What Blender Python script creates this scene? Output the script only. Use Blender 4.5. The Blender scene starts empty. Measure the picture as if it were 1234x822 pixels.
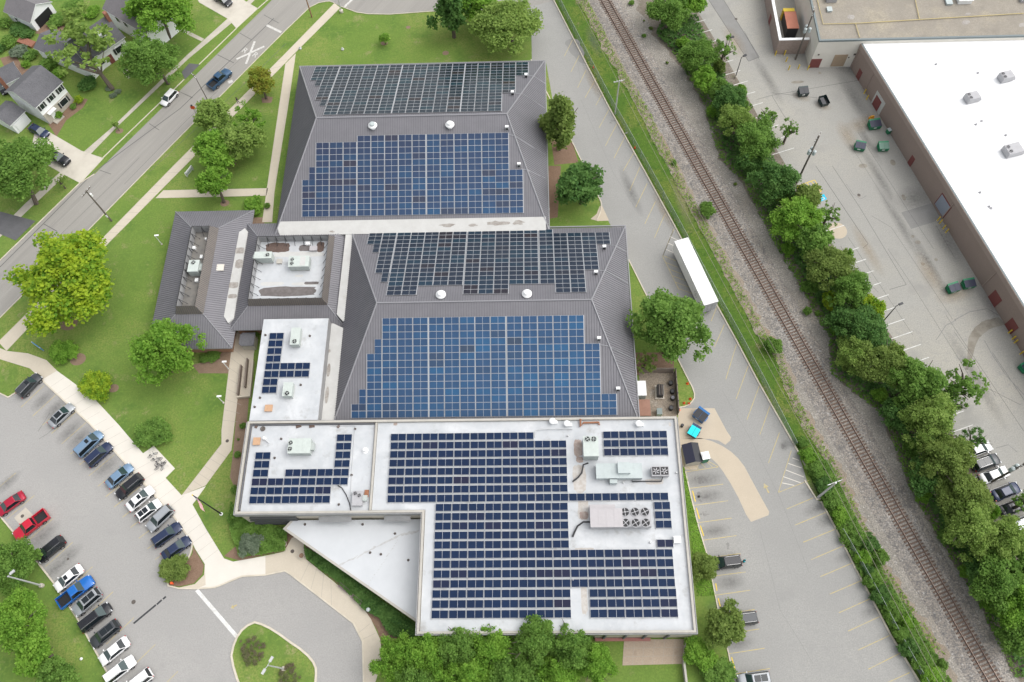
import bpy, math, random
import numpy as np
from mathutils import Vector, Matrix
random.seed(7); rng = np.random.default_rng(7)
SC = bpy.context.scene
COL = SC.collection

# ------------------------------------------------------------------ camera
F, TH, ROLL, CH, BE = 975.763, 0.439941, -0.070772, 126.784, 0.0624206   # focal px, tilt from nadir, roll, height, street-grid azimuth of the building
CX, CY = 617.0, 411.0
_r = np.array([1, 0, 0.]); _f = np.array([0, math.sin(TH), -math.cos(TH)]); _u = np.array([0, math.cos(TH), math.sin(TH)])
RR = math.cos(ROLL)*_r + math.sin(ROLL)*_u; UU = -math.sin(ROLL)*_r + math.cos(ROLL)*_u; FW = _f
cam = bpy.data.cameras.new('camera'); co = bpy.data.objects.new('camera', cam); COL.objects.link(co)
cam.sensor_fit = 'HORIZONTAL'; cam.sensor_width = 36; cam.lens = 36*F/1234; cam.clip_start = 1; cam.clip_end = 3000
co.matrix_world = Matrix(((RR[0], UU[0], -FW[0], 0), (RR[1], UU[1], -FW[1], 0), (RR[2], UU[2], -FW[2], CH), (0, 0, 0, 1)))
SC.camera = co

# ------------------------------------------------------------------ light
SUN_EL, SUN_AZ = 56, 8          # degrees; azimuth counted from +X towards +Y
w = bpy.data.worlds.new('World'); SC.world = w; w.use_nodes = True
nt = w.node_tree; bg = nt.nodes['Background']
sky = nt.nodes.new('ShaderNodeTexSky'); sky.sky_type = 'NISHITA'; sky.sun_disc = False
sky.sun_elevation = math.radians(SUN_EL); sky.sun_rotation = math.radians(90 - SUN_AZ)
sky.air_density = 0.8; sky.dust_density = 4.0; sky.ozone_density = 0.6; sky.altitude = 200
hs = nt.nodes.new('ShaderNodeHueSaturation'); hs.inputs['Saturation'].default_value = .25      # thin overcast: the sky is nearly white
nt.links.new(sky.outputs[0], hs.inputs['Color']); nt.links.new(hs.outputs[0], bg.inputs[0]); bg.inputs[1].default_value = 0.15
sl = bpy.data.lights.new('sun', 'SUN'); so = bpy.data.objects.new('sun', sl); COL.objects.link(so)
sl.energy = 1.3; sl.angle = math.radians(105); sl.color = (1.0, 0.965, 0.92)
d = Vector((math.cos(math.radians(SUN_AZ))*math.cos(math.radians(SUN_EL)), math.sin(math.radians(SUN_AZ))*math.cos(math.radians(SUN_EL)), math.sin(math.radians(SUN_EL))))
so.rotation_euler = d.to_track_quat('Z', 'Y').to_euler(); so.location = (0, 0, 200)
SC.view_settings.view_transform = 'Standard'; SC.view_settings.look = 'None'
SC.view_settings.exposure = 0.6; SC.view_settings.gamma = 1.0; SC.view_settings.use_curve_mapping = False
SC.cycles.max_bounces = 6; SC.cycles.transparent_max_bounces = 8; SC.cycles.use_denoising = True

# ------------------------------------------------------------------ geometry helpers
EWv = Vector((math.cos(BE), -math.sin(BE), 0)); NSv = Vector((math.sin(BE), math.cos(BE), 0))
def G(x, y, z=0.0):                       # where the sight line through photo point (x, y) meets height z
    dd = RR*((x-CX)/F) - UU*((y-CY)/F) + FW
    s = (z-CH)/dd[2]
    return Vector((dd[0]*s, dd[1]*s, z))
def W(u, v, z=0.0):                       # building grid -> world
    p = EWv*u + NSv*v; return Vector((p.x, p.y, z))
def UV(x, y, z=0.0):
    p = G(x, y, z); return p.dot(EWv), p.dot(NSv)
def heading(x0, y0, x1, y1, z=0):
    a = G(x1, y1, z)-G(x0, y0, z); return math.atan2(a.y, a.x)

class MB:
    def __init__(s): s.v = []; s.f = []; s.m = []
    def face(s, pts, m=0):
        i = len(s.v); s.v += [tuple(p) for p in pts]; s.f.append(tuple(range(i, i+len(pts)))); s.m.append(m)
    def prism(s, poly, z0, z1, m=0, mt=None, bottom=False):
        n = len(poly)
        ar = sum(poly[k][0]*poly[(k+1) % n][1]-poly[(k+1) % n][0]*poly[k][1] for k in range(n))
        if ar < 0: poly = poly[::-1]
        i = len(s.v)
        s.v += [(p[0], p[1], z0) for p in poly] + [(p[0], p[1], z1) for p in poly]
        for k in range(n):
            j = (k+1) % n; s.f.append((i+k, i+j, i+n+j, i+n+k)); s.m.append(m)
        s.f.append(tuple(range(i+n, i+2*n))); s.m.append(m if mt is None else mt)
        if bottom: s.f.append(tuple(range(i+n-1, i-1, -1))); s.m.append(m)
    def box(s, c, size, rot=0, m=0, axis=None):     # c = centre of the base
        x, y, z = c; a, b, h = size; ca, sa = math.cos(rot), math.sin(rot)
        poly = [(x+ca*px-sa*py, y+sa*px+ca*py) for px, py in ((-a/2, -b/2), (a/2, -b/2), (a/2, b/2), (-a/2, b/2))]
        s.prism(poly, z, z+h, m, bottom=True)
    def sheet(s, poly, z, m=0):
        n = len(poly)
        ar = sum(poly[k][0]*poly[(k+1) % n][1]-poly[(k+1) % n][0]*poly[k][1] for k in range(n))
        if ar < 0: poly = poly[::-1]
        s.face([(p[0], p[1], z) for p in poly], m)
    def tube(s, pts, r, n=8, m=0, cap=True):
        pts = [Vector(p) for p in pts]; rs = r if isinstance(r, (list, tuple)) else [r]*len(pts)
        base = len(s.v); up = Vector((0, 0, 1)); prev = None
        for k, p in enumerate(pts):
            t = (pts[min(k+1, len(pts)-1)]-pts[max(k-1, 0)]).normalized()
            if prev is None:
                a = t.cross(up if abs(t.z) < .9 else Vector((1, 0, 0))).normalized()
            else:
                a = (prev - t*prev.dot(t)).normalized()
            prev = a; b = t.cross(a)
            for q in range(n):
                an = 2*math.pi*q/n; s.v.append(tuple(p+(a*math.cos(an)+b*math.sin(an))*rs[k]))
        for k in range(len(pts)-1):
            for q in range(n):
                q2 = (q+1) % n
                s.f.append((base+k*n+q, base+k*n+q2, base+(k+1)*n+q2, base+(k+1)*n+q)); s.m.append(m)
        if cap:
            s.f.append(tuple(base+q for q in range(n-1, -1, -1))); s.m.append(m)
            e = base+(len(pts)-1)*n; s.f.append(tuple(e+q for q in range(n))); s.m.append(m)
    def lathe(s, c, prof, n=16, m=0):               # prof: (radius, z)
        c = Vector(c); i = len(s.v)
        for r, z in prof:
            for q in range(n):
                an = 2*math.pi*q/n; s.v.append((c.x+r*math.cos(an), c.y+r*math.sin(an), c.z+z))
        for k in range(len(prof)-1):
            for q in range(n):
                q2 = (q+1) % n; s.f.append((i+k*n+q, i+k*n+q2, i+(k+1)*n+q2, i+(k+1)*n+q)); s.m.append(m)
        s.f.append(tuple(i+(len(prof)-1)*n+q for q in range(n))); s.m.append(m)
    def disc(s, c, r, n=20, m=0, ry=None, rot=0):
        ry = ry or r; ca, sa = math.cos(rot), math.sin(rot)
        s.face([(c[0]+ca*r*math.cos(2*math.pi*k/n)-sa*ry*math.sin(2*math.pi*k/n), c[1]+sa*r*math.cos(2*math.pi*k/n)+ca*ry*math.sin(2*math.pi*k/n), c[2]) for k in range(n)], m)
    def strip(s, pts, width, z, m=0, closed=False):  # flat painted line
        for a, b in zip(pts[:-1], pts[1:]):
            a = Vector((a[0], a[1], 0)); b = Vector((b[0], b[1], 0)); t = (b-a).normalized(); nn = Vector((-t.y, t.x, 0))*width/2
            s.face([tuple(q[:2])+(z,) for q in (a-nn, b-nn, b+nn, a+nn)], m)
    def ribbon(s, pts, width, z0, z1, m=0):          # kerb-like solid along a polyline (mitred)
        P = [Vector((p[0], p[1], 0)) for p in pts]; L = []; Rr = []
        for k, p in enumerate(P):
            t1 = (P[k]-P[k-1]).normalized() if k else (P[1]-P[0]).normalized()
            t2 = (P[k+1]-P[k]).normalized() if k < len(P)-1 else t1
            t = (t1+t2).normalized(); nn = Vector((-t.y, t.x, 0)); c = max(.5, nn.dot(Vector((-t1.y, t1.x, 0))))
            L.append(p+nn*width/2/c); Rr.append(p-nn*width/2/c)
        for k in range(len(P)-1):
            a, b, c, e = Rr[k], Rr[k+1], L[k+1], L[k]
            s.face([(a.x, a.y, z1), (b.x, b.y, z1), (c.x, c.y, z1), (e.x, e.y, z1)], m)
            s.face([(a.x, a.y, z0), (b.x, b.y, z0), (b.x, b.y, z1), (a.x, a.y, z1)], m)
            s.face([(c.x, c.y, z0), (e.x, e.y, z0), (e.x, e.y, z1), (c.x, c.y, z1)], m)
        for a, c in ((Rr[0], L[0]), (L[-1], Rr[-1])):
            s.face([(c.x, c.y, z0), (a.x, a.y, z0), (a.x, a.y, z1), (c.x, c.y, z1)], m)
    def build(s, name, mats, parent=None, origin=None, local=False, smooth=False, objmat=False):
        mats = mats if isinstance(mats, (list, tuple)) else [mats]
        V = s.v
        if parent is not None and not local:
            inv = parent.matrix_basis.inverted(); V = [tuple(inv @ Vector(p)) for p in V]
        me = bpy.data.meshes.new(name)
        ob_loc = None
        if parent is None and not local:
            if origin is None:
                xs = [p[0] for p in V]; ys = [p[1] for p in V]; zs = [p[2] for p in V]
                origin = ((min(xs)+max(xs))/2, (min(ys)+max(ys))/2, min(zs))
            V = [(p[0]-origin[0], p[1]-origin[1], p[2]-origin[2]) for p in V]; ob_loc = origin
        me.from_pydata(V, [], s.f); me.update()
        me.polygons.foreach_set('material_index', s.m)
        if smooth: me.polygons.foreach_set('use_smooth', [True]*len(s.f))
        for mm in mats: me.materials.append(mm)
        o = bpy.data.objects.new(name, me); COL.objects.link(o)
        if ob_loc: o.location = ob_loc
        if parent is not None: o.parent = parent
        return o

def tag(o, label, cat, group=None):
    o['label'] = label; o['category'] = cat
    if group: o['group'] = group
    return o
def thing(name, label, cat, loc=(0, 0, 0), rotz=0.0, group=None):
    o = bpy.data.objects.new(name, None); COL.objects.link(o); o.location = loc; o.rotation_euler = (0, 0, rotz)
    o.empty_display_size = .3
    o.matrix_basis = Matrix.Translation(Vector(loc)) @ Matrix.Rotation(rotz, 4, 'Z')
    return tag(o, label, cat, group)
def structure(o): o['kind'] = 'structure'; return o
def stuff(o): o['kind'] = 'stuff'; return o
KIDS = {}
def dup(root, loc=None, rotz=None, label=None, group=None, scale=None, swap=None):
    def cp(o, par):
        c = o.copy(); COL.objects.link(c)
        if par is not None: c.parent = par
        if swap and c.type == 'MESH':
            for i, sm in enumerate(c.material_slots):
                if sm.material and sm.material.name in swap:
                    nm = swap[sm.material.name]; sm.link = 'OBJECT'; sm.material = nm
        for ch in list(o.children):
            cp(ch, c)
        return c
    r = cp(root, None)
    if loc is not None: r.location = loc
    if rotz is not None: r.rotation_euler = (0, 0, rotz)
    if scale is not None: r.scale = scale
    if label: r['label'] = label
    if group: r['group'] = group
    return r

# ------------------------------------------------------------------ materials
MATS = {}
def mat(name, col, rough=.8, var=None, scale=1.0, bump=0.0, bscale=None, metal=0.0, spec=None, coords='pos', patches=None, fine=None, objrand=None, coat=0, rot=0.0, stretch=None):
    """procedural principled material. var: second colour blended by noise; patches: (colour, scale, lo, hi); fine: (colour, scale, amount)"""
    m = bpy.data.materials.new(name); m.use_nodes = True; MATS[name] = m
    N = m.node_tree.nodes; Lk = m.node_tree.links; b = N['Principled BSDF']
    b.inputs['Roughness'].default_value = rough; b.inputs['Metallic'].default_value = metal
    if spec is not None: b.inputs['Specular IOR Level'].default_value = spec
    if coat: b.inputs['Coat Weight'].default_value = coat; b.inputs['Coat Roughness'].default_value = .05
    c4 = tuple(col)+(1,)
    if coords == 'pos':
        vec = N.new('ShaderNodeNewGeometry').outputs['Position']
    else:
        vec = N.new('ShaderNodeTexCoord').outputs['Object']
    if rot or stretch:
        mp = N.new('ShaderNodeMapping'); Lk.new(vec, mp.inputs[0]); mp.inputs['Rotation'].default_value = (0, 0, rot)
        m2 = N.new('ShaderNodeMapping'); Lk.new(mp.outputs[0], m2.inputs[0]); m2.inputs['Scale'].default_value = stretch or (1, 1, 1)
        vec2 = m2.outputs[0]
    else: vec2 = vec
    cur = N.new('ShaderNodeRGB'); cur.outputs[0].default_value = c4; cur = cur.outputs[0]
    def mix(fac, c2, blend='MIX'):
        nonlocal cur
        x = N.new('ShaderNodeMix'); x.data_type = 'RGBA'; x.blend_type = blend
        if isinstance(fac, float): x.inputs[0].default_value = fac
        else: Lk.new(fac, x.inputs[0])
        Lk.new(cur, x.inputs[6])
        if isinstance(c2, tuple): x.inputs[7].default_value = c2+(1,)
        else: Lk.new(c2, x.inputs[7])
        cur = x.outputs[2]
    def noise(sc, detail=4, v=None, rough=.6):
        n = N.new('ShaderNodeTexNoise'); n.inputs['Scale'].default_value = sc; n.inputs['Detail'].default_value = detail; n.inputs['Roughness'].default_value = rough
        Lk.new(v if v is not None else vec, n.inputs['Vector']); return n.outputs[0]
    def ramp(o, lo, hi):
        r = N.new('ShaderNodeMapRange'); r.inputs[1].default_value = lo; r.inputs[2].default_value = hi; Lk.new(o, r.inputs[0]); return r.outputs[0]
    if var is not None: mix(ramp(noise(scale, 6, vec2, .68), .38, .62), tuple(var))
    for p in (patches or []): mix(ramp(noise(p[1], p[4] if len(p) > 4 else 3, vec2), p[2], p[3]), tuple(p[0]))
    if fine: mix(ramp(noise(fine[1], 3), .5-fine[2], .5+fine[2]), tuple(fine[0]))
    if objrand is not None:
        oi = N.new('ShaderNodeObjectInfo'); mix(ramp(oi.outputs['Random'], objrand[1], objrand[2]), tuple(objrand[0]))
    Lk.new(cur, b.inputs['Base Color'])
    if bump:
        bp = N.new('ShaderNodeBump'); bp.inputs['Strength'].default_value = bump; bp.inputs['Distance'].default_value = .05
        Lk.new(noise(bscale or scale*6, 3), bp.inputs['Height']); Lk.new(bp.outputs[0], b.inputs['Normal'])
    return m

M = {}
M['grass'] = mat('lawn_grass', (.178, .258, .057), 1, var=(.135, .222, .047), scale=.22, bump=.6, bscale=9, spec=.1,
                 patches=[((.255, .292, .084), .05, .47, .6, 5), ((.092, .175, .038), .13, .53, .64, 5), ((.122, .205, .043), .6, .54, .66, 5), ((.31, .285, .14), .3, .58, .68, 7), ((.17, .265, .055), 1.6, .5, .62, 4)], fine=((.12, .19, .042), 3.5, .2))
M['rough_grass'] = mat('strip_grass', (.115, .195, .032), 1, var=(.075, .155, .026), scale=.5, bump=.8, bscale=7, spec=.1,
                 patches=[((.18, .215, .05), .12, .5, .62, 6), ((.05, .115, .02), 1.1, .53, .64, 5), ((.23, .205, .10), .35, .59, .7, 6)], fine=((.06, .108, .02), 3.5, .18))
M['asphalt'] = mat('lot_asphalt', (.345, .343, .326), .9, var=(.315, .313, .298), scale=.12, bump=.25, bscale=14, spec=.25,
                 patches=[((.385, .378, .352), .035, .5, .66, 6), ((.29, .288, .276), .22, .6, .74, 6), ((.31, .308, .294), 1.1, .52, .7, 4)], fine=((.265, .263, .25), 5, .24))
M['asphalt_w'] = mat('west_lot_asphalt', (.365, .358, .342), .9, var=(.34, .333, .32), scale=.09, bump=.25, bscale=14, spec=.25,
                 patches=[((.395, .385, .365), .04, .5, .66, 6), ((.315, .31, .298), .3, .61, .74, 6), ((.335, .33, .316), 1.1, .52, .7, 4)], fine=((.29, .285, .274), 5, .24))
M['street'] = mat('street_pavement', (.36, .345, .315), .9, var=(.31, .298, .275), scale=.5, bump=.25, bscale=12, spec=.25, rot=-heading(100, 284, 310, 71), stretch=(.05, 1.5, 1),
                 patches=[((.25, .24, .225), .45, .52, .7, 4), ((.41, .395, .365), .9, .55, .7, 3)], fine=((.25, .24, .22), 8, .32))
M['far_lot'] = mat('far_lot_concrete', (.375, .37, .34), .9, var=(.335, .33, .305), scale=.06, bump=.2, bscale=12, spec=.25,
                 patches=[((.43, .41, .35), .03, .48, .64, 6), ((.285, .28, .26), .16, .57, .72, 7), ((.33, .325, .3), .9, .54, .7, 4)], fine=((.28, .275, .255), 5, .22))
M['concrete'] = mat('walk_concrete', (.60, .54, .44), .9, var=(.55, .495, .40), scale=.5, bump=.15, bscale=16, spec=.25, patches=[((.46, .41, .33), .35, .66, .82, 4)], fine=((.48, .43, .35), 9, .4))
M['concrete_new'] = mat('new_walk_concrete', (.70, .665, .595), .9, var=(.64, .605, .54), scale=.3, bump=.1, bscale=16, spec=.25, fine=((.62, .59, .53), 9, .42))
M['concrete_old'] = mat('house_walk_concrete', (.52, .48, .41), .9, var=(.43, .40, .34), scale=.4, bump=.15, bscale=16, spec=.25)
M['drive_concrete'] = mat('driveway_concrete', (.555, .52, .45), .9, var=(.50, .465, .40), scale=.4, bump=.1, bscale=14, spec=.25, patches=[((.43, .40, .345), .4, .6, .75, 6)])
M['apron'] = mat('drive_apron_concrete', (.545, .475, .37), .9, var=(.50, .435, .34), scale=.4, bump=.12, bscale=14, spec=.25, patches=[((.42, .36, .28), .25, .64, .8, 5)], fine=((.43, .37, .29), 8, .4))
M['black_drive'] = mat('driveway_asphalt', (.12, .12, .125), .9, var=(.10, .10, .105), scale=.6, bump=.2, bscale=14)
M['gravel'] = mat('track_ballast', (.425, .378, .325), 1, var=(.315, .28, .24), scale=.5, bump=1, bscale=6, spec=.1,
                 patches=[((.43, .40, .36), .12, .5, .68, 6), ((.20, .19, .18), 1.6, .53, .66, 4), ((.52, .50, .47), 2.3, .57, .68, 3)], fine=((.15, .145, .14), 4.5, .16))
M['gravel_pale'] = mat('shoulder_gravel', (.42, .388, .338), 1, var=(.315, .29, .25), scale=.35, bump=.8, bscale=5, spec=.1,
                 patches=[((.40, .345, .275), .09, .54, .7, 6), ((.25, .235, .21), 1.1, .55, .7, 5), ((.52, .50, .46), 2.1, .57, .68, 3)], fine=((.19, .18, .165), 4.5, .16))
M['tan_dirt'] = mat('shoulder_dirt', (.375, .32, .255), 1, var=(.31, .265, .215), scale=.6, bump=.8, bscale=5, spec=.1, patches=[((.36, .27, .19), .22, .5, .68, 6), ((.42, .39, .345), .5, .54, .68, 5), ((.23, .2, .16), 1.5, .56, .7, 4)], fine=((.2, .17, .135), 4.5, .2))
M['mulch'] = mat('bed_mulch', (.20, .13, .09), 1, var=(.15, .095, .065), scale=1.4, bump=.8, bscale=10, spec=.1, fine=((.26, .18, .13), 6, .3))
M['litter'] = mat('leaf_litter_gravel', (.275, .245, .205), 1, var=(.21, .18, .145), scale=.5, bump=.8, bscale=6, spec=.1, patches=[((.35, .325, .29), .2, .5, .66, 6), ((.14, .115, .09), 1.2, .55, .7, 5), ((.09, .13, .035), .35, .62, .72, 6)], fine=((.15, .13, .105), 4.5, .18))
M['mulch_pale'] = mat('planting_soil', (.30, .22, .16), 1, var=(.25, .18, .13), scale=1.0, bump=.8, bscale=10, spec=.1, fine=((.2, .14, .1), 6, .3))
M['yellow_paint'] = mat('worn_yellow_paint', (.50, .40, .16), .8, var=(.40, .36, .25), scale=2.0)
M['white_paint'] = mat('lot_white_paint', (.70, .70, .68), .8, var=(.52, .515, .49), scale=1.2)
M['worn_white'] = mat('worn_road_paint', (.62, .61, .58), .8, var=(.48, .47, .44), scale=2.5, patches=[((.38, .37, .345), 3, .56, .68, 4)])
M['yellow_bright'] = mat('safety_yellow', (.72, .52, .03), .6, var=(.62, .46, .05), scale=2)
M['kerb'] = mat('kerb_concrete', (.60, .55, .45), .9, var=(.5, .455, .37), scale=.6, bump=.1, bscale=12)
M['joint'] = mat('pavement_joint_tar', (.36, .33, .28), 1)
M['tar'] = mat('crack_sealant', (.115, .113, .11), .9)
M['stain'] = mat('oil_stain', (.20, .195, .185), .9, var=(.26, .255, .245), scale=1.5)
M['damp'] = mat('damp_silt', (.205, .185, .15), .9, var=(.28, .26, .22), scale=.7)
M['patch'] = mat('asphalt_patch', (.285, .28, .27), .9, var=(.25, .245, .235), scale=.5, fine=((.2, .2, .19), 8, .3))
M['rail'] = mat('rusty_rail', (.13, .075, .055), .55, var=(.10, .06, .045), scale=3, metal=.3)
M['railhead'] = mat('worn_rail_head', (.34, .265, .22), .45, metal=.4)
M['tie'] = mat('creosote_tie', (.155, .10, .075), 1, var=(.22, .16, .125), scale=1.7, fine=((.1, .075, .06), 7, .3))
M['white_roof'] = mat('white_membrane', (.50, .52, .535), .7, var=(.44, .46, .475), scale=.3, spec=.3,
                 patches=[((.56, .575, .585), .16, .5, .64, 5), ((.35, .352, .345), .4, .59, .74, 7), ((.49, .505, .515), 1.3, .52, .66, 5)])
M['whiter_roof'] = mat('bright_membrane', (.86, .87, .87), .7, var=(.83, .84, .84), scale=.2, spec=.3)
M['canopy_white'] = mat('canopy_membrane', (.54, .56, .575), .7, var=(.51, .53, .545), scale=.3, spec=.3)
M['valley_roof'] = mat('weathered_valley_membrane', (.57, .57, .55), .8, var=(.48, .475, .455), scale=.6, spec=.3, patches=[((.40, .36, .30), .4, .64, .8, 5)], fine=((.5, .5, .48), 4, .42))
M['roof_dirt'] = mat('roof_silt', (.27, .245, .22), .95, var=(.38, .36, .33), scale=1.6)
M['ponding'] = mat('exposed_roof_felt', (.125, .085, .07), .95, var=(.17, .12, .10), scale=1.4, fine=((.09, .065, .055), 5, .3))
M['felt_grey'] = mat('grey_roof_felt', (.17, .155, .15), .95, var=(.13, .115, .11), scale=1.2)
M['coping'] = mat('beige_parapet_coping', (.44, .42, .375), .7, var=(.39, .375, .335), scale=.8)
M['coping_dark'] = mat('parapet_shadow_reglet', (.14, .145, .16), .8)  # dark trim colour shared by the parapet flashing and wall piers
M['grey_fascia'] = mat('grey_metal_fascia', (.30, .30, .30), .6, var=(.26, .26, .26), scale=.8)
M['metal_roof'] = mat('grey_standing_seam', (.19, .187, .202), .55, var=(.17, .168, .182), scale=.5, metal=.15, patches=[((.212, .206, .22), .12, .55, .75, 4)])
M['seam'] = mat('seam_rib', (.105, .105, .118), .6)  # ribs coloured darker than the roof, standing in for their weak shading
M['ridge_cap'] = mat('ridge_cap_metal', (.27, .27, .285), .5, metal=.2)
M['screen_clad'] = mat('bronze_screen_cladding', (.205, .18, .155), .6, var=(.18, .16, .14), scale=.6)
M['screen_back'] = mat('screen_back_galvanised', (.33, .335, .335), .6, var=(.25, .25, .255), scale=1.2)
M['dark_steel'] = mat('dark_steel', (.035, .036, .04), .5)
M['well_floor'] = mat('well_ribbed_floor', (.165, .16, .15), .8, var=(.23, .215, .19), scale=.5)
M['brick'] = mat('orange_brick', (.33, .19, .115), .9, var=(.28, .155, .095), scale=3, bump=.3, bscale=12)
M['beige_wall'] = mat('beige_wall_panel', (.50, .46, .38), .85, var=(.46, .42, .35), scale=.6)
M['louver'] = mat('dark_louver', (.075, .078, .08), .6)
M['red_trim'] = mat('red_wall_base', (.33, .15, .13), .8)
M['glass'] = mat('window_glass', (.02, .026, .03), .08, spec=.6)
M['cell'] = None
M['frame0'] = mat('aluminium_frame', (.62, .63, .64), .35, metal=.5)
M['rack'] = mat('galvanised_rail', (.42, .43, .445), .5, metal=.2)
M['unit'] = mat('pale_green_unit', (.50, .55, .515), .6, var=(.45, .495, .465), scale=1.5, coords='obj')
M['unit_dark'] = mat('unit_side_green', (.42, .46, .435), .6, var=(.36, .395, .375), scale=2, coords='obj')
M['unit_teal'] = mat('teal_duct_metal', (.44, .495, .49), .5, var=(.39, .44, .435), scale=1, coords='obj')
M['unit_grey'] = mat('grey_unit_metal', (.40, .40, .412), .5, var=(.36, .36, .37), scale=1, coords='obj')
M['unit_lilac'] = mat('lilac_grey_metal', (.43, .41, .418), .5, var=(.4, .382, .388), scale=1, coords='obj')
M['fan'] = mat('black_fan_blade', (.016, .016, .018), .6)
M['white_metal'] = mat('white_metal', (.80, .81, .80), .45)
M['galv'] = mat('galvanised_pole', (.52, .53, .53), .5, metal=.3, coords='obj')
M['wood_pole'] = mat('weathered_pole_wood', (.165, .145, .125), 1, var=(.11, .095, .08), scale=2, coords='obj')
M['wire'] = mat('line_wire', (.22, .20, .15), .6)
M['plywood'] = mat('plywood', (.52, .33, .20), .85, var=(.45, .28, .17), scale=3)
M['rust'] = mat('rusted_pipe', (.25, .10, .05), .9, var=(.33, .16, .09), scale=4)
M['hose'] = mat('black_duct', (.03, .03, .032), .6)
M['tyre'] = mat('tyre_rubber', (.018, .018, .019), .9)
M['rim'] = mat('alloy_rim', (.36, .36, .37), .35, metal=.7)
M['carglass'] = mat('tinted_car_glass', (.012, .017, .02), .04, spec=.7)
M['windscreen'] = mat('car_windscreen', (.03, .055, .055), .04, spec=.7)
M['trim'] = mat('black_trim', (.015, .015, .016), .6)
M['chrome'] = mat('bright_trim', (.6, .6, .6), .2, metal=.8)
M['lamp_white'] = mat('headlamp_lens', (.75, .77, .78), .1)
M['lamp_red'] = mat('tail_lamp_lens', (.40, .012, .012), .15)
M['shingle'] = mat('charcoal_shingle', (.10, .10, .108), .95, var=(.07, .07, .078), scale=.7, bump=.4, bscale=8, fine=((.15, .15, .16), 5, .3))
M['shingle_brown'] = mat('brown_shingle', (.165, .155, .16), .95, var=(.13, .125, .13), scale=.6, bump=.4, bscale=8, fine=((.2, .19, .2), 5, .3))
M['siding'] = mat('white_siding', (.84, .85, .86), .7, var=(.80, .81, .825), scale=.8)
M['stone'] = mat('pale_stone_base', (.46, .43, .37), .9, var=(.40, .37, .32), scale=1.5)
M['brick_red'] = mat('chimney_brick', (.30, .135, .085), .9, var=(.24, .105, .07), scale=5)
M['wh_wall'] = mat('brown_block_wall', (.345, .27, .232), .95, var=(.32, .25, .215), scale=.35, fine=((.29, .225, .195), 4, .3))
M['wh_band'] = mat('brown_block_band', (.38, .30, .26), .95, var=(.35, .28, .24), scale=.35)
M['cream_wall'] = mat('cream_block_wall', (.72, .69, .62), .9, var=(.67, .64, .57), scale=.35)
M['annex_brick'] = mat('brown_brick', (.36, .285, .25), .95, var=(.30, .235, .205), scale=2.0, bump=.3, bscale=10)
M['gravel_roof'] = mat('weathered_gravel_roof', (.36, .33, .28), 1, var=(.29, .268, .23), scale=.3, bump=.4, bscale=7, patches=[((.44, .395, .30), .12, .5, .66, 7), ((.22, .205, .185), .2, .57, .72, 7)], fine=((.24, .215, .175), 4, .3))
M['yellow_pipe'] = mat('yellow_gas_pipe', (.52, .43, .20), .7)
M['edge_blue'] = mat('slate_roof_edge', (.165, .20, .205), .6)
M['red_door'] = mat('maroon_door', (.20, .06, .055), .7)
M['tan_door'] = mat('tan_roller_door', (.39, .30, .21), .8, var=(.36, .275, .19), scale=1.5)
M['orange_roof'] = mat('orange_container_roof', (.50, .20, .13), .8, var=(.44, .175, .115), scale=.8)
M['fence_net'] = None
M['green_bin'] = mat('green_dumpster_paint', (.012, .20, .085), .5, var=(.01, .165, .075), scale=1.5, coords='obj')
M['blue_bin'] = mat('blue_dumpster_paint', (.02, .16, .42), .5, var=(.02, .135, .36), scale=1.5, coords='obj')
M['navy_bin'] = mat('navy_dumpster_paint', (.02, .05, .11), .5, coords='obj')
M['black_bin'] = mat('dark_dumpster_paint', (.022, .045, .045), .5, var=(.018, .035, .036), scale=1.5, coords='obj')
M['cyan_lid'] = mat('cyan_plastic_lid', (.0, .66, .70), .5)
M['black_lid'] = mat('black_plastic_lid', (.03, .032, .038), .5)
M['navy_lid'] = mat('navy_plastic_lid', (.022, .026, .055), .5)
M['orange'] = mat('orange_plastic', (.75, .10, .02), .6)
M['trailer'] = mat('white_trailer_skin', (.80, .80, .79), .5, var=(.75, .75, .745), scale=.8, coords='obj')
M['bark'] = mat('tree_bark', (.13, .105, .085), 1, var=(.085, .07, .055), scale=3, coords='obj', bump=.4, bscale=10)
M['bench'] = mat('mauve_bench_slats', (.215, .155, .165), .8, var=(.18, .13, .14), scale=4, coords='obj')
M['skin'] = mat('skin', (.42, .26, .19), .6)
M['hair'] = mat('dark_hair', (.03, .022, .018), .7)
M['teal_cloth'] = mat('teal_shirt', (.0, .42, .48), .9)
M['dark_cloth'] = mat('dark_clothes', (.03, .033, .045), .9)
M['grey_cloth'] = mat('grey_clothes', (.22, .22, .24), .9)
M['flag_red'] = mat('flag_red', (.52, .03, .05), .8)
M['flag_white'] = mat('flag_white', (.8, .78, .77), .8)
M['flag_blue'] = mat('flag_blue', (.025, .045, .16), .8)
M['sign_blue'] = mat('blue_sign_face', (.04, .22, .42), .5)
M['terracotta'] = mat('terracotta_shed_roof', (.30, .17, .125), .9, var=(.26, .145, .105), scale=1)
M['fence_wood'] = mat('weathered_fence_wood', (.235, .195, .16), 1, var=(.19, .155, .13), scale=2)
M['iron'] = mat('cast_iron', (.10, .085, .075), .8)
M['cyan_paint'] = mat('cyan_symbol_paint', (.0, .46, .68), .8)

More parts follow.
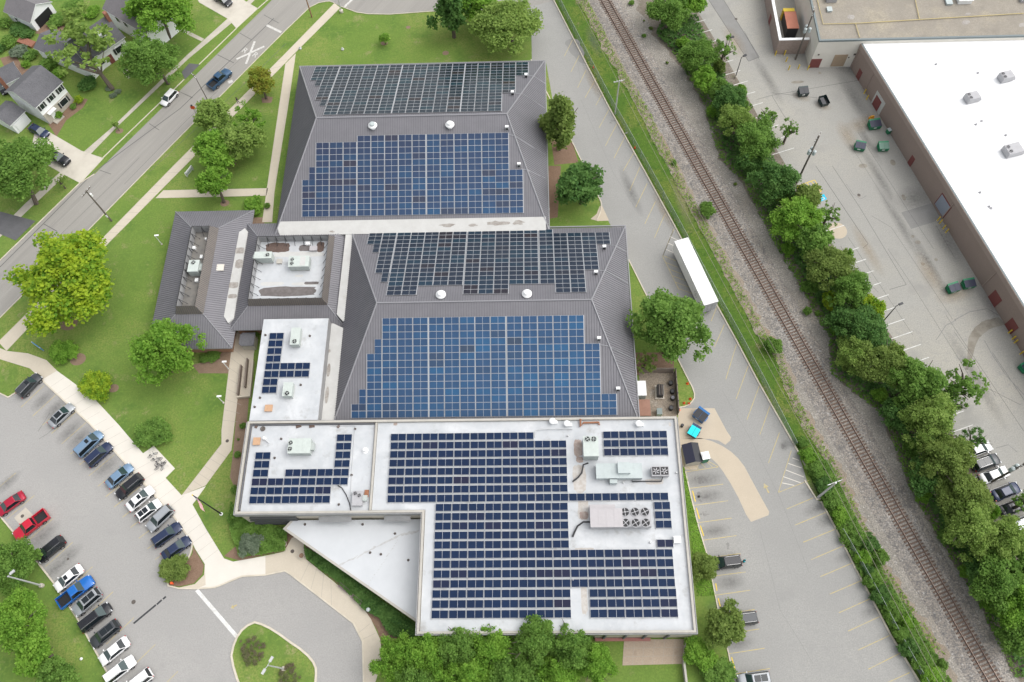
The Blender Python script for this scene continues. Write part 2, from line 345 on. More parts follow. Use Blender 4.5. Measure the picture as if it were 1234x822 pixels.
def paint(name, col, rough=.3, metal=.0):
    m = mat(name, col, rough, coords='obj', metal=metal, coat=.3); return m
PAINT = {k: paint(k+'_car_paint', c, r, me) for k, c, r, me in [
    ('white', (.80, .80, .80), .3, 0), ('silver', (.36, .38, .40), .3, .3), ('black', (.013, .014, .018), .25, 0), ('charcoal', (.055, .06, .066), .3, .2),
    ('navy', (.018, .03, .075), .25, .1), ('light_blue', (.185, .29, .42), .3, .3), ('blue', (.01, .13, .46), .25, .1), ('red', (.50, .012, .035), .28, 0), ('crimson', (.36, .01, .035), .28, .1), ('steel_blue', (.035, .09, .17), .3, .2)]}

def cell_material():
    m = bpy.data.materials.new('solar_cells'); m.use_nodes = True
    N = m.node_tree.nodes; Lk = m.node_tree.links; b = N['Principled BSDF']
    b.inputs['Roughness'].default_value = .15; b.inputs['Specular IOR Level'].default_value = .3
    def cramp(src, stops):
        cr = N.new('ShaderNodeValToRGB'); Lk.new(src, cr.inputs[0]); e = cr.color_ramp; e.elements[0].position = stops[0][0]; e.elements[0].color = stops[0][1]+(1,); e.elements[1].position = stops[-1][0]; e.elements[1].color = stops[-1][1]+(1,)
        for p, c in stops[1:-1]: x = e.elements.new(p); x.color = c+(1,)
        return cr.outputs[0]
    # blue anti-reflection coating of polycrystalline cells: the blue weakens away from normal incidence
    lw = N.new('ShaderNodeLayerWeight'); lw.inputs[0].default_value = .5
    base = cramp(lw.outputs['Facing'], [(0, (.020, .066, .148)), (.035, (.022, .052, .115)), (.08, (.019, .032, .072)), (.3, (.016, .025, .046)), (.55, (.022, .032, .042))])
    oi = N.new('ShaderNodeObjectInfo'); tint = cramp(oi.outputs['Random'], [(0, (1.4, .74, .56)), (.05, (1.2, .82, .72)), (.09, (.9, .92, .92)), (.6, (1, 1, 1)), (.85, (.8, 1.15, 1.15)), (1, (.7, 1.3, 1.3))])
    mx = N.new('ShaderNodeMix'); mx.data_type = 'RGBA'; mx.blend_type = 'MULTIPLY'; mx.inputs[0].default_value = .9; Lk.new(base, mx.inputs[6]); Lk.new(tint, mx.inputs[7])
    tc = N.new('ShaderNodeTexCoord'); wv = N.new('ShaderNodeTexNoise'); wv.inputs['Scale'].default_value = 6; Lk.new(tc.outputs['Object'], wv.inputs[0])
    mr = N.new('ShaderNodeMapRange'); mr.inputs[3].default_value = .75; mr.inputs[4].default_value = 1.25; Lk.new(wv.outputs[0], mr.inputs[0])
    m2 = N.new('ShaderNodeMix'); m2.data_type = 'RGBA'; m2.blend_type = 'MULTIPLY'; m2.inputs[0].default_value = 1; Lk.new(mx.outputs[2], m2.inputs[6]); Lk.new(mr.outputs[0], m2.inputs[7])
    Lk.new(m2.outputs[2], b.inputs['Base Color']); return m
M['cell'] = cell_material()
M['cell_dark'] = mat('dark_solar_cells', (.009, .020, .052), .2, var=(.011, .028, .072), scale=.12, spec=.12, objrand=((.018, .02, .045), .92, 1.0), fine=((.007, .019, .054), 5, .3))
M['patio'] = mat('brown_patio_concrete', (.46, .375, .285), .9, var=(.41, .335, .255), scale=.6, patches=[((.3, .235, .18), .8, .6, .75, 5)], fine=((.33, .26, .2), 5, .3))
def net_material():
    m = bpy.data.materials.new('chain_link_net'); m.use_nodes = True
    N = m.node_tree.nodes; Lk = m.node_tree.links; b = N['Principled BSDF']; out = N['Material Output']
    b.inputs['Base Color'].default_value = (.23, .30, .245, 1); b.inputs['Roughness'].default_value = .6
    t = N.new('ShaderNodeBsdfTransparent'); mx = N.new('ShaderNodeMixShader'); mx.inputs[0].default_value = .5
    Lk.new(t.outputs[0], mx.inputs[1]); Lk.new(b.outputs[0], mx.inputs[2]); Lk.new(mx.outputs[0], out.inputs[0]); return m
M['fence_net'] = net_material()
def leaf_material(name, c1, c2, c3, tr=.5):
    m = bpy.data.materials.new(name); m.use_nodes = True
    N = m.node_tree.nodes; Lk = m.node_tree.links; b = N['Principled BSDF']; out = N['Material Output']
    b.inputs['Roughness'].default_value = .7; b.inputs['Specular IOR Level'].default_value = .25
    g = N.new('ShaderNodeNewGeometry'); cr = N.new('ShaderNodeValToRGB'); Lk.new(g.outputs['Random Per Island'], cr.inputs[0])
    e = cr.color_ramp; e.elements[0].color = c1+(1,); e.elements[1].color = c3+(1,); x = e.elements.new(.55); x.color = c2+(1,)
    n = N.new('ShaderNodeTexNoise'); n.inputs['Scale'].default_value = .55; n.inputs['Detail'].default_value = 2; Lk.new(g.outputs['Position'], n.inputs[0])
    r = N.new('ShaderNodeMapRange'); r.inputs[1].default_value = .4; r.inputs[2].default_value = .66; Lk.new(n.outputs[0], r.inputs[0])
    mx = N.new('ShaderNodeMix'); mx.data_type = 'RGBA'; Lk.new(r.outputs[0], mx.inputs[0]); Lk.new(cr.outputs[0], mx.inputs[6]); mx.inputs[7].default_value = c3+(1,)
    Lk.new(mx.outputs[2], b.inputs['Base Color'])
    t = N.new('ShaderNodeBsdfTranslucent'); Lk.new(mx.outputs[2], t.inputs[0])
    ms = N.new('ShaderNodeMixShader'); ms.inputs[0].default_value = tr; Lk.new(b.outputs[0], ms.inputs[1]); Lk.new(t.outputs[0], ms.inputs[2]); Lk.new(ms.outputs[0], out.inputs[0]); return m
LEAF = {'mid': leaf_material('mid_green_leaves', (0.095, 0.202, 0.037), (0.156, 0.293, 0.054), (0.218, 0.373, 0.076)),
        'dark': leaf_material('dark_green_leaves', (0.061, 0.153, 0.037), (0.095, 0.212, 0.049), (0.143, 0.276, 0.069)),
        'bright': leaf_material('bright_green_leaves', (0.112, 0.255, 0.029), (0.185, 0.367, 0.045), (0.257, 0.449, 0.064)),
        'yellow': leaf_material('yellow_green_leaves', (0.119, 0.262, 0.027), (0.224, 0.395, 0.032), (0.422, 0.542, 0.041)),
        'olive': leaf_material('olive_leaves', (0.121, 0.198, 0.041), (0.183, 0.268, 0.059), (0.251, 0.343, 0.084)),
        'pale': leaf_material('pale_green_leaves', (0.158, 0.262, 0.056), (0.231, 0.352, 0.074), (0.306, 0.431, 0.105)),
        'blue': leaf_material('blue_green_leaves', (0.125, 0.185, 0.118), (0.185, 0.249, 0.160), (0.257, 0.319, 0.222)),
        'rust': leaf_material('orange_tinged_leaves', (0.224, 0.243, 0.037), (0.343, 0.307, 0.045), (0.264, 0.364, 0.049)),
        'bare': leaf_material('bare_twig_leaves', (0.172, 0.147, 0.099), (0.218, 0.172, 0.118), (0.172, 0.192, 0.081))}
# ================================================================== SETTING: ground, roads, walks
def PX(pts, z=0.0): return [tuple(G(x, y, z)) for x, y in pts]
def sheet_obj(name, polys, z, m):
    mb = MB()
    for k, p in enumerate(polys): mb.sheet(PX(p), z)
    return structure(mb.build(name, m))
mb = MB(); mb.sheet([(-330, -130), (330, -130), (330, 420), (-330, 420)], 0); structure(mb.build('ground_lawn', M['grass']))

# --- street, running lower left to upper right
st = MB()
st.sheet(PX([(-160, 466), (0, 314), (96, 221), (114, 210), (320, 8), (360, -34), (520, -190), (640, -190), (470, -64), (403, 3.7), (397, 1.6), (383, 4), (373, 9), (345, 36), (310, 71), (172.5, 210), (100, 284), (0, 383), (-160, 545)]), .012)
st.sheet(PX([(383, 4), (397, 1.6), (403, 3.9), (411.5, 8.5), (430, 15), (443, 17), (470, 17.5), (518, 14), (560, 13), (640, 8), (670, 0), (640, -40), (500, -60), (440, -60), (380, -10)]), .016)
structure(st.build('street', [M['street']]))
mk = MB()
for a, b in (((96.5, 221), (0, 316)), ((114, 211.5), (320.5, 9.5))): pass
cr = MB()
for pts, wd in (([(330, 22), (320, 32), (217, 131), (114, 207), (60, 262), (0, 322)], .16), ([(180, 207), (300, 96), (345, 52)], .07), ([(262, 66), (282, 76)], .14), ([(215, 110), (232, 118), (222, 113)], .1), ([(180, 149), (192, 157)], .12), ([(289, 40), (303, 48)], .12), ([(53, 270), (69, 279)], .14), ([(120, 205), (134, 210)], .12), ([(50, 305), (140, 218), (168, 190)], .06), ([(262, 110), (222, 148), (150, 222)], .06), ([(300, 62), (262, 96)], .06), ([(318, 18), (336, 28)], .12)):
    cr.strip(PX(pts), wd, .022)
structure(cr.build('street_crack_sealing', M['tar']))
rm = MB()
for q_, (a, b) in enumerate((((307, 50), (296.5, 77)), ((285, 71.5), (318.5, 56)))): rm.strip(PX([a, b]), .46, .026+.003*q_)
rm.strip(PX([(321.5, 30.5), (339, 39)]), .55, .026); rm.strip(PX([(415, 8.5), (427, -3)]), .5, .026)
rm.sheet(PX([(274, 98), (280, 96), (281, 99), (276, 101)]), .026)
structure(rm.build('railway_crossing_road_marking', M['worn_white']))
def letters(txt, px, size, ang, m, name, z=.026):
    cu = bpy.data.curves.new(name, 'FONT'); cu.body = txt; cu.size = size; cu.align_x = 'CENTER'; cu.align_y = 'CENTER'; cu.extrude = .001
    o = bpy.data.objects.new(name, cu); COL.objects.link(o); bpy.context.view_layer.update()
    me = bpy.data.meshes.new_from_object(o.evaluated_get(bpy.context.evaluated_depsgraph_get())); bpy.data.objects.remove(o)
    me.materials.clear(); me.materials.append(m)
    o = bpy.data.objects.new(name, me); COL.objects.link(o); p = G(*px); o.location = (p.x, p.y, z); o.rotation_euler = (0, 0, ang); return o
sa = heading(100, 284, 310, 71)
for px in ((295, 61), (307.5, 66.5)): structure(letters('R', px, 1.9, sa-math.pi/2, M['worn_white'], 'road_letter'))
kb = MB()
for pts in ([(-60, 371), (0, 314), (96, 221), (114, 210)], [(124, 190.6), (222, 96)], [(240, 78), (285, 34.5)], [(311, 10.5), (340, -15)]): kb.ribbon(PX(pts), .18, 0, .11)
for pts in ([(-60, 442), (0, 383), (100, 284), (172.5, 210), (310, 71), (345, 36), (373, 9), (383, 4), (390, 2.2), (397, 1.6), (403, 3.7)],): kb.ribbon(PX(pts), .14, 0, .09)
kb.ribbon(PX([(411.5, 8.3), (430, 15), (443, 17), (470, 17.5), (518, 14), (560, 13), (585, 12)]), .14, 0, .1)
structure(kb.build('street_kerb', M['kerb']))

# --- walks along the street and round the building
wk = MB()
def walk(pts, z=.05, m=0): wk.prism(PX(pts), -.02, z, m)
walk([(403, 4), (410, 9.5), (356.5, 63), (342, 66.4)])
walk([(342, 66.4), (356.5, 63), (223, 200), (127, 297), (115, 296), (209, 200)])
walk([(115, 296), (127, 297), (8, 423), (-2, 412)])
walk([(344, 77), (356.5, 64.5), (347.5, 127), (331, 230), (328, 268), (316, 268), (321.3, 230), (336.5, 127)])
walk([(197, 229.5), (323, 227), (321, 236), (187.5, 239)])
walk([(8, 423), (34, 426), (56, 434), (69, 447), (50.5, 458), (36, 444), (0, 433), (-8, 416)])
walk([(219, 597), (267, 535), (267, 519), (275, 452), (281, 406), (290, 396), (313, 396), (306, 426), (302, 478), (286.6, 480), (279, 542.6), (248, 585)])
walk([(319, 670), (342, 665), (351.6, 648.6), (368, 640), (366, 659), (369, 674), (407, 705), (431, 723), (447, 746), (458, 770), (461, 794), (450, 830), (439, 830), (437, 773), (426, 751), (350, 692), (343.5, 688), (320, 692)])
o = wk.build('footpath', [M['concrete'], M['concrete_new']]); structure(o)
wk = MB()
walk([(69, 447), (111.5, 478), (142.6, 511.5), (172.5, 546.5), (185.5, 537.5), (211, 564.7), (199.7, 576), (219, 597), (248, 586), (236, 603), (232, 608), (248.6, 638), (270, 673), (281, 677), (320, 670), (320, 692), (292, 694.5), (259, 708), (235, 709.5), (246, 700), (247, 680), (235, 661), (232, 654), (210.6, 624), (150, 557), (109, 511.5), (68.7, 475), (50.5, 458)], .06)
structure(wk.build('parking_walk', [M['concrete_new']]))
wk = MB(); walk([(752, 771), (826, 770), (822, 800), (750, 802)], .03); structure(wk.build('patio', M['patio']))
wk = MB()
walk([(302, -2), (307, 0), (280, 27), (275, 22), ], .03)
walk([(275, 22), (280, 27), (227, 71), (194.5, 102), (140, 154), (109, 186), (78, 209), (75, 215), (39, 248.5), (0, 286), (-30, 315), (-34, 305), (0, 276), (31, 245), (70, 210), (100, 184), (136, 153), (190.6, 100), (225, 67)], .04)
walk([(200, 25), (204, 26), (246, 47), (243, 50), (200, 29)], .03)
walk([(146, 84), (152, 82), (160, 92), (154, 95)], .03)
structure(wk.build('house_walk', [M['concrete_old']]))
wk = MB()
walk([(225, -25), (240, 3), (275, 23), (285, 34.5), (311, 10.5), (290, -2), (262, -25)], .045)
walk([(44, 150), (54, 156), (98.5, 182), (125, 190.8), (97, 221), (78, 211), (52, 196), (38, 178)], .045)
structure(wk.build('concrete_driveway', [M['drive_concrete']]))
sheet_obj('asphalt_driveway', [[(219, 87), (228, 76.5), (241, 78), (223, 96)], [(-20, 250), (0, 255), (43, 266.5), (19, 290), (-10, 278)]], .048, M['black_drive'])
# slab joints on the walks
jt = MB()
def joints(a0, a1, b0, b1, n, z, wd=.05):
    for k in range(1, n):
        t = k/n; p = G(a0[0]+(a1[0]-a0[0])*t, a0[1]+(a1[1]-a0[1])*t); q = G(b0[0]+(b1[0]-b0[0])*t, b0[1]+(b1[1]-b0[1])*t)
        jt.strip([p, q], wd, z)
joints((342, 66.4), (209, 200), (356.5, 63), (223, 200), 16, .054); joints((209, 200), (115, 296), (223, 200), (127, 297), 12, .054)
joints((267, 519), (281, 406), (285, 519), (302, 426), 9, .054); joints((219, 597), (267, 535), (233, 607), (279, 542), 7, .054)
joints((407, 705), (366, 668), (412, 740), (350, 690), 5, .054); joints((440, 740), (458, 775), (428, 755), (438, 780), 3, .054)
joints((136, 153), (100, 184), (140, 154), (109, 186), 6, .044); joints((69, 447), (172, 546), (52, 459), (150, 557), 12, .064, .03); joints((172, 546), (232, 608), (150, 557), (212, 625), 6, .064, .03)
joints((232, 608), (270, 673), (211, 624), (247, 690), 6, .064, .03); joints((752, 771), (750, 802), (826, 770), (822, 800), 3, .034); joints((752, 771), (826, 770), (750, 802), (822, 800), 6, .034)
structure(jt.build('walk_joint', M['joint']))

# --- west parking lot, drop-off loop
def bez(p0, p1, p2, n=8): return [tuple((1-t)**2*np.array(p0)+2*t*(1-t)*np.array(p1)+t*t*np.array(p2)) for t in np.linspace(0, 1, n)]
bulb = [(210.6, 624), (232, 654)] + bez((232, 654), (232, 668), (222, 680), 5)[1:] + bez((222, 680), (198, 698), (203, 706), 6)[1:] + [(215, 709), (235, 709.5)]
WL = [(-60, 540), (-60, 470), (0, 474), (10, 479), (18, 474), (40, 452), (50.5, 458), (68.7, 475), (109, 511.5), (150, 557)] + bulb + [(259, 708), (296, 693.5), (320, 692), (343.5, 688), (350, 692), (426, 751), (437, 773), (439, 850), (160, 850), (129.6, 810.6), (94.5, 747), (65, 702.6), (27, 654), (0, 621.6), (-60, 560)]
sheet_obj('west_parking_lot', [WL], .014, M['asphalt_w'])
island = [(279, 790)] + bez((279, 790), (284, 757), (307, 750), 6)[1:] + bez((307, 750), (322, 752), (350, 774), 5)[1:] + bez((350, 774), (384, 795), (381, 812), 6)[1:] + [(378, 850), (300, 850)] + bez((300, 850), (282, 815), (279, 790), 5)[1:]
sheet_obj('island_lawn', [island], .03, M['grass'])
sheet_obj('bulb_mulch_bed', [[(233, 659), (246, 681), (244, 692), (234, 703), (216, 707), (203, 705), (199, 701), (205, 693), (224, 678), (232, 668)]], .064, M['mulch'])
sheet_obj('bulb_pad', [[(247, 681), (246, 693), (235, 704), (217, 708), (236, 710), (248, 705)]], .062, M['concrete'])
sheet_obj('lot_corner_lawn', [[(-60, 468), (0, 473), (10, 478), (17, 473), (36, 446), (0, 434), (-60, 400)]], .02, M['grass'])
kb = MB()
kb.ribbon(PX([(-20, 474), (0, 474), (10, 479), (18, 474), (40, 452), (44, 450)]), .2, 0, .13)
kb.ribbon(PX([(50.5, 458), (68.7, 475), (109, 511.5), (150, 557)]+bulb+[(259, 708), (292, 694.5), (320, 693), (343.5, 688), (350, 692), (426, 751), (437, 773), (439, 850)]), .22, 0, .13)
kb.ribbon(PX([(0, 621.6), (27, 654), (65, 702.6), (94.5, 747), (129.6, 810.6), (150, 846)]), .22, 0, .13)
kb.ribbon(PX(island), .3, 0, .13)
structure(kb.build('west_lot_kerb', M['kerb']))
sheet_obj('manhole_slab', [[(17, 624), (31, 611.5), (41, 622), (24, 632.5)]], .02, M['concrete_old'])
mk = MB()
kerb_pts = [(54.5, 463.3), (68.5, 474.6), (81, 485.5), (92.4, 495.4), (105, 508), (116, 520.5), (127.5, 533.5), (139, 547), (150, 560), (160, 572.5), (170.5, 585), (181, 597.5), (191, 610), (201.5, 623), (212, 636), (222, 649)]
for k, (x, y) in enumerate(kerb_pts):
    t = k/15; dx = -29+t*-6; dy = 27.5+t*-2
    mk.strip(PX([(x-1, y+1), (x+dx, y+dy)]), .1, .022)
A0, A1, A2 = G(9, 625), G(32, 654), G(54.7, 683); st1 = (A2-A0)/2
D0 = (G(41.6, 597)-A0)
for k in range(-2, 8):
    p = A0+st1*k; mk.strip([p, p+D0], .1, .022)
mk.strip(PX([(237, 711), (286, 768)]), .55, .022, 1)
def arrow(px, px2, m, z=.022, s=1.0):
    a, b = G(*px), G(*px2); t = (b-a).normalized(); n = Vector((-t.y, t.x, 0)); L = (b-a).length
    mk.face([tuple(q[:2])+(z,) for q in (a-n*.09*s, a+t*L*.6-n*.09*s, a+t*L*.6+n*.09*s, a+n*.09*s)], m)
    mk.face([tuple(q[:2])+(z,) for q in (a+t*L*.55-n*.36*s, b, a+t*L*.55+n*.36*s)], m)
arrow((552/1, 0), (553, 1), 0) if False else None
arrow((565, 730), (552, 734), 0) if False else None
arrow((565.5-280, 729), (565-287, 733), 0)
structure(mk.build('west_lot_marking', [M['yellow_paint'], M['white_paint']]))
dr = MB()
for (a, b) in (((161, 751.5), (188, 729)), ((189, 728.5), (195, 723)), ((196.5, 722), (200, 719))): dr.strip(PX([a, b]), .28, .02)
structure(dr.build('trench_drain_grate', M['dark_steel']))
for px, r in (((161, 725.5), .33), ((27, 622), .28), ((82, 673.6), .2), ((274, 531.5), .28), ((352.5, 664.5), .3)):
    mb = MB(); mb.disc(tuple(G(*px))[:2]+(.068 if px[0] > 200 else .024,), r); structure(mb.build('manhole_cover', M['iron']))

# --- east parking lot
EL = [(585, 12), (640, 20), (641, 74), (660, 112), (692, 176), (705, 208), (733, 266), (757.5, 313), (784, 366), (800, 398), (820, 439), (829, 457), (837, 475), (836.5, 482), (829, 489.5), (817, 491.5), (820, 560), (826, 568), (833, 600), (841, 632), (853, 672), (862, 718), (869, 752), (878, 788), (886, 830), (895, 860), (1130, 860), (1106, 819), (1073, 765), (1049, 719), (1027, 678), (1006, 635), (990, 605), (984, 602), (972.5, 580), (962, 545), (914, 461), (887, 410), (861, 363), (813, 272.6), (777, 207), (733, 128), (708, 80), (667, 0), (655, -22), (600, -22)]
sheet_obj('east_parking_lot', [EL], .014, M['asphalt'])
ap = [(817, 492), (861, 492), (876, 520), (881, 527), (880, 531), (874, 536), (866, 531), (855, 529), (818, 529)]
ap2 = [(818, 529), (845, 528)] + bez((845, 528), (880, 536), (897, 562), 6)[1:] + [(912, 590), (927, 617), (926, 621), (905, 629), (899, 620)] + bez((890, 600), (870, 562), (858, 553), 5) + [(846, 549), (840, 566), (824, 566), (819, 545)]
sheet_obj('concrete_apron', [ap, ap2], .02, M['apron'])
sheet_obj('entry_pad', [[(705, 262), (720, 266.5), (734, 266), (725, 247)], [(812, 451), (819, 446), (826, 455), (820, 458)]], .024, M['apron'])
sheet_obj('planter_lawn', [[(658, 75), (666, 121), (692, 176), (724, 245), (719, 258), (708, 267), (655, 267)], [(757.5, 314), (784, 367), (800, 398), (820, 440), (829, 458), (836.5, 475), (835, 483), (828, 489), (815, 490), (812, 445), (764, 445), (754, 330)]], .03, M['grass'])
sheet_obj('planter_mulch', [[(661, 200), (676, 200), (672, 262), (661, 264)], [(664, 168), (690, 172), (697, 196), (668, 199)], [(765, 425), (812, 425), (812, 452), (765, 452)]], .034, M['mulch'])
kb = MB()
kb.ribbon(PX([(640, 72), (657, 108), (692, 176), (724, 243)]+bez((724, 243), (727, 252), (719, 266), 5)[1:]), .18, 0, .13)
kb.ribbon(PX([(757.5, 313), (784, 366), (800, 398), (820, 439), (829, 457)]+bez((829, 457), (842, 478), (834, 484), 5)[1:]+bez((834, 485), (830, 490), (817, 491.5), 4)[1:]), .18, 0, .13)
kb.ribbon(PX([(655, -22), (667, 0), (708, 80), (733, 128), (777, 207), (813, 272.6), (861, 363), (887, 410), (914, 461), (962, 545), (973, 566)]), .24, 0, .14)
kb.ribbon(PX([(969.5, 579), (984, 602), (989, 601)]), .22, 0, .14)
kb.ribbon(PX([(989, 604), (1006, 635), (1027, 678), (1049, 719), (1073, 765), (1106, 819), (1126, 850)]), .24, 0, .14)
kb.ribbon(PX([(826, 568), (833, 600), (841, 632), (853, 672), (862, 718), (869, 752), (878, 788), (886, 830)]), .16, 0, .12)
structure(kb.build('east_lot_kerb', M['kerb']))
mk = MB()
WLn = [((827, 568.6), (865.6, 562.8)), ((831, 588.6), (871.4, 583.5)), ((835.7, 609.3), (877.3, 603.5)), ((840.8, 630), (881.6, 624.4)), ((847.6, 651), (887.4, 645.5)), ((853, 672.5), (892.5, 667)), ((859, 694.4), (898.5, 689.4)), ((861, 717.5), (904, 711.3)), ((867, 741), (909.5, 734.5)), ((872, 764.5), (915, 758)), ((877.5, 788), (921.3, 781.2)), ((883, 812.7), (928, 805.6))]
for a, b in WLn: mk.strip(PX([a, b]), .11, .022)
for a, b in (((834.5, 591.5), (838, 604.5)), ((839, 612), (843, 625.5)), ((844, 633.5), (848, 646)), ((862.5, 703), (864, 712)), ((865.5, 721), (868, 731)), ((881.5, 792), (886, 807))): mk.strip(PX([a, b]), .16, .026, 1)
for a, b in (((843, 550), (865.6, 562.8)), ((824, 559), (832, 566)), ((833, 557.5), (842, 565)), ((843.5, 557), (850, 563.5)), ((851, 556), (858.5, 563))): mk.strip(PX([a, b]), .1, .026)
Ln = [((690, 48), (680, 68)), ((698, 67), (688, 87)), ((706, 85), (696, 106)), ((718, 95), (705, 118)), ((727, 111), (718, 127)), ((735, 130), (722, 154)), ((744, 148), (729.5, 176)), ((754, 163), (740, 190.6)), ((764.5, 183), (751, 206)), ((771.7, 200), (758.8, 230)), ((780, 221), (766, 250)), ((790, 242.8), (777, 270)), ((801.6, 257), (788.6, 287)), ((812, 276), (798.5, 309)), ((865, 367), (857, 387)), ((873, 391), (861, 418)), ((887.5, 415), (874.7, 457)), ((901.7, 441), (887, 481)), ((915, 465), (900, 506)), ((928, 489), (915.6, 524)), ((939.3, 521.5), (926, 558)),
      ((980, 600), (948, 613.5)), ((995, 617.6), (957.7, 633)), ((1006, 638), (968, 653.5)), ((1017, 657.5), (977.5, 674.5)), ((1027.5, 678.4), (988.5, 695)), ((1038.4, 699.5), (1000, 716)), ((1050, 721), (1011, 738.5)), ((1061, 742.7), (1022, 760.6)), ((1073, 765.4), (1034, 783.5)), ((1085, 787), (1046.5, 806.5)), ((1096, 810.6), (1058, 828))]
for a, b in Ln: mk.strip(PX([a, b]), .11, .022)
tri = [(953.2, 544), (937.8, 593.7), (975.2, 578.5)]
mk.strip(PX([(953.5, 543), (938, 593.5)]), .1, .022); mk.strip(PX([(938, 593.5), (975, 579)]), .1, .022)
for a, b in (((955, 552), (963, 555)), ((949.7, 558.5), (966, 564)), ((947, 566.5), (969, 575)), ((944, 574.5), (965, 582)), ((942.5, 582), (957, 585))): mk.strip(PX([a, b]), .12, .024, 2)
tr2 = [((811, 279), (798.5, 309)), ((798.5, 309), (818, 349))]
for a, b in tr2: mk.strip(PX([a, b]), .1, .022)
for k in range(9):
    t = k/8; a = (807-8*min(1, t*2.4)+max(0, t-.42)*33, 285+26*min(1, t*2.4)+max(0, t-.42)*64); mk.strip(PX([a, (a[0]+13+4*t, a[1]+6)]), .1, .024, 2 if k < 3 else 0)
arrow((926.5, 594), (920.5, 582.5), 0, s=1.2)
structure(mk.build('east_lot_marking', [M['yellow_paint'], M['yellow_bright'], M['concrete_new']]))
cr = MB()
for pts, wd in (([(916, 640), (925, 675), (940, 735), (962, 770), (980, 800)], .06), ([(700, 120), (740, 210), (765, 250)], .05), ([(870, 470), (905, 530), (940, 600), (975, 690)], .05), ([(690, 40), (700, 100)], .05)): cr.strip(PX(pts), wd, .019)
structure(cr.build('east_lot_crack', M['patch']))
mb = MB()
for (x, y, r, ry, a) in ((694, 60, 1.4, 2.6, .4), (690, 52, 1.6, 1.2, 0), (699, 70, .8, 1.8, .5)): mb.disc(tuple(G(x, y))[:2]+(.0185+r*.001,), r, ry=ry, rot=a)
structure(mb.build('wet_asphalt_patch', M['patch']))
mb = MB()
for x, y in ((945, 537), (840, 576), (843, 579), (847, 577), (842, 597), (846, 601), (848, 617.5), (850, 618), (875, 659), (738, 147), (752, 160)):
    for q in range(4): mb.disc((G(x, y).x+random.uniform(-.5, .5), G(x, y).y+random.uniform(-.4, .4), .0195+q*.0004), random.uniform(.1, .28), n=9, ry=random.uniform(.08, .3), rot=random.uniform(0, 3))
structure(mb.build('oil_drip', M['stain']))

# --- railway corridor
grass_r = [(690, -20), (698, 0), (714, 27), (725.6, 52), (733, 66), (751, 96), (770, 127), (793, 176), (806, 197), (820, 228), (851, 285), (866, 310), (879, 337), (916, 405), (930, 413), (950, 475), (974, 522), (997, 555), (1018, 600), (1033, 632), (1062, 690), (1100, 745), (1130, 790), (1150, 850)]
kerb_l = [(655, -22), (667, 0), (708, 80), (733, 128), (777, 207), (813, 272.6), (861, 363), (887, 410), (914, 461), (962, 545), (990, 605), (1006, 635), (1027, 678), (1049, 719), (1073, 765), (1106, 819), (1126, 860)]
def jitter(pl, s, seed):
    rr = random.Random(seed); out = []
    for (a, b) in zip(pl[:-1], pl[1:]):
        n = max(2, int(math.hypot(b[0]-a[0], b[1]-a[1])/7))
        for k in range(n): t = k/n; out.append((a[0]+(b[0]-a[0])*t+rr.uniform(-s, s), a[1]+(b[1]-a[1])*t+rr.uniform(-s, s)))
    return out+[pl[-1]]
tan_r = [(x+11, y-3) for x, y in grass_r]
tl = [(765, -30), (770, 0), (793, 39), (821, 70), (855, 124), (873, 192), (903, 220), (939, 287), (984, 366), (1005, 407), (1007, 449), (1070, 498), (1103, 587), (1141, 654), (1179, 713), (1230, 816), (1250, 860)]
def resample(pl, n):
    L = [0.0]
    for p, q in zip(pl[:-1], pl[1:]): L.append(L[-1]+math.hypot(q[0]-p[0], q[1]-p[1]))
    xs = np.linspace(0, L[-1], n); return list(zip(np.interp(xs, L, [p[0] for p in pl]), np.interp(xs, L, [p[1] for p in pl])))
def band_obj(name, left, right, z, m, jl, jr, seed, n=150):
    rr = random.Random(seed); A = [(x+rr.uniform(-jl, jl), y) for x, y in resample(left, n)]; B = [(x+rr.uniform(-jr, jr), y) for x, y in resample(right, n)]; mb = MB()
    for k in range(n-1): mb.sheet(PX([A[k], B[k], B[k+1], A[k+1]]), z)
    return structure(mb.build(name, m))
band_obj('embankment_grass', kerb_l, grass_r, .008, M['rough_grass'], 0, 0, 2)
band_obj('ballast_shoulder', grass_r, [(x+40, y-16) for x, y in tl], .011, M['gravel_pale'], 1.2, 0, 3)
band_obj('shoulder_dirt', [(x-2, y+1) for x, y in grass_r], tan_r, .014, M['tan_dirt'], 2.0, 4.0, 1)
band_obj('tree_line_soil', [(x-6, y+2) for x, y in tl], [(x+70, y-30) for x, y in tl], .0118, M['litter'], 4.0, 0, 5)
rl = [(0, 724.9, 733.4), (67, 761.5, 771.3), (152, 809.7, 819), (286.8, 886.3, 897.3), (455, 982, 993.7), (522, 1019.5, 1032.2), (755, 1153.6, 1167.3), (822, 1191.7, 1205.7)]
cen = [((a+b)/2, y) for y, a, b in rl]
Cw = [G(x, y, .45) for x, y in cen]
Cw = [Cw[0]+(Cw[0]-Cw[1]).normalized()*25]+Cw+[Cw[-1]+(Cw[-1]-Cw[-2]).normalized()*25]
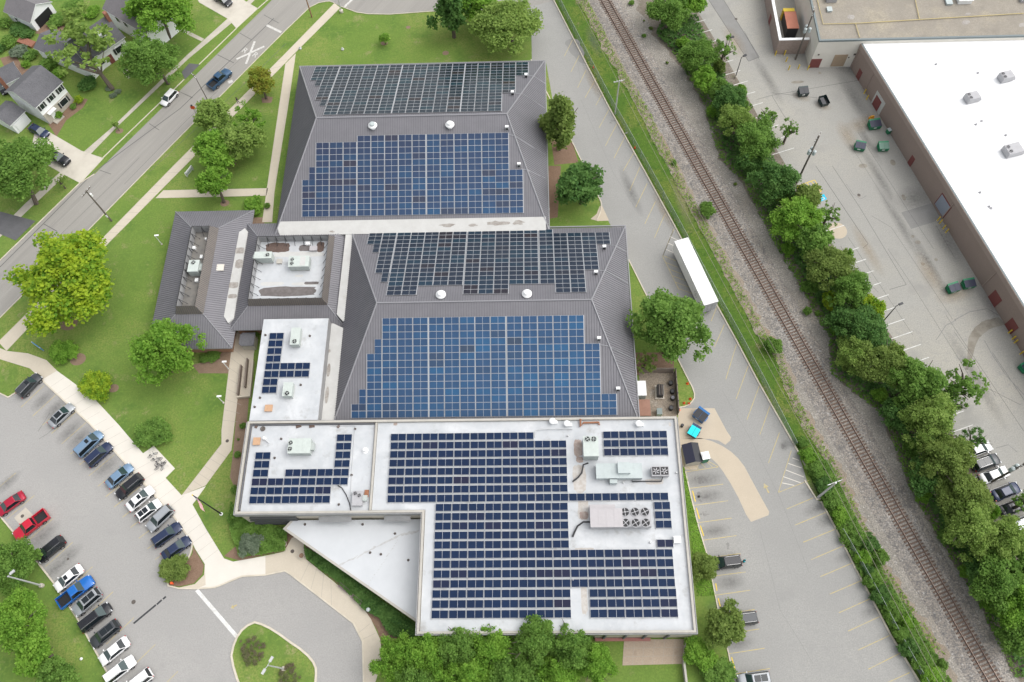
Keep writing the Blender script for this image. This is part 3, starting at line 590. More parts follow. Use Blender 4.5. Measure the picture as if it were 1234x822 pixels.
# smooth the centre line with a quadratic through the measured points
ts = [0.0]
for a, b in zip(Cw[:-1], Cw[1:]): ts.append(ts[-1]+(b-a).length)
px_ = np.polyfit(ts, [p.x for p in Cw], 2); py_ = np.polyfit(ts, [p.y for p in Cw], 2)
def RC(t): return Vector((np.polyval(px_, t), np.polyval(py_, t), 0))
def RT(t): a = RC(t+.5)-RC(t-.5); return a.normalized()
Lr = ts[-1]
bed = MB(); NB = 60
prof = [(-3.3, .016), (-2.0, .28), (-1.6, .33), (1.6, .33), (2.0, .28), (3.3, .016)]
for k in range(NB+1):
    t = Lr*k/NB; c = RC(t); tt = RT(t); n = Vector((tt.y, -tt.x, 0))
    for a, z in prof: p = c+n*a*(1+.04*math.sin(k*1.7+a)); bed.v.append((p.x, p.y, z))
for k in range(NB):
    for q in range(len(prof)-1):
        i = k*len(prof)+q; bed.f.append((i, i+1, i+1+len(prof), i+len(prof))); bed.m.append(0)
structure(bed.build('track_bed', M['gravel'], origin=(0, 0, 0)))
trk = thing('railway_track', 'single railway track with rusty rails on dark wooden ties in gravel', 'railway track', tuple(RC(Lr/2)))
for s in (-1, 1):
    mb = MB(); K = 48; sec = [(-.075, .42), (-.02, .45), (-.036, .565), (.036, .565), (.02, .45), (.075, .42)]
    for k in range(K+1):
        t = Lr*k/K; c = RC(t); tt = RT(t); n = Vector((tt.y, -tt.x, 0))
        for a, z in sec: p = c+n*(s*.75+a*1.3); mb.v.append((p.x, p.y, z))
    for k in range(K):
        for q in range(5):
            i = k*6+q; mb.f.append((i, i+1, i+7, i+6)); mb.m.append(1 if (q == 2 and k < 0) else 0)
    mb.build('rail', [M['rail'], M['railhead']], trk)
    mb = MB()
    for k in range(K):
        q = []
        for t in (Lr*k/K, Lr*(k+1)/K):
            c = RC(t); n = Vector((RT(t).y, -RT(t).x, 0)); q.append([c+n*(s*.75+a)+Vector((0, 0, .570)) for a in (-.022, .022)])
        mb.face([q[0][0], q[0][1], q[1][1], q[1][0]])
    mb.build('rail_head', M['railhead'] if s else None, trk)
tie0 = MB(); tie0.box((0, 0, .22), (2.65, .24, .21)); tieo = None
nT = int(Lr/.56); near = nT-100
rest = MB()
order = list(range(nT))
vis = [k for k in order if 24 < k*.56 < Lr-24]
keep = set(sorted(vis, key=lambda k: -(-RC(k*.56).y))[:0])
keep = set(vis[-100:]) if RC(Lr).y < RC(0).y else set(vis[:100])
for k in order:
    t = k*.56; c = RC(t); tt = RT(t); ang = math.atan2(tt.y, tt.x)+math.pi/2+random.uniform(-.03, .03); off = random.uniform(-.05, .05)
    if k in keep:
        if tieo is None: tieo = tie0.build('railway_tie', M['tie'], trk, local=True); o = tieo
        else: o = tieo.copy(); COL.objects.link(o)
        o.parent = trk; o.location = (c.x-trk.location.x+off, c.y-trk.location.y, 0); o.rotation_euler = (0, 0, ang)
    else: rest.box((c.x+off, c.y, .22), (2.65, .24, .21), ang)
stuff(rest.build('railway_ties', M['tie'], trk))

# --- far east lot
fl = [(790, -60), (830, -4), (875, 70), (930, 170), (1000, 290), (1050, 370), (1085, 420), (1140, 510), (1190, 590), (1234, 665), (1300, 780), (1500, 780), (1500, -150), (900, -150)]
sheet_obj('far_parking_lot', [fl], .013, M['far_lot'])
mk = MB()
d0 = G(1007, 307.6)-G(1034.6, 298.6)
p0, p1 = G(834, .8), G(957, 178.4)
for k in range(-2, 15): p = p0+(p1-p0)*(k/14); mk.strip([p, p+d0], .13, .021)
p0, p1 = G(1034.6, 298.6), G(1099.7, 399.7)
for k in range(-3, 26):
    if k in (-1,): continue
    p = p0+(p1-p0)*(k/7); mk.strip([p, p+d0], .13, .021)
hq = [(981.5, 217), (990, 231), (970.5, 237.5), (960, 224.5)]
for a, b in zip(hq, hq[1:]+hq[:1]): mk.strip(PX([a, b]), .13, .023, 1)
for k in (.28, .55, .8): mk.strip(PX([(960+21.5*k, 224.5-7.5*k), (970.5+19.5*min(1, k+.18), 237.5-6.5*min(1, k+.18))]), .12, .023, 1)
structure(mk.build('far_lot_marking', [M['white_paint'], M['yellow_bright']]))
mb = MB(); mb.sheet(PX([(986, 236.5), (993, 234), (996.5, 240), (989.5, 243)]), .022, 0)
c = G(991, 238.6); mb.disc((c.x-.05, c.y-.12, .026), .38, n=14, m=1); mb.disc((c.x-.05, c.y-.12, .029), .25, n=14, m=0); mb.strip([(c.x-.15, c.y-.05), (c.x-.1, c.y+.45)], .14, .031, 1); mb.strip([(c.x-.15, c.y+.1), (c.x+.3, c.y+.1), (c.x+.42, c.y-.35)], .13, .033, 1); mb.disc((c.x-.1, c.y+.6, .031), .13, n=10, m=1)
structure(mb.build('accessible_parking_symbol', [M['cyan_paint'], M['white_paint']]))
cr = MB()
for pts, wd in (([(897, 38), (915, 72)], .07), ([(854, 0), (902, 74)], .1), ([(872, 0), (915, 69)], .1), ([(902, 74), (915, 69)], .1), ([(985, 118), (930, 112)], .07), ([(912, 120), (930, 115), (945, 140), (958, 153)], .07), ([(930, 115), (970, 108), (1034, 97)], .07), ([(983, 200), (1046, 294), (1040, 299)], .09), ([(1003, 200), (1036, 250), (1092, 343), (1072, 349)], .07), ([(1050, 260), (1074, 274), (1125, 350), (1148, 385)], .05), ([(1034, 160), (1060, 200), (1095, 255), (1125, 300)], .05), ([(1015, 160), (1044, 205), (1072, 250)], .04), ([(1128, 272), (1150, 310)], .05), ([(1022, 286), (1036, 307), (1066, 352), (1100, 404)], .05), ([(1070, 300), (1100, 345), (1160, 440), (1184, 480)], .05), ([(1140, 380), (1180, 440), (1234, 520)], .06), ([(1150, 400), (1172, 432), (1200, 478)], .05), ([(1190, 468), (1230, 488)], .06), ([(1196, 425), (1234, 482)], .06), ([(1205, 560), (1188, 600)], .04)):
    cr.strip(PX(pts), wd, .0195)
structure(cr.build('far_lot_joint', M['tar']))
pp = MB()
pp.sheet(PX([(854, 0), (872, 0), (915, 69), (902, 74)]), .0165); pp.sheet(PX([(1086, 256), (1126, 244), (1143, 262), (1098, 276)]), .0165)
structure(pp.build('lot_asphalt_patch', M['patch']))
pp = MB()
dp = bez((1204, 383), (1172, 385), (1166, 412), 9)+bez((1166, 412), (1166, 430), (1163, 445), 4)[1:]
dq = bez((1212, 392), (1190, 392), (1177, 412), 9)+bez((1177, 412), (1172, 430), (1166, 446), 4)[1:]
pp.sheet(PX(jitter(dp, .6, 4)+jitter(dq, .6, 6)[::-1]), .0162)
for x, y, r, ry in ((961, 99, 1.3, .35), (988, 88, .3, .3), (1076, 196, .5, .7), (1089, 238, .35, .7), (1106, 292, .5, .4), (1040, 200, .8, .5), (1112, 318, .35, .35), (1100, 285, .3, .3), (1128, 313, .3, .3), (1035, 236, .3, .3)): pp.disc(tuple(G(x, y))[:2]+(.017,), r, ry=ry)
structure(pp.build('lot_silt_stain', M['damp']))
mb = MB(); mb.disc(tuple(G(1009, 278))[:2]+(.0172,), 1.75); structure(mb.build('fresh_concrete_ring', M['apron']))
for px in ((1035, 235), (887, 23)): mb = MB(); mb.disc(tuple(G(*px))[:2]+(.022,), .3); structure(mb.build('manhole_cover', M['iron']))

# mulch and soil beds
sheet_obj('mulch_bed', [[(286, 480), (300, 478), (297, 520), (290, 580), (284, 590), (277, 575), (281, 545)], [(232, 440), (262, 432), (278, 410), (281, 408), (276, 450), (240, 450)], [(315, 118), (329, 117), (327, 124), (316, 124)], [(300, 262), (320, 262), (318, 272), (300, 272)]], .018, M['mulch_pale'])
mb = MB()
for x, y, r in ((322, 119.5, .9), (280, 197, .8), (271, 245, .9), (463, 52, .75), (492, 33, .5), (537, 64, .7), (94, 433, 1.4), (137, 468, .9), (144, 158, .8), (83, 390, 1.6), (203, 447, .9)): mb.disc(tuple(G(x, y))[:2]+(.02,), r, n=14, ry=r*.85)
structure(mb.build('tree_mulch_ring', M['mulch_pale']))
sheet_obj('house_flower_bed', [[(62, 155), (58, 150), (73, 140), (88, 122), (100, 118), (106, 120), (100, 130), (80, 145), (68, 165)]], .02, M['mulch'])
sheet_obj('vegetable_bed', [[(42, 40), (55, 20), (80, 18), (92, 30), (76, 42), (60, 44)], [(0, 70), (18, 66), (30, 84), (45, 80), (40, 92), (10, 90)]], .02, M['mulch'])
sheet_obj('building_bed', [[(300, 645), (330, 634), (362, 648), (345, 664), (322, 668), (290, 676), (270, 670)], [(368, 655), (420, 690), (440, 712), (463, 735), (500, 765), (512, 800), (470, 830), (463, 790), (455, 760), (440, 735), (405, 702), (369, 672)]], .022, M['mulch'])

# soft grime where cars stand
def grime_material():
    m = bpy.data.materials.new('parking_grime'); m.use_nodes = True; N = m.node_tree.nodes; Lk = m.node_tree.links; b = N['Principled BSDF']; out = N['Material Output']
    b.inputs['Base Color'].default_value = (.14, .138, .135, 1); b.inputs['Roughness'].default_value = .9
    tc = N.new('ShaderNodeTexCoord'); ln = N.new('ShaderNodeVectorMath'); ln.operation = 'LENGTH'; Lk.new(tc.outputs['Object'], ln.inputs[0])
    n = N.new('ShaderNodeTexNoise'); n.inputs['Scale'].default_value = 2.2; n.inputs['Detail'].default_value = 5; g = N.new('ShaderNodeNewGeometry'); Lk.new(g.outputs['Position'], n.inputs[0])
    r = N.new('ShaderNodeMapRange'); r.inputs[1].default_value = 1; r.inputs[2].default_value = .1; r.inputs[3].default_value = 0; r.inputs[4].default_value = .6; Lk.new(ln.outputs['Value'], r.inputs[0])
    mu = N.new('ShaderNodeMath'); mu.operation = 'MULTIPLY'; Lk.new(r.outputs[0], mu.inputs[0]); Lk.new(n.outputs[0], mu.inputs[1])
    t = N.new('ShaderNodeBsdfTransparent'); ms = N.new('ShaderNodeMixShader'); Lk.new(mu.outputs[0], ms.inputs[0]); Lk.new(t.outputs[0], ms.inputs[1]); Lk.new(b.outputs[0], ms.inputs[2]); Lk.new(ms.outputs[0], out.inputs[0]); return m
gm = MB(); gm.disc((0, 0, 0), 1, 24); g0 = gm.build('parking_grime', grime_material(), None, local=True); structure(g0); first = True
for x, y, dx, dy, a_, b2 in ((52, 482, -18, 17, 2.2, 1.0), (67, 492, -18, 17, 2.2, 1.0), (84, 520, -18, 17, 2.4, 1.1), (96, 527, -18, 17, 2.2, 1.0), (128, 562, -18, 16, 2.4, 1.2), (9, 582, -18, 15, 2.2, .9), (52, 645, -18, 15, 2.6, 1.1), (80, 672, -18, 15, 2.4, 1.1), (66, 686, -18, 15, 2.0, .9),
                             (848, 578, 20, -3, 2.6, 1.0), (852, 598, 20, -3, 2.2, .9), (860, 640, 20, -3, 2.2, .9), (880, 702, 20, -3, 2.0, .9), (985, 612, -18, 8, 2.2, .9), (978, 590, -18, 8, 1.6, 1.3), (945, 537, 8, -18, .9, .7), (1075, 71, 3, 1, 2.2, 1.6), (1030, 84, 3, 1, 4.0, 1.8), (1060, 110, 3, 6, 3.2, 1.2), (1085, 165, 12, 20, 6, 1.3), (1195, 370, 12, 20, 5, 1.2), (1140, 290, 12, 20, 5, 1.5), (880, 240, 12, 20, 4, 1.5), (1060, 215, 12, 20, 7, .8), (1085, 270, 12, 20, 8, .9), (1118, 315, 12, 20, 6, .8), (1045, 170, 12, 20, 5, .7), (1100, 240, 10, -4, 3, 2.4), (1175, 455, 12, 20, 8, 1.0), (1030, 120, 12, 20, 6, 1.3), (925, 95, 12, 20, 6, 1.0), (1000, 625, -18, 8, 2.2, .9), (1024, 668, -18, 8, 2.2, .8), (1055, 735, -18, 8, 2.2, .9), (870, 730, 20, -3, 2.2, .9), (890, 775, 20, -3, 2.0, .9), (715, 50, 6, 14, 4, 1.0), (760, 230, 6, 14, 5, .9)):
    o = g0 if first else g0.copy()
    if not first: COL.objects.link(o)
    first = False; p = G(x, y); o.location = (p.x, p.y, .0235); o.rotation_euler = (0, 0, heading(x, y, x+dx, y+dy)); o.scale = (a_*1.3, b2*1.3, 1)

tan_ = g0.data.materials[0].copy(); tan_.name = 'tan_silt_film'; tan_.node_tree.nodes['Principled BSDF'].inputs['Base Color'].default_value = (.42, .33, .22, 1)
for x, y, dx, dy, a_, b2 in ((966, 117, 3, 1, 1.6, .9), (992, 128, 3, 1, 1.4, .9), (1040, 150, 20, -7, 4.2, 1.6), (1022, 165, 12, 20, 3.5, 1.4), (1150, 355, 10, -3, 3, 1.4), (1120, 330, 12, 20, 4, 1.3), (1045, 300, 12, 20, 5, 1.0), (885, 50, 12, 20, 4, 1.6), (822, 240, 6, 20, 6, 1.2), (808, 180, 6, 20, 5, 1.2), (715, 100, 6, 12, 4, .9), (800, 255, 8, 15, 4, .8), (1020, 620, 8, 17, 4, .8)):
    o = g0.copy(); COL.objects.link(o); p = G(x, y); o.location = (p.x, p.y, .0237); o.rotation_euler = (0, 0, heading(x, y, x+dx, y+dy)); o.scale = (a_*1.3, b2*1.3, 1); o.name = 'silt_film'
    o.material_slots[0].link = 'OBJECT'; o.material_slots[0].material = tan_
cr = MB()
for pts, wd in (([(1150, 386), (1168, 376), (1190, 372), (1203, 380)], .16), ([(1128, 410), (1140, 392), (1152, 386)], .12), ([(1186, 410), (1196, 428), (1212, 452), (1234, 476)], .14), ([(1034, 322), (1046, 340), (1058, 352)], .12), ([(1020, 222), (1028, 234), (1037, 240), (1044, 236)], .1), ([(1126, 204), (1136, 222)], .1), ([(1200, 540), (1215, 536), (1226, 545)], .12), ([(60, 498), (46, 520)], .12), ([(88, 496), (57, 523), (47, 529)], .12)): cr.strip(PX(pts), wd, .0199)
structure(cr.build('pavement_crack', M['stain']))
# ================================================================== the main building
T21 = math.tan(math.radians(21))
def rot_poly(uvs): return [tuple(W(u, v))[:2] for u, v in uvs]
def rect(u0, v0, u1, v1): return rot_poly([(u0, v0), (u1, v0), (u1, v1), (u0, v1)])
def roof_face(mb, P, spacing=.42, m=0, mr=1, thick=.0, rw=.055, rh=.06):
    P = [Vector(p) for p in P]
    n = (P[1]-P[0]).cross(P[2]-P[0])
    if len(P) > 3: n = n + (P[2]-P[0]).cross(P[3]-P[0])
    n.normalize()
    if n.z < 0: n = -n; P = P[::-1]
    mb.face(P, m)
    dn = Vector((n.x, n.y, 0)); dn = dn.normalized()
    dsl = (dn - n*dn.dot(n)).normalized(); h = n.cross(dsl).normalized(); o = P[0]
    c = [((p-o).dot(h), (p-o).dot(dsl)) for p in P]
    h0, h1 = min(q[0] for q in c), max(q[0] for q in c)
    k = h0+spacing*.5
    while k < h1:
        xs = []
        for a, b in zip(c, c[1:]+c[:1]):
            if (a[0]-k)*(b[0]-k) < 0: t = (k-a[0])/(b[0]-a[0]); xs.append(a[1]+t*(b[1]-a[1]))
        xs.sort()
        if len(xs) >= 2 and xs[-1]-xs[0] > .2:
            a = o+h*(k-rw/2)+dsl*xs[0]; b = o+h*(k+rw/2)+dsl*xs[0]; cc = o+h*(k+rw/2)+dsl*xs[-1]; dd = o+h*(k-rw/2)+dsl*xs[-1]
            up = n*rh
            mb.face([a+up, dd+up, cc+up, b+up], mr); mb.face([a, dd, dd+up, a+up], mr); mb.face([b, b+up, cc+up, cc], mr)
        k += spacing
BLD = thing('public_building', 'large low building with two grey hip roofs and white flat roofs under solar panels', 'building', tuple(W(-10, 60, 0)))
mb = MB()
mb.prism(rect(-45.5, 80.2, 2.4, 118.4), 0, 4.45); mb.prism(rect(-31.6, 43.1, 16.0, 79.3), 0, 4.25)
mb.build('wall', M['beige_wall'], BLD)
mb = MB()
mb.prism(rot_poly([(-25.1, 28.35), (-16.9, 28.35), (-16.9, 11.1), (22.1, 11.1), (22.1, 42.95), (-25.1, 42.95)]), 0, 6.1)
mb.prism(rect(-45.0, 28.4, -25.1, 42.7), 0, 6.0); mb.prism(rect(-45.1, 43.25, -34.4, 61.0), 0, 6.35)
mb.build('wall', M['beige_wall'], BLD)
mb = MB(); mb.prism(rect(-65.1, 58.2, -52.2, 84.7), 0, 3.15); mb.prism(rect(-51.4, 61.6, -33.0, 81.8), 0, 3.15); mb.build('brick_wall', M['brick'], BLD)
def hip(name, uW, uE, vN, vS, ze, ruW, ruE, vr, zr, vcutS=None):
    mb = MB(); A = W(uW, vN, ze); B = W(uE, vN, ze); C = W(uE, vS, ze); D = W(uW, vS, ze); r0 = W(ruW, vr, zr); r1 = W(ruE, vr, zr)
    roof_face(mb, [A, B, r1, r0]); roof_face(mb, [D, C, r1, r0]); roof_face(mb, [A, D, r0]); roof_face(mb, [B, C, r1])
    for a, b in ((A, B), (B, C), (C, D), (D, A)):
        dz = Vector((0, 0, -.28)); mb.face([a+dz, b+dz, b, a], 2)
    for a, b in ((A, r0), (D, r0), (B, r1), (C, r1), (r0, r1)):
        mb.tube([a+Vector((0, 0, .06)), b+Vector((0, 0, .06))], .13, 6, 2)
    return mb.build(name, [M['metal_roof'], M['seam'], M['ridge_cap']], BLD)
hip('hip_roof', -46.1, 3.0, 118.95, 79.25, 4.5, -38.8, -4.25, 99.1, 12.1)
hip('hip_roof', -32.4, 16.55, 79.65, 43.15, 4.31, -25.3, 9.43, 61.4, 11.3)
mb = MB()   # eave gutters
for a, b in (((3.12, 79.3), (3.12, 119.0)), ((16.68, 43.3), (16.68, 79.8)), ((3.2, 79.9), (16.7, 79.9)), ((-46.1, 119.1), (3.1, 119.1))):
    p, q = W(*a, 0), W(*b, 0); mb.ribbon([p, q], .16, 4.2, 4.44)
mb.build('gutter', M['ridge_cap'], BLD)
mb = MB()
for u, v, ze in ((3.15, 84, 4.2), (3.15, 100, 4.2), (16.7, 66, 4.1), (16.7, 48, 4.1), (16.75, 51.5, 4.1), (22.3, 12, 6.2)): mb.tube([W(u, v, .1), W(u, v, ze)], .09, 6)
mb.build('downpipe', M['white_metal'], BLD)
def blob(mb, u0, v0, u1, v1, z, m=0, seed=0, n=26):
    rr = random.Random(seed); pts = []
    for k in range(n):
        a = 2*math.pi*k/n; c, s = math.cos(a), math.sin(a); q = max(abs(c), abs(s))**.6
        pts.append(W((u0+u1)/2+(u1-u0)/2*c/q*rr.uniform(.88, 1.02), (v0+v1)/2+(v1-v0)/2*s/q*rr.uniform(.86, 1.02), z))
    mb.face(pts, m)
def pxblob(mb, x0, y0, x1, y1, z, m=0, seed=0):
    a = UV(x0, (y0+y1)/2, z); b = UV(x1, (y0+y1)/2, z); c = UV((x0+x1)/2, y0, z); d = UV((x0+x1)/2, y1, z); blob(mb, a[0], d[1], b[0], c[1], z, m, seed)
# white membrane valleys between the roofs
mb = MB()
q = [W(-45.6, 79.6, 4.72), W(-45.2, 78.95, 4.7), W(2.5, 78.95, 4.7), W(2.5, 81.4, 5.42), W(-45.4, 81.4, 5.42), W(-45.7, 80.4, 5.1)]
mb.face(q); mb.face([q[1]-Vector((0, 0, .3)), q[2]-Vector((0, 0, .3)), q[2], q[1]])
mb.prism(rot_poly([(-33.35, 79.2), (-31.85, 79.2), (-31.85, 61.9), (-32.3, 61.55), (-33.5, 62.9)]), 4.2, 4.62)
mb.prism(rot_poly([(-52.1, 81.1), (-51.45, 80.4), (-51.5, 62.8), (-52.3, 61.9), (-53.25, 63.2), (-53.05, 80.3)]), 3.5, 3.92)
mb.prism(rot_poly([(-34.3, 43.2), (-31.95, 43.2), (-31.95, 60.2), (-33.9, 61.2), (-34.3, 61.2)]), 4.0, 4.55)
mb.build('valley_roof', M['valley_roof'], BLD)
mb = MB()
for x, y, r, ry in ((289, 302, .7, .5), (288, 318, .6, .7), (281.5, 343.5, .75, .5), (280, 357, .7, .35)):
    mb = MB(); pxblob(mb, x-r*8, y-ry*8, x+r*8, y+ry*8, 3.93, 0, int(x)); mb.build('valley_silt', M['roof_dirt'], BLD)
for x, y, r, ry, in ((400, 279, .5, .2), (540, 272, 1.6, .35), (600, 270, 2.0, .45), (625, 269, 1.2, .5), (570, 272, .9, .3)):
    p = G(x, y, 4.9); uu, vv = p.dot(EWv), p.dot(NSv); pts = []; mb = MB()
    for k in range(14):
        a = 2*math.pi*k/14; q_ = random.uniform(.6, 1.15); u2 = uu+r*q_*math.cos(a); v2 = min(81.3, max(79.05, vv+ry*q_*math.sin(a))); pts.append(W(u2, v2, 4.7+(v2-78.95)*.2939+.012))
    mb.face(pts); mb.build('valley_silt', M['roof_dirt'], BLD)
for x, y, r, ry in ((397, 423, .2, .3), (396, 446, .3, 1.2), (394, 476, .3, 1.5)): mb = MB(); mb.disc(G(x, y, 4.57), r, ry=ry, rot=-BE); mb.build('valley_silt', M['roof_dirt'], BLD)
# flat roofs with their parapets
mb = MB(); mb.prism(rot_poly([(-24.7, 28.8), (-16.6, 28.8), (-16.6, 11.4), (21.8, 11.4), (21.8, 42.65), (-24.7, 42.65)]), 6.05, 6.3); mb.build('flat_roof', M['white_roof'], BLD)
mb = MB(); mb.prism(rect(-44.7, 28.7, -25.2, 42.4), 5.95, 6.2); mb.build('flat_roof', M['white_roof'], BLD)
mb = MB(); mb.prism(rect(-45.25, 43.2, -34.3, 61.2), 6.3, 6.5); mb.build('flat_roof', M['white_roof'], BLD)
mb = MB(); mb.ribbon([W(-34.3, 43.2), W(-34.3, 61.2)], .1, 4.5, 6.49); mb.build('fascia', M['grey_fascia'], BLD)
mb = MB()
mb.ribbon([W(*p) for p in [(-16.85, 28.35), (-16.85, 11.3), (21.95, 11.3), (21.95, 42.85), (-45.2, 42.85), (-45.2, 28.5), (-16.68, 28.5)]], .34, 6.0, 6.72)
mb.ribbon([W(-24.9, 28.75), W(-24.9, 42.6)], .3, 6.0, 6.6)
mb.build('parapet', M['coping'], BLD)
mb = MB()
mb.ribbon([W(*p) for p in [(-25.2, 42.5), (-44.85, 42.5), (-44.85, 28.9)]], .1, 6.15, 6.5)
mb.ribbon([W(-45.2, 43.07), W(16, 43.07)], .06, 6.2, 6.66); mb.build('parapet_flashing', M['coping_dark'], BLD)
mb = MB()   # fascia band and projecting eave on the outer faces
mb.ribbon([W(*p) for p in [(-45.5, 42.9), (-45.5, 28.22), (-17.15, 28.22), (-17.15, 11.0), (22.25, 11.0), (22.25, 42.9)]], .12, 5.5, 6.68); mb.build('fascia', M['grey_fascia'], BLD)
# south wall details
mb = MB()
for k in range(4):
    mb.prism(rect(-44.0+.3*(k % 2), 28.1-.1, -36.6, 28.34), .6+k*1.2, 1.15+k*1.2)
mb.build('louver', M['louver'], BLD)
mb = MB()
for u0, u1 in ((-43.8, -40.8), (-39.8, -37.2)):
    for z in (.7, 2.2, 3.6): mb.prism(rect(u0, 28.18, u1, 28.36), z, z+.9)
mb.build('window', M['glass'], BLD)
mb = MB()
mb.prism(rect(-8, 10.6, 5.3, 11.05), 0, .45); mb.prism(rect(8.4, 10.6, 16.5, 11.05), 0, .45); mb.build('wall_base', M['red_trim'], BLD)
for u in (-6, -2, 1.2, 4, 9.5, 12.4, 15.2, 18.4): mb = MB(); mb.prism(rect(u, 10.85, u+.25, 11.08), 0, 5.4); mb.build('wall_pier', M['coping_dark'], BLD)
mb = MB(); mb.prism(rect(5.6, 10.95, 8.2, 11.07), .05, 2.4); mb.build('door', M['glass'], BLD)
for u0, u1, z in ((-33, -28, 3.9), (-23, -19, 3.9)):
    mb = MB(); a, b, c = W(u0, 28.15, 5.15), W(u1, 28.15, 5.15), W((u0+u1)/2, 28.15, 5.5); o = Vector(NSv)*-.7+Vector((0, 0, -.5))
    mb.face([a+o, b+o, c]); mb.face([a+o, c, a]); mb.face([b+o, b, c]); mb.face([a+o, a, b, b+o]); mb.build('wall_fin', M['grey_fascia'], BLD)
# entrance canopy
cp = [(-38.85, 26.75), (-37.75, 28.1), (-17.2, 28.1), (-17.2, 13.55), (-17.6, 13.2)]
mb = MB(); mb.prism(rot_poly(cp), 2.75, 3.1); mb.build('canopy', M['canopy_white'], BLD)
mb = MB(); mb.ribbon([W(*p) for p in [(-37.6, 28.0), (-38.6, 26.8), (-17.75, 13.35), (-17.4, 13.6)]], .35, 2.6, 3.2); mb.build('canopy_edge', M['coping'], BLD)
mb = MB()
for t in (.08, .3, .55, .8): mb.tube([W(-38.3+t*20.4, 26.9-t*13.1+.4, 0), W(-38.3+t*20.4, 26.9-t*13.1+.4, 2.75)], .14, 10)
mb.build('canopy_post', M['grey_fascia'], BLD)
mb = MB()
for a, b, wd in (((412, 680), (484, 644), .34), ((443, 706), (482, 648), .14), ((484, 644), (503, 641), .3)):
    n = 18
    for k in range(n):
        t = k/n; p = G(a[0]+(b[0]-a[0])*t+random.uniform(-1, 1), a[1]+(b[1]-a[1])*t+random.uniform(-.7, .7), 3.104+.0004*k); mb.disc(p, random.uniform(.3, .9)*wd*2.0, n=9, ry=random.uniform(.12, .35)*wd*1.6, rot=.42+random.uniform(-.3, .3))
mb.build('canopy_stain', mat('canopy_grime', (.40, .40, .395), .9, var=(.5, .505, .5), scale=2), BLD)

# low wings with mechanical wells behind screens
def wing(eave, ze, base, zb, top, zt, floor_m, zf):
    u0, v0, u1, v1 = eave; a0, b0, a1, b1 = base; c0, d0, c1, d1 = top
    mb = MB(); E = [W(u0, v0, ze), W(u1, v0, ze), W(u1, v1, ze), W(u0, v1, ze)]; B = [W(a0, b0, zb), W(a1, b0, zb), W(a1, b1, zb), W(a0, b1, zb)]
    for k in range(4):
        j = (k+1) % 4; roof_face(mb, [E[k], E[j], B[j], B[k]]); dz = Vector((0, 0, -.25)); mb.face([E[k]+dz, E[j]+dz, E[j], E[k]], 2)
        mb.tube([E[k]+Vector((0, 0, .04)), B[k]+Vector((0, 0, .04))], .09, 6, 2)
    mb.build('wing_roof', [M['metal_roof'], M['seam'], M['ridge_cap']], BLD)
    Tp = [W(c0, d0, zt), W(c1, d0, zt), W(c1, d1, zt), W(c0, d1, zt)]
    mb = MB()
    for k in range(4):
        j = (k+1) % 4; roof_face(mb, [B[k], B[j], Tp[j], Tp[k]], spacing=.36, rh=.05, rw=.07)
    mb.build('screen_wall', [M['screen_clad'], M['seam']], BLD)
    mb = MB(); cen = (Tp[0]+Tp[2])/2
    for k in range(4):      # galvanised inner lining and its braces
        j = (k+1) % 4; a, b = Tp[k], Tp[j]; t = (b-a).normalized(); nn = Vector((-t.y, t.x, 0));
        if nn.dot(cen-a) < 0: nn = -nn
        lo = Vector((0, 0, zf-zt)); a2 = a+nn*.06; b2 = b+nn*.06
        mb.face([a2+lo*.98, b2+lo*.98, b2-Vector((0, 0, .02)), a2-Vector((0, 0, .02))], 0)
        n = max(2, int((b-a).length/1.45))
        for q in range(1, n):
            p = a2+(b2-a2)*(q/n); foot = p+nn*.95; foot.z = zf+.04
            mb.tube([p-Vector((0, 0, .15)), foot], .045, 5, 1); mb.tube([p+nn*.03-Vector((0, 0, .1)), p+nn*.03+lo*.95], .05, 5, 1)
    mb.build('screen_frame', [M['screen_back'], M['dark_steel']], BLD)
    mb = MB(); mb.prism([tuple(p)[:2] for p in (W(c0-.3, d0-.3), W(c1+.3, d0-.3), W(c1+.3, d1+.3), W(c0-.3, d1+.3))], zf-.4, zf); mb.build('well_floor', floor_m, BLD)
wing((-65.9, 57.45, -51.2, 85.5), 3.2, (-61.25, 63.2, -56.45, 80.6), 4.9, (-60.55, 63.85, -57.3, 79.9), 6.7, M['well_floor'], 4.75)
wing((-52.0, 60.75, -32.0, 82.4), 3.4, (-48.9, 64.6, -35.2, 78.4), 4.9, (-48.4, 65.0, -35.75, 77.5), 6.7, M['white_roof'], 4.95)
mb = MB()
for x0, y0, x1, y1, z, mm in (): pass
mb = MB(); z = 4.955
pxblob(mb, 319, 292, 350, 304.5, z, 0, 1); pxblob(mb, 381, 291, 391, 304, z+.002, 0, 2); pxblob(mb, 360, 295, 376, 303, z+.001, 1, 3); pxblob(mb, 311, 345, 384, 357.5, z, 1, 4); pxblob(mb, 313, 339.5, 343, 344.5, z+.002, 2, 5); pxblob(mb, 350, 340, 385, 344, z+.002, 2, 6); pxblob(mb, 328, 303, 392, 310, z-.001, 2, 7); pxblob(mb, 355, 331, 366, 334, z, 2, 8); pxblob(mb, 366, 339.2, 385, 343, z+.004, 1, 9)
mb.build('ponding_stain', [M['ponding'], M['felt_grey'], M['valley_roof']], BLD)
mb = MB(); z = 6.304
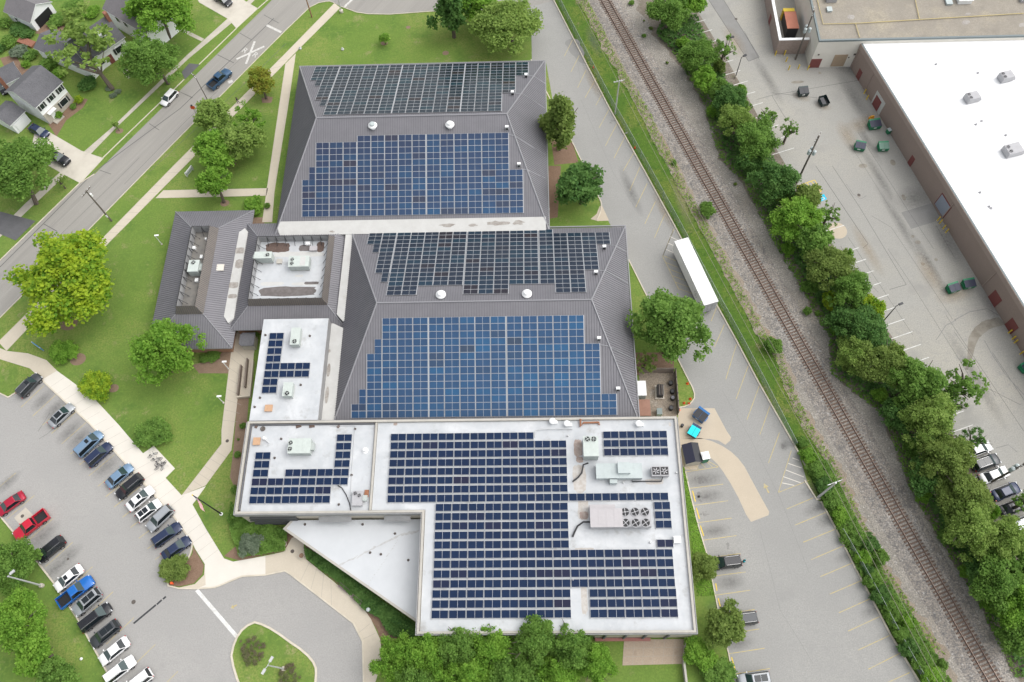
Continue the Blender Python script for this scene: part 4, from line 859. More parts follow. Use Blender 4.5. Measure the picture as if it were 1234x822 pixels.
pxblob(mb, 691, 529, 702, 551, z, 0, 11); pxblob(mb, 694, 550, 703, 558, z+.002, 0, 12); pxblob(mb, 690, 559, 707, 595, z, 1, 13); pxblob(mb, 696, 600, 710, 628, z, 1, 14); pxblob(mb, 692, 660, 716, 664, z, 1, 15); pxblob(mb, 700, 700, 708, 742, z, 1, 16); pxblob(mb, 777, 577, 800, 584, z, 1, 17); pxblob(mb, 474, 509, 479, 513, z, 0, 18); pxblob(mb, 806, 509, 809, 514, z, 1, 19); pxblob(mb, 698, 616, 709, 626, z+.003, 0, 20)
mb.build('roof_stain', [mat('brown_roof_stain', (.30, .235, .205), .95, var=(.40, .34, .30), scale=2), mat('grey_roof_stain', (.42, .385, .345), .95, var=(.5, .485, .46), scale=1.6)], BLD)

# ------------------------------------------------------------------ solar panels
def panel_mesh(portrait=False):
    a, b = 2.37, 1.10; mb = MB(); t = .04
    mb.box((0, 0, 0), (a, b, t), 0, 0); e = .022; s = .018
    mb.sheet([(-a/2+e, -b/2+e), (-s, -b/2+e), (-s, b/2-e), (-a/2+e, b/2-e)], t+.003, 1); mb.sheet([(s, -b/2+e), (a/2-e, -b/2+e), (a/2-e, b/2-e), (s, b/2-e)], t+.003, 1)
    return mb
M['frame'] = mat('panel_frame', (.55, .56, .575), .4, metal=.1)
proto = panel_mesh().build('solar_panel', [M['frame'], M['cell']], None, local=True)
PANEL_ME = proto.data; bpy.data.objects.remove(proto)
PANEL_DK = PANEL_ME.copy(); PANEL_DK.materials[1] = M['cell_dark']
def add_panel(par, u, v, z, tilt, portrait=False, me=None):
    o = bpy.data.objects.new('solar_panel', me or PANEL_ME); COL.objects.link(o); o.parent = par; L = par.location
    d = W(u, v, z)-Vector(L); o.location = (d.dot(EWv), d.dot(NSv), d.z)
    o.rotation_euler = (tilt, 0, math.pi/2 if portrait else 0)
    if portrait: o.rotation_euler = (Matrix.Rotation(tilt, 3, 'X') @ Matrix.Rotation(math.pi/2, 3, 'Z')).to_euler()
    return o
SL = math.radians(21)
def hip_array(side, vr, hr, s0, pitch, cols, label, group):
    """cols: list of (u_left, first row, last row, portrait spec) rows counted from the ridge"""
    us = [c[0] for c in cols]; uc = (min(us)+max(us)+2.49)/2; sg = -1 if side == 'S' else 1
    sm = s0+7*pitch
    par = thing('solar_array', label, 'solar array', tuple(W(uc, vr+sg*sm*math.cos(SL), hr-sm*math.sin(SL))), -BE, group)
    rl_ = MB()
    for u, r0, r1, single in cols:
        for r in range(r0, r1):
            s = s0+(r+.5)*pitch; add_panel(par, u+1.245, vr+sg*s*math.cos(SL), hr-s*math.sin(SL)+.14, -sg*SL)
        if single:
            s = s0+(single[0]+1)*pitch; add_panel(par, u+single[1], vr+sg*s*math.cos(SL), hr-s*math.sin(SL)+.14, -sg*SL, True)
        sa_, sb_ = s0+r0*pitch, s0+r1*pitch
        for uu in (u+.02, u+2.47):
            a, b = W(uu-.055, vr+sg*sa_*math.cos(SL), hr-sa_*math.sin(SL)+.10), W(uu+.055, vr+sg*sb_*math.cos(SL), hr-sb_*math.sin(SL)+.10)
            q = [W(uu-.055, vr+sg*s*math.cos(SL), hr-s*math.sin(SL)+.125) for s in (sa_, sb_)]+[W(uu+.055, vr+sg*s*math.cos(SL), hr-s*math.sin(SL)+.125) for s in (sb_, sa_)]
            rl_.face(q if (Vector(q[1])-Vector(q[0])).cross(Vector(q[2])-Vector(q[0])).z > 0 else q[::-1])
    rl_.build('mounting_rail', M['rack'], par)
    return par
P4 = 2.49
def seq(u, n, r0, r1): return [(u+k*P4, r0, r1, None) for k in range(n)]
gN, gS = 'solar array sections on the northern hip roof', 'solar array sections on the southern hip roof'
# north hip, north slope (17 rows from the ridge), north hip south slope (13), south hip north slope (15), south hip south slope (14)
q = [(-42.75, 12, 17, (10, 1.85)), (-40.3, 5, 17, (3, 1.85))]
hip_array('N', 99.1, 12.1, .95, 1.16, q, 'stepped narrow dark section at the western end of the northernmost slope', gN)
hip_array('N', 99.1, 12.1, .95, 1.16, seq(-37.72, 5, 0, 17), 'full dark section above the pale-blue-capped round vent, northernmost slope', gN)
hip_array('N', 99.1, 12.1, .95, 1.16, seq(-25.2, 5, 0, 17), 'full dark section in the middle of the northernmost slope', gN)
hip_array('N', 99.1, 12.1, .95, 1.16, seq(-12.68, 3, 0, 17)+[(-12.68+3*P4, 6, 17, None), (-12.68+4*P4, 12, 17, None)], 'dark section stepping up beside two white boxes, northernmost slope', gN)
q = [(-41.32, 7, 13, (5, 1.85))]+seq(-38.85, 3, 1, 13)
hip_array('S', 99.1, 12.1, 3.5, 1.133, q, 'blue section with stepped western edge below the northern ridge', gN)
hip_array('S', 99.1, 12.1, 3.5, 1.133, seq(-31.33, 5, 0, 13), 'full blue section under the pale-blue-capped round vent', gN)
hip_array('S', 99.1, 12.1, 3.5, 1.133, seq(-18.78, 5, 0, 13), 'full blue section under the all-white vent of the northern ridge', gN)
hip_array('S', 99.1, 12.1, 3.5, 1.133, [(-6.42, 0, 13, None), (-6.42+P4, 6, 13, None)], 'narrow blue section at the eastern end below the northern ridge', gN)
q = [(-29.1, 12, 15, (10, 1.85)), (-26.6, 5, 15, (3, 1.85))]
hip_array('N', 61.4, 11.3, 1.75, 1.158, q, 'stepped narrow dark section just below the white valley, western end', gS)
hip_array('N', 61.4, 11.3, 1.75, 1.158, [(-24.0, 0, 15, None), (-24.0+P4, 0, 15, None)]+seq(-24.0+2*P4, 3, 2, 15), 'dark section notched round the western vent of the southern ridge', gS)
hip_array('N', 61.4, 11.3, 1.75, 1.158, seq(-11.42, 3, 0, 15)+seq(-11.42+3*P4, 2, 2, 15), 'dark section between the two vents of the southern ridge', gS)
hip_array('N', 61.4, 11.3, 1.75, 1.158, [(1.2, 2, 15, None), (3.7, 0, 14, None), (6.2, 0, 14, None), (8.68, 5, 14, None), (11.15, 11, 14, None)], 'dark section stepping up beside two white boxes, south of the white valley', gS)
q = [(-29.43, 12, 14, (10, 1.85)), (-26.93, 5, 14, (3, 1.85))]+seq(-24.43, 3, 0, 14)
hip_array('S', 61.4, 11.3, 2.52, 1.149, q, 'bright blue section with stepped western edge on the southernmost slope', gS)
hip_array('S', 61.4, 11.3, 2.52, 1.149, seq(-16.88, 5, 0, 14), 'bright blue full rectangular section in the middle of the southernmost slope', gS)
hip_array('S', 61.4, 11.3, 2.52, 1.149, seq(-4.31, 5, 0, 14)+[(8.14, 4, 14, None), (10.63, 11, 14, None)], 'bright blue section with stepped eastern edge on the southernmost slope', gS)

ORD = ['first', 'second', 'third', 'fourth', 'fifth', 'sixth', 'seventh', 'eighth', 'ninth', 'tenth', 'eleventh', 'twelfth', 'thirteenth', 'fourteenth', 'fifteenth', 'sixteenth', 'seventeenth', 'eighteenth', 'nineteenth', 'twentieth']
NUM = {1: 'one', 3: 'three', 4: 'four', 5: 'five', 6: 'six', 8: 'eight', 9: 'nine', 11: 'eleven', 14: 'fourteen', 17: 'seventeen'}
def flat_row(u, n, v, zd, label, group):
    tl_ = math.radians(7)
    par = thing('solar_panel_row', label, 'solar panel row', tuple(W(u+n*P4/2, v, zd)), -BE, group)
    rk = MB()
    for k in range(n):
        add_panel(par, u+(k+.5)*P4, v, zd+.25, tl_, me=PANEL_DK)
    for k in range(n+1):
        uu = u+k*P4+(.08 if k == 0 else (-.08 if k == n else 0)); c = W(uu, v-.02, zd+.012); rk.box(c, (.07, 1.3, .14), -BE)
    rk.box(W(u+n*P4/2, v+.50, zd+.05), (n*P4-.2, .05, .24), -BE)
    rk.build('rack', M['rack'], par)
    return par
gM = 'tilted solar panel rows on the white main flat roof'
for k in range(20):
    v = 40.17-1.39*k
    if k == 0: rows = [(-22.55, 9, 'long'), (10.52, 4, 'right')]
    elif k <= 2: rows = [(-22.5, 11, 'long'), (10.5, 4, 'right')]
    elif k <= 6: rows = [(-22.5, 11, 'long')]
    elif k == 7: rows = [(-22.45, 17, 'full')]
    elif k <= 10: rows = [(-15.1, 8, 'left'), (17.55, 1, 'one')]
    elif k == 12: rows = [(-15.1, 8, 'left'), (17.55, 1, 'last')]
    elif k <= 12: rows = [(-15.1, 8, 'left')]
    elif k <= 16: rows = [(-15.05, 14, 'wide')]
    else: rows = [(-15.1, 8, 'lowl'), (7.42, 5, 'lowr')]
    for u, n, t in rows:
        o = ORD[k]
        lab = {'long': f'solar row of {NUM[n]} panels on the main flat roof, {o} from the north parapet',
               'right': f'short row of four panels east of the tall green unit, {ORD[k]} from the parapet',
               'full': 'longest solar row, seventeen panels running the full width of the main flat roof',
               'left': f'row of eight panels west of the six-fan unit, {ORD[k-8]} below the longest row',
               'one': f'single panel by the east parapet, {ORD[min(2, k-8)]} one below the longest row',
               'last': 'lone single panel south-east of the six-fan unit, beside a white box',
               'wide': f'row of fourteen panels south of the six-fan unit, {ORD[(k-13) % 14]} of four',
               'lowl': f'eight-panel row left of the south gap, {ORD[(k-17) % 14]} of three from above',
               'lowr': f'five-panel row right of the south gap, {ORD[(k-17) % 14]} of three from above'}[t]
        flat_row(u, n, v, 6.3, lab, gM)
gW = 'tilted solar panel rows on the lower western flat roof'
zW = 6.2
for k in range(8):
    v = 40.22-1.39*k
    if k < 2: rows = [(-31.05, 1, 'e')]
    elif k < 4: rows = [(-43.55, 1, 'w'), (-31.05, 1, 'e')]
    elif k == 4: rows = [(-43.55, 1, 'w'), (-38.53, 4, 'm')]
    elif k == 5: rows = [(-43.55, 6, 'f')]
    else: rows = [(-43.55, 5, 'b')]
    for u, n, t in rows:
        lab = {'e': f'single panel east of the unit on the western flat roof, {ORD[k]} from the north', 'w': f'single panel along the western parapet, {ORD[(k-2) % 8]} of three from the north',
               'm': 'row of four panels directly south of the pale green unit, western flat roof', 'f': 'row of six panels across the western flat roof, the longest one there', 'b': 'row of five panels on the western flat roof, '+('next to the longest row' if k == 6 else 'nearest the south parapet')}[t]
        flat_row(u, n, v, zW, lab, gW)
gQ = 'tilted solar panel rows on the small north-western flat roof'
for k in range(8):
    n = 3 if k in (4, 5) else 1
    lab = (f'row of three panels on the small flat roof, {"upper" if k == 4 else "lower"} one' if n == 3 else
           f'single panel on the small flat roof by the {"northern" if k < 4 else "southern"} unit, {ORD[k] if k < 4 else ORD[k-6]} of {"four" if k < 4 else "two"}')
    flat_row(-43.85, n, 57.92-1.37*k, 6.5, lab, gQ)

# ------------------------------------------------------------------ rooftop equipment
def fan(par, c, r, name='fan', ang=0.0, mring=None):
    mb = MB(); mb.lathe((c[0], c[1], c[2]), [(r*1.12, 0), (r*1.12, .10), (r*.98, .10), (r*.95, .02)], 20, 0)
    mb.disc((c[0], c[1], c[2]+.03), r*.96, 20, 1)
    o = mb.build(name, [mring or M['unit'], M['fan']], par, local=True)
    bl = MB()
    for k in range(4):
        a = ang+k*math.pi/2; p = [(c[0]+rr*math.cos(a+da), c[1]+rr*math.sin(a+da), c[2]+zz) for rr, da, zz in ((r*.18, -.2, .05), (r*.9, -.14, .045), (r*.9, .14, .085), (r*.18, .3, .07))]; bl.face(p)
    bl.disc((c[0], c[1], c[2]+.1), r*.2, 10); bl.build('fan_blade', mring or M['unit'], o, local=True)
    return o
def unit(name, label, x0, y0, x1, y1, zdeck, h, m, mside=None, fans=(), rz=0.0, cat='rooftop unit', group='rooftop air handling units', lid=True, extra=None, size=None):
    """casing whose top spans the photo rectangle; fans: (fx, fy, r) as fractions of the casing"""
    zt = zdeck+h; a = UV(x0, (y0+y1)/2, zt); b = UV(x1, (y0+y1)/2, zt); c = UV((x0+x1)/2, y0, zt); d = UV((x0+x1)/2, y1, zt)
    L, Dp = b[0]-a[0], c[1]-d[1]; p = W((a[0]+b[0])/2, (c[1]+d[1])/2, zdeck)
    t = thing(name, label, cat, tuple(p), -BE+rz, group); mside = mside or m
    mb = MB(); mb.box((0, 0, 0), (L*.94, Dp*.94, .2)); mb.build('curb', M['coping'], t, local=True)
    mb = MB(); mb.box((0, 0, .2), (L, Dp, h-.26))
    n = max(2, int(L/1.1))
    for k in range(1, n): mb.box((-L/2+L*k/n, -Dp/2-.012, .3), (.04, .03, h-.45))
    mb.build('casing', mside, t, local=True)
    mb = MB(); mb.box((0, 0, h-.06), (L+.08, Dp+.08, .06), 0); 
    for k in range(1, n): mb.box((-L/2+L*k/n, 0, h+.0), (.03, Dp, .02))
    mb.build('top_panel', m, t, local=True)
    for fx, fy, r in fans: fan(t, (fx*L/2, fy*Dp/2, h+.005), r, ang=random.random()*3, mring=m)
    if extra: extra(t, L, Dp, h)
    return t
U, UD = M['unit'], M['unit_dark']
def hood(side, wdt=.5, dep=.5):
    def f(t, L, D, h):
        mb = MB()
        if side == 'E': mb.box((L/2+dep/2, 0, .5), (dep, D*wdt, h*.5))
        if side == 'W': mb.box((-L/2-dep/2, 0, .5), (dep, D*wdt, h*.5))
        if side == 'S': mb.box((0, -D/2-dep/2, .5), (L*wdt, dep, h*.4))
        mb.build('intake_hood', UD, t, local=True)
    return f
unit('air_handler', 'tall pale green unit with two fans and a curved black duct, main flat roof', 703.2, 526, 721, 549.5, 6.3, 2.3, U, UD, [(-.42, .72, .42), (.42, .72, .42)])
def teal_x(t, L, D, h):
    mb = MB(); mb.box((.7, .3, h+.01), (L*.27, D*.75, .55)); mb.build('duct_hump', M['unit_teal'], t, local=True)
    mb = MB(); mb.box((-.9, -D/2-.4, .1), (1.1, .6, .9)); mb.build('filter_box', M['unit_teal'], t, local=True)
unit('duct_housing', 'long teal ribbed sheet metal housing on the main flat roof', 718.6, 558.5, 773.5, 576, 6.3, 1.3, M['unit_teal'], M['unit_teal'], extra=teal_x, cat='rooftop unit')
def cond_x(t, L, D, h):
    for sx in (-1, 1):
        mb = MB(); mb.box((sx*L*.25, 0, h+.004), (L*.44, D*.86, .02)); mb.build('fan_grille', M['fan'], t, local=True)
        mb = MB()
        for k in range(6):
            a = k*math.pi/3; mb.strip([(sx*L*.25+.12*math.cos(a), .12*math.sin(a)), (sx*L*.25+.5*math.cos(a+.3), .5*math.sin(a+.3))], .13, h+.03)
        mb.build('fan_blade', M['unit_grey'], t, local=True)
unit('condensing_unit', 'twin condenser with two black fans near the east parapet of the main roof', 785.5, 562, 806, 573, 6.3, 1.3, M['unit_grey'], M['unit_grey'], extra=cond_x, group=None)
def chill_x(t, L, D, h):
    for k, r0 in ((0, -.62), (1, 0), (2, .62)):
        for q in (-.33, .33): fan(t, (L*.5+1.9+r0*2.35, q*D*.9+.05, h-.12), .62, ang=random.random()*2, mring=M['unit_grey'])
    mb = MB(); mb.box((L*.5+1.9, 0, .2), (4.6, D*.95, h-.35)); mb.build('condenser_section', M['unit_grey'], t, local=True)
    mb = MB(); mb.box((-L*.1, D/2+.35, .2), (L*.8, .7, h*.7)); mb.build('coil_section', M['unit_lilac'], t, local=True)
unit('chiller', 'largest lilac grey rooftop unit with six black fans', 711.5, 613, 750, 635, 6.3, 1.8, M['unit_lilac'], M['unit_grey'], extra=chill_x)
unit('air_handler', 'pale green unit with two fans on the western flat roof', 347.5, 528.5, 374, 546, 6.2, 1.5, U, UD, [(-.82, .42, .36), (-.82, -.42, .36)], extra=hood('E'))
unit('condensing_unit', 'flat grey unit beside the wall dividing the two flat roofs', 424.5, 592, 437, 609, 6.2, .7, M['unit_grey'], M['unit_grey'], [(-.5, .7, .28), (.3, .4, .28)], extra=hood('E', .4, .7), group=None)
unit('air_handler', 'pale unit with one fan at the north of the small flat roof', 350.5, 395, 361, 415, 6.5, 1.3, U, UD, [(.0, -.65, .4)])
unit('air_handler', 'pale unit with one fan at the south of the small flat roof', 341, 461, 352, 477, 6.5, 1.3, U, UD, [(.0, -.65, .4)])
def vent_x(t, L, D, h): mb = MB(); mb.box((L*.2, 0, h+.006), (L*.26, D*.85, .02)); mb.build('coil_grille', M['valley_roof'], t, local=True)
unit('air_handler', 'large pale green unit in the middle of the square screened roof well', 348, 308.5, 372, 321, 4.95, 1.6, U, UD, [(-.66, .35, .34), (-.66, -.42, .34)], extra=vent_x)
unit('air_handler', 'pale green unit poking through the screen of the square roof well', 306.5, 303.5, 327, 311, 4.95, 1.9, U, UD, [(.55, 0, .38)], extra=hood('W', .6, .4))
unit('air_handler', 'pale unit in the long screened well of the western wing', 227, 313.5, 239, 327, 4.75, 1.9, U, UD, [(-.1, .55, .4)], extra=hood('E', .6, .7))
def smallbox(name, label, x, y, z, size, m, cat, group=None, top=None, rz=0):
    p = G(x, y, z); t = thing(name, label, cat, tuple(p), -BE+rz, group); mb = MB(); mb.box((0, 0, 0), size); mb.build('body', m, t, local=True)
    mb = MB(); mb.box((0, 0, size[2]), (size[0]*1.12, size[1]*1.12, .06)); mb.build('cap', top or m, t, local=True); return t
smallbox('roof_hatch', 'plywood-topped hatch on the small flat roof', 324.3, 492.5, 6.5, (1.1, 1.0, .25), M['plywood'], 'roof hatch')
smallbox('roof_hatch', 'plywood-topped hatch in the corner of the western flat roof', 310, 532.5, 6.2, (1.0, 1.1, .3), M['plywood'], 'roof hatch')
smallbox('roof_hatch', 'square cream hatch on the metal roof of the western wing', 265.8, 323.5, 4.3, (1.25, 1.15, .3), M['coping'], 'roof hatch', top=M['concrete_new'])
smallbox('roof_curb', 'low square cream curb beside the large unit in the roof well', 337.3, 316, 4.95, (.9, .8, .3), M['coping'], 'roof curb')
smallbox('exhaust_box', 'small pinkish box near the red felt patch in the roof well', 378.5, 301, 4.95, (1.2, .8, .5), M['unit_lilac'], 'exhaust box')
smallbox('exhaust_box', 'small white box at the north edge of the square roof well', 371.5, 294.5, 4.95, (.7, .6, .4), M['white_metal'], 'exhaust box')
smallbox('exhaust_box', 'small white box high in the western wing well, north of its unit', 235, 300, 4.75, (.45, .5, .5), M['white_metal'], 'exhaust box')
smallbox('exhaust_box', 'tall white box just north-east of the western wing unit', 243.8, 311, 4.75, (.42, .6, .5), M['white_metal'], 'exhaust box')
smallbox('exhaust_box', 'white box south of the western wing unit', 238.3, 339, 4.75, (.55, .6, .5), M['white_metal'], 'exhaust box')
smallbox('exhaust_box', 'white cap at the northern end of the western wing well', 249, 289, 4.75, (.3, .35, .4), M['white_metal'], 'exhaust box')
smallbox('junction_box', 'white box beside the lone panel south-east of the six-fan unit', 815.5, 651, 6.3, (.9, .9, .5), M['white_metal'], 'electrical box')
def pvent(label, x, y, z, group='small pipe vents on the flat roofs', r=.11, h=.35, m=None, cat='pipe vent'):
    p = G(x, y, z); mb = MB(); mb.lathe(p, [(r*1.9, 0), (r*1.2, .06), (r, .1), (r, h), (r*.6, h)], 10); o = mb.build('pipe_vent', m or M['iron'], origin=tuple(p)); tag(o, label, cat, group)
vents = [(367.5, 632, 3.1, 'on the entrance canopy near its western tip'), (437, 632, 3.1, 'at the upper edge of the entrance canopy'), (446, 666, 3.1, 'in the middle of the entrance canopy'), (476, 643, 3.1, 'along the dirt streak of the entrance canopy'), (459, 668, 3.1, 'beside the middle vent of the entrance canopy'), (492, 675, 3.1, 'at the eastern side of the entrance canopy'), (320, 404, 6.5, 'near the west edge of the small flat roof, north'), (373.5, 405, 6.5, 'east of the northern unit on the small flat roof'), (307, 490.5, 6.5, 'west of the plywood hatch on the small flat roof'), (313.5, 479.5, 6.5, 'south of the lowest panel on the small flat roof'), (362.5, 464, 6.5, 'east of the southern unit on the small flat roof'),
         (339, 529, 6.2, 'between hatch and unit on the western flat roof'), (331, 552, 6.2, 'just east of a single panel on the western flat roof'), (428, 517, 6.2, 'in the north-eastern corner of the western flat roof'), (423.8, 572.5, 6.2, 'just above the grey condensing unit'), (408.3, 608, 6.2, 'near the curved hose on the western flat roof'),
         (690.5, 699, 6.3, 'at the top of the gap between the southern panel rows'), (649, 506.5, 6.3, 'left of the two vent hoods at the north parapet'), (815, 570, 6.3, 'east of the twin condenser'), (684.5, 525.5, 6.3, 'at the end of the second solar row'), (751, 582, 6.3, 'just below the teal housing'), (783.5, 654, 6.3, 'south of the six-fan unit')]
for x, y, z, l in vents: pvent('small pipe vent '+l, x, y, z, m=M['galv'] if z == 6.3 else None)
for x, y, l in ((665.5, 509, 'white gooseneck vent hood left of the rusty pipe run'), (683, 512, 'grey round vent between white hood and rusty pipe run'), (769, 512, 'white exhaust cluster at the north-eastern parapet')):
    p = G(x, y, 6.3); t = thing('vent_hood', l, 'vent hood', tuple(p)); mb = MB(); mb.lathe((0, 0, 0), [(.35, 0), (.3, .3), (.3, .6), (.5, .62), (.5, .75), (.2, .9)], 12); mb.build('stack', M['white_metal'] if 'white' in l else M['galv'], t, local=True)
    mb = MB(); mb.box((.45, -.1, .0), (.7, .5, .35)); mb.build('flashing', M['white_metal'], t, local=True)
def pipe(name, label, pts, z, r, m, cat, parts=None):
    mb = MB(); mb.tube([G(x, y, z+dz) for x, y, dz in pts], r, 7); return tag(mb.build(name, m), label, cat)
pipe('duct_hose', 'curved black flexible duct below the tall two-fan unit', [(709, 558, .9), (703, 560, .7), (701, 570, .35), (697, 575, .3), (690, 580.5, .25)], 6.3, .13, M['hose'], 'duct')
pipe('duct_hose', 'curved black flexible duct beside the six-fan unit', [(711, 629, .5), (703, 629, .6), (696, 634, .4), (692.5, 641, .3), (690, 647, .2)], 6.3, .14, M['hose'], 'duct')
pipe('cable', 'long black cable curving over the western flat roof', [(407, 585, .1), (412, 588, .1), (417, 596, .1), (421, 606, .1), (423, 615.5, .15)], 6.2, .07, M['hose'], 'cable')
pipe('conduit', 'dark sagging conduit between teal housing and twin condenser', [(761.5, 575, .35), (762, 580.5, .2), (775, 580, .2), (797, 580, .25), (799, 573, .5)], 6.3, .09, M['hose'], 'conduit')
pipe('gas_pipe', 'rusty gas pipe run at the north parapet of the main roof', [(699.5, 505, .4), (699.5, 514, .3), (703, 509.5, .3), (722, 509, .3), (722, 512, .3)], 6.3, .16, M['rust'], 'pipe')
pipe('gas_pipe', 'thin pipe loop west of the rusty pipe run', [(645, 527, .2), (645.5, 519, .4), (653, 517, .4), (690, 517, .2)], 6.3, .07, M['galv'], 'pipe')
pipe('conduit', 'thin conduit running along the dividing wall of the western roof', [(398, 513.5, .1), (428, 513.5, .1), (424.5, 560, .1), (422.5, 597, .1)], 6.2, .04, M['galv'], 'conduit')
mb = MB()
for x in (309, 360, 376, 408): mb.box(G(x, 514, 6.2), (random.uniform(.4, .9), .4, .12), random.uniform(0, 3))
tag(mb.build('roof_debris', M['ponding']), 'dark leaf litter along the northern parapet of the western roof', 'debris')['kind'] = 'stuff'
p = G(317, 517, 6.2); mb = MB(); mb.lathe(p, [(.38, 0), (.42, .12), (.32, .2), (.2, .14)], 14); tag(mb.build('roof_drain', M['iron'], origin=tuple(p)), 'round dark drain in the north-western corner of the western roof', 'roof drain')
p = G(319, 529, 6.2); t = thing('exhaust_stack', 'leaning grey stack lying on the western flat roof', 'exhaust stack', tuple(p)); mb = MB(); mb.tube([(0, 0, .5), (.75, -.75, .12)], .1, 8); mb.build('pipe', M['galv'], t, local=True); mb = MB(); mb.lathe((0, 0, 0), [(.26, 0), (.26, .55), (.1, .7)], 12); mb.build('cap', M['white_metal'], t, local=True)
p = G(440, 543, 6.2); mb = MB(); mb.lathe(p, [(.5, 0), (.3, .1), (.28, .6), (.15, .65)], 12); tag(mb.build('roof_drain', M['white_metal'], origin=tuple(p)), 'white round vent beside the dividing wall of the western roof', 'roof vent')
smallbox('roof_hatch', 'brown silt tray beside the grey condensing unit', 442, 595, 6.2, (.6, 1.0, .1), M['rust'], 'tray')
def slope_z(u, v):
    zs = []
    for (vr, zr, r0, r1, uw, ue) in ((99.1, 12.1, -38.8, -4.25, -46.1, 3.0), (61.4, 11.3, -25.3, 9.43, -32.4, 16.55)):
        if abs(v-vr) < 20 and uw < u < ue: zs.append(min(zr-abs(v-vr)*T21, zr-max(0, u-r1)*(zr-4.4)/(ue-r1), zr-max(0, r0-u)*(zr-4.4)/(r0-uw)))
    return max(zs) if zs else 4.5
def on_roof(x, y):
    z = 8.0
    for _ in range(40):
        u, v = UV(x, y, z); z = .5*z+.5*slope_z(u, v)
    return u, v, z
# big white mushroom vents on the ridges
for k, (x, y, z, l, mm) in enumerate(((449.5, 151, 10.6, 'white round roof vent with pale blue cap near the northern ridge', M['unit_teal']), (542.3, 150, 10.6, 'all-white round roof vent on the northern hip roof', M['white_metal']), (531.5, 354.5, 10.6, 'western one of the two white round vents on the southern hip roof', M['white_metal']), (635, 353.5, 10.6, 'eastern one of the two white round vents on the southern hip roof', M['white_metal']))):
    uu_, vv_, zz_ = on_roof(x, y+2); p = W(uu_, vv_, zz_)
    t = thing('mushroom_vent', l, 'roof vent', tuple(p), 0, 'round white vents on the hip roofs')
    mb = MB(); mb.lathe((0, 0, -.4), [(.55, 0), (.55, .75)], 20); mb.build('neck', M['white_metal'], t, local=True, smooth=True)
    mb = MB(); mb.lathe((0, 0, .3), [(.78, 0), (.84, .12), (.76, .26), (.5, .34), (.48, .36)], 24); mb.build('hood', M['white_metal'], t, local=True, smooth=True)
    mb = MB(); mb.lathe((0, 0, .66), [(.46, 0), (.48, .26), (.42, .34), (.1, .38)], 20); mb.build('cap', mm, t, local=True)
boxes = [(634, 93, 'beside the upper step of the northernmost array'), (617.7, 114, 'beside the lower step of the northernmost array'), (611, 156, 'just below the northern ridge at its eastern end'), (625.5, 200.5, 'at the eastern step of the blue northern array'), (728, 299.5, 'beside the upper step of the array south of the white valley'), (718, 330, 'beside the lower step of the array south of the white valley'), (721.5, 409.5, 'beside the upper eastern step of the southernmost slope'), (744.5, 470, 'beside the lowest eastern step of the southernmost slope')]
for x, y, l in boxes:
    u, v, z = on_roof(x, y); t = thing('combiner_box', 'white electrical box '+l, 'electrical box', tuple(W(u, v, z)), -BE, 'white combiner boxes on the hip roofs')
    mb = MB(); mb.box((0, 0, .15), (.62, .42, .75)); mb.build('enclosure', M['white_metal'], t, local=True)
    mb = MB(); mb.box((0, -.24, .2), (.5, .04, .4)); mb.build('panel', M['fan'], t, local=True)
    mb = MB(); mb.box((0, 0, -.2), (.5, .4, .4)); mb.build('stand', M['rack'], t, local=True)
def cond(pts, label):
    P = []
    for (x0, y0), (x1, y1) in zip(pts[:-1], pts[1:]):
        for k in range(6):
            t = k/6; u, v, z = on_roof(x0+(x1-x0)*t, y0+(y1-y0)*t); P.append(W(u, v, z+.1))
    u, v, z = on_roof(*pts[-1]); P.append(W(u, v, z+.1)); mb = MB(); mb.tube(P, .045, 5); tag(mb.build('conduit', M['rack']), label, 'conduit', 'thin conduits over the eastern hips')
cond([(636, 92), (643, 92), (657, 101)], 'pale conduit from the upper box on the northernmost slope over the hip')
cond([(620, 113), (629, 113), (657, 131)], 'pale conduit from the lower box on the northernmost slope over the hip')
cond([(613, 163), (620, 164), (657, 187)], 'pale conduit running east from below the northern ridge end')
cond([(628, 204), (635, 205), (657, 215)], 'pale conduit running east from the step of the blue northern array')
cond([(731, 296), (740, 296), (755, 304)], 'pale conduit from the upper box south of the white valley')
cond([(721, 326), (730, 327), (757, 342)], 'pale conduit from the lower box south of the white valley')
cond([(724, 416), (732, 417), (764, 433)], 'pale conduit from the box on the southernmost slope over the hip')
# ================================================================== other buildings
# --- brown warehouse with bright white roof
u0, v0 = 64.75, 120.5
pa, pb = G(1024, 80.1), G(1222, 410)
wd = (pb-pa).normalized(); wn = Vector((wd.y, -wd.x, 0))
if wn.x < 0: wn = -wn                                     # away from the car park
WHL = 150; zt = 6.3
def WH(a, b, z=0): p = pa+wd*a+wn*b; return Vector((p.x, p.y, z))
wh = thing('warehouse', 'long brown block warehouse with bright white roof at the far right', 'warehouse', tuple(pa))
gb = NSv; ge = EWv
c0 = pa; cN = pa+EWv*90
mb = MB(); mb.prism([tuple(p)[:2] for p in (pa, pa+wd*WHL, pa+wd*WHL+EWv*90, pa+EWv*90)], 0, zt-.9, 0); mb.build('wall', M['wh_wall'], wh)
mb = MB(); mb.ribbon([WH(.1, -.06), WH(WHL, -.06)], .12, zt-1.15, zt-.05); mb.build('wall_band', M['wh_band'], wh)
mb = MB(); mb.prism([tuple(p)[:2] for p in (pa+EWv*.4+wd*.1, pa+wd*WHL+EWv*.4, pa+wd*WHL+EWv*89, pa+EWv*89.5+wd*.1)], zt-.9, zt-.15); mb.build('roof', M['whiter_roof'], wh)
mb = MB(); mb.ribbon([WH(.2, .12), WH(WHL, .12)], .3, zt-.9, zt); mb.build('parapet', M['edge_blue'], wh)
def wall_t(x, y, z):
    p = G(x, y, z); return (p-pa).dot(wd)
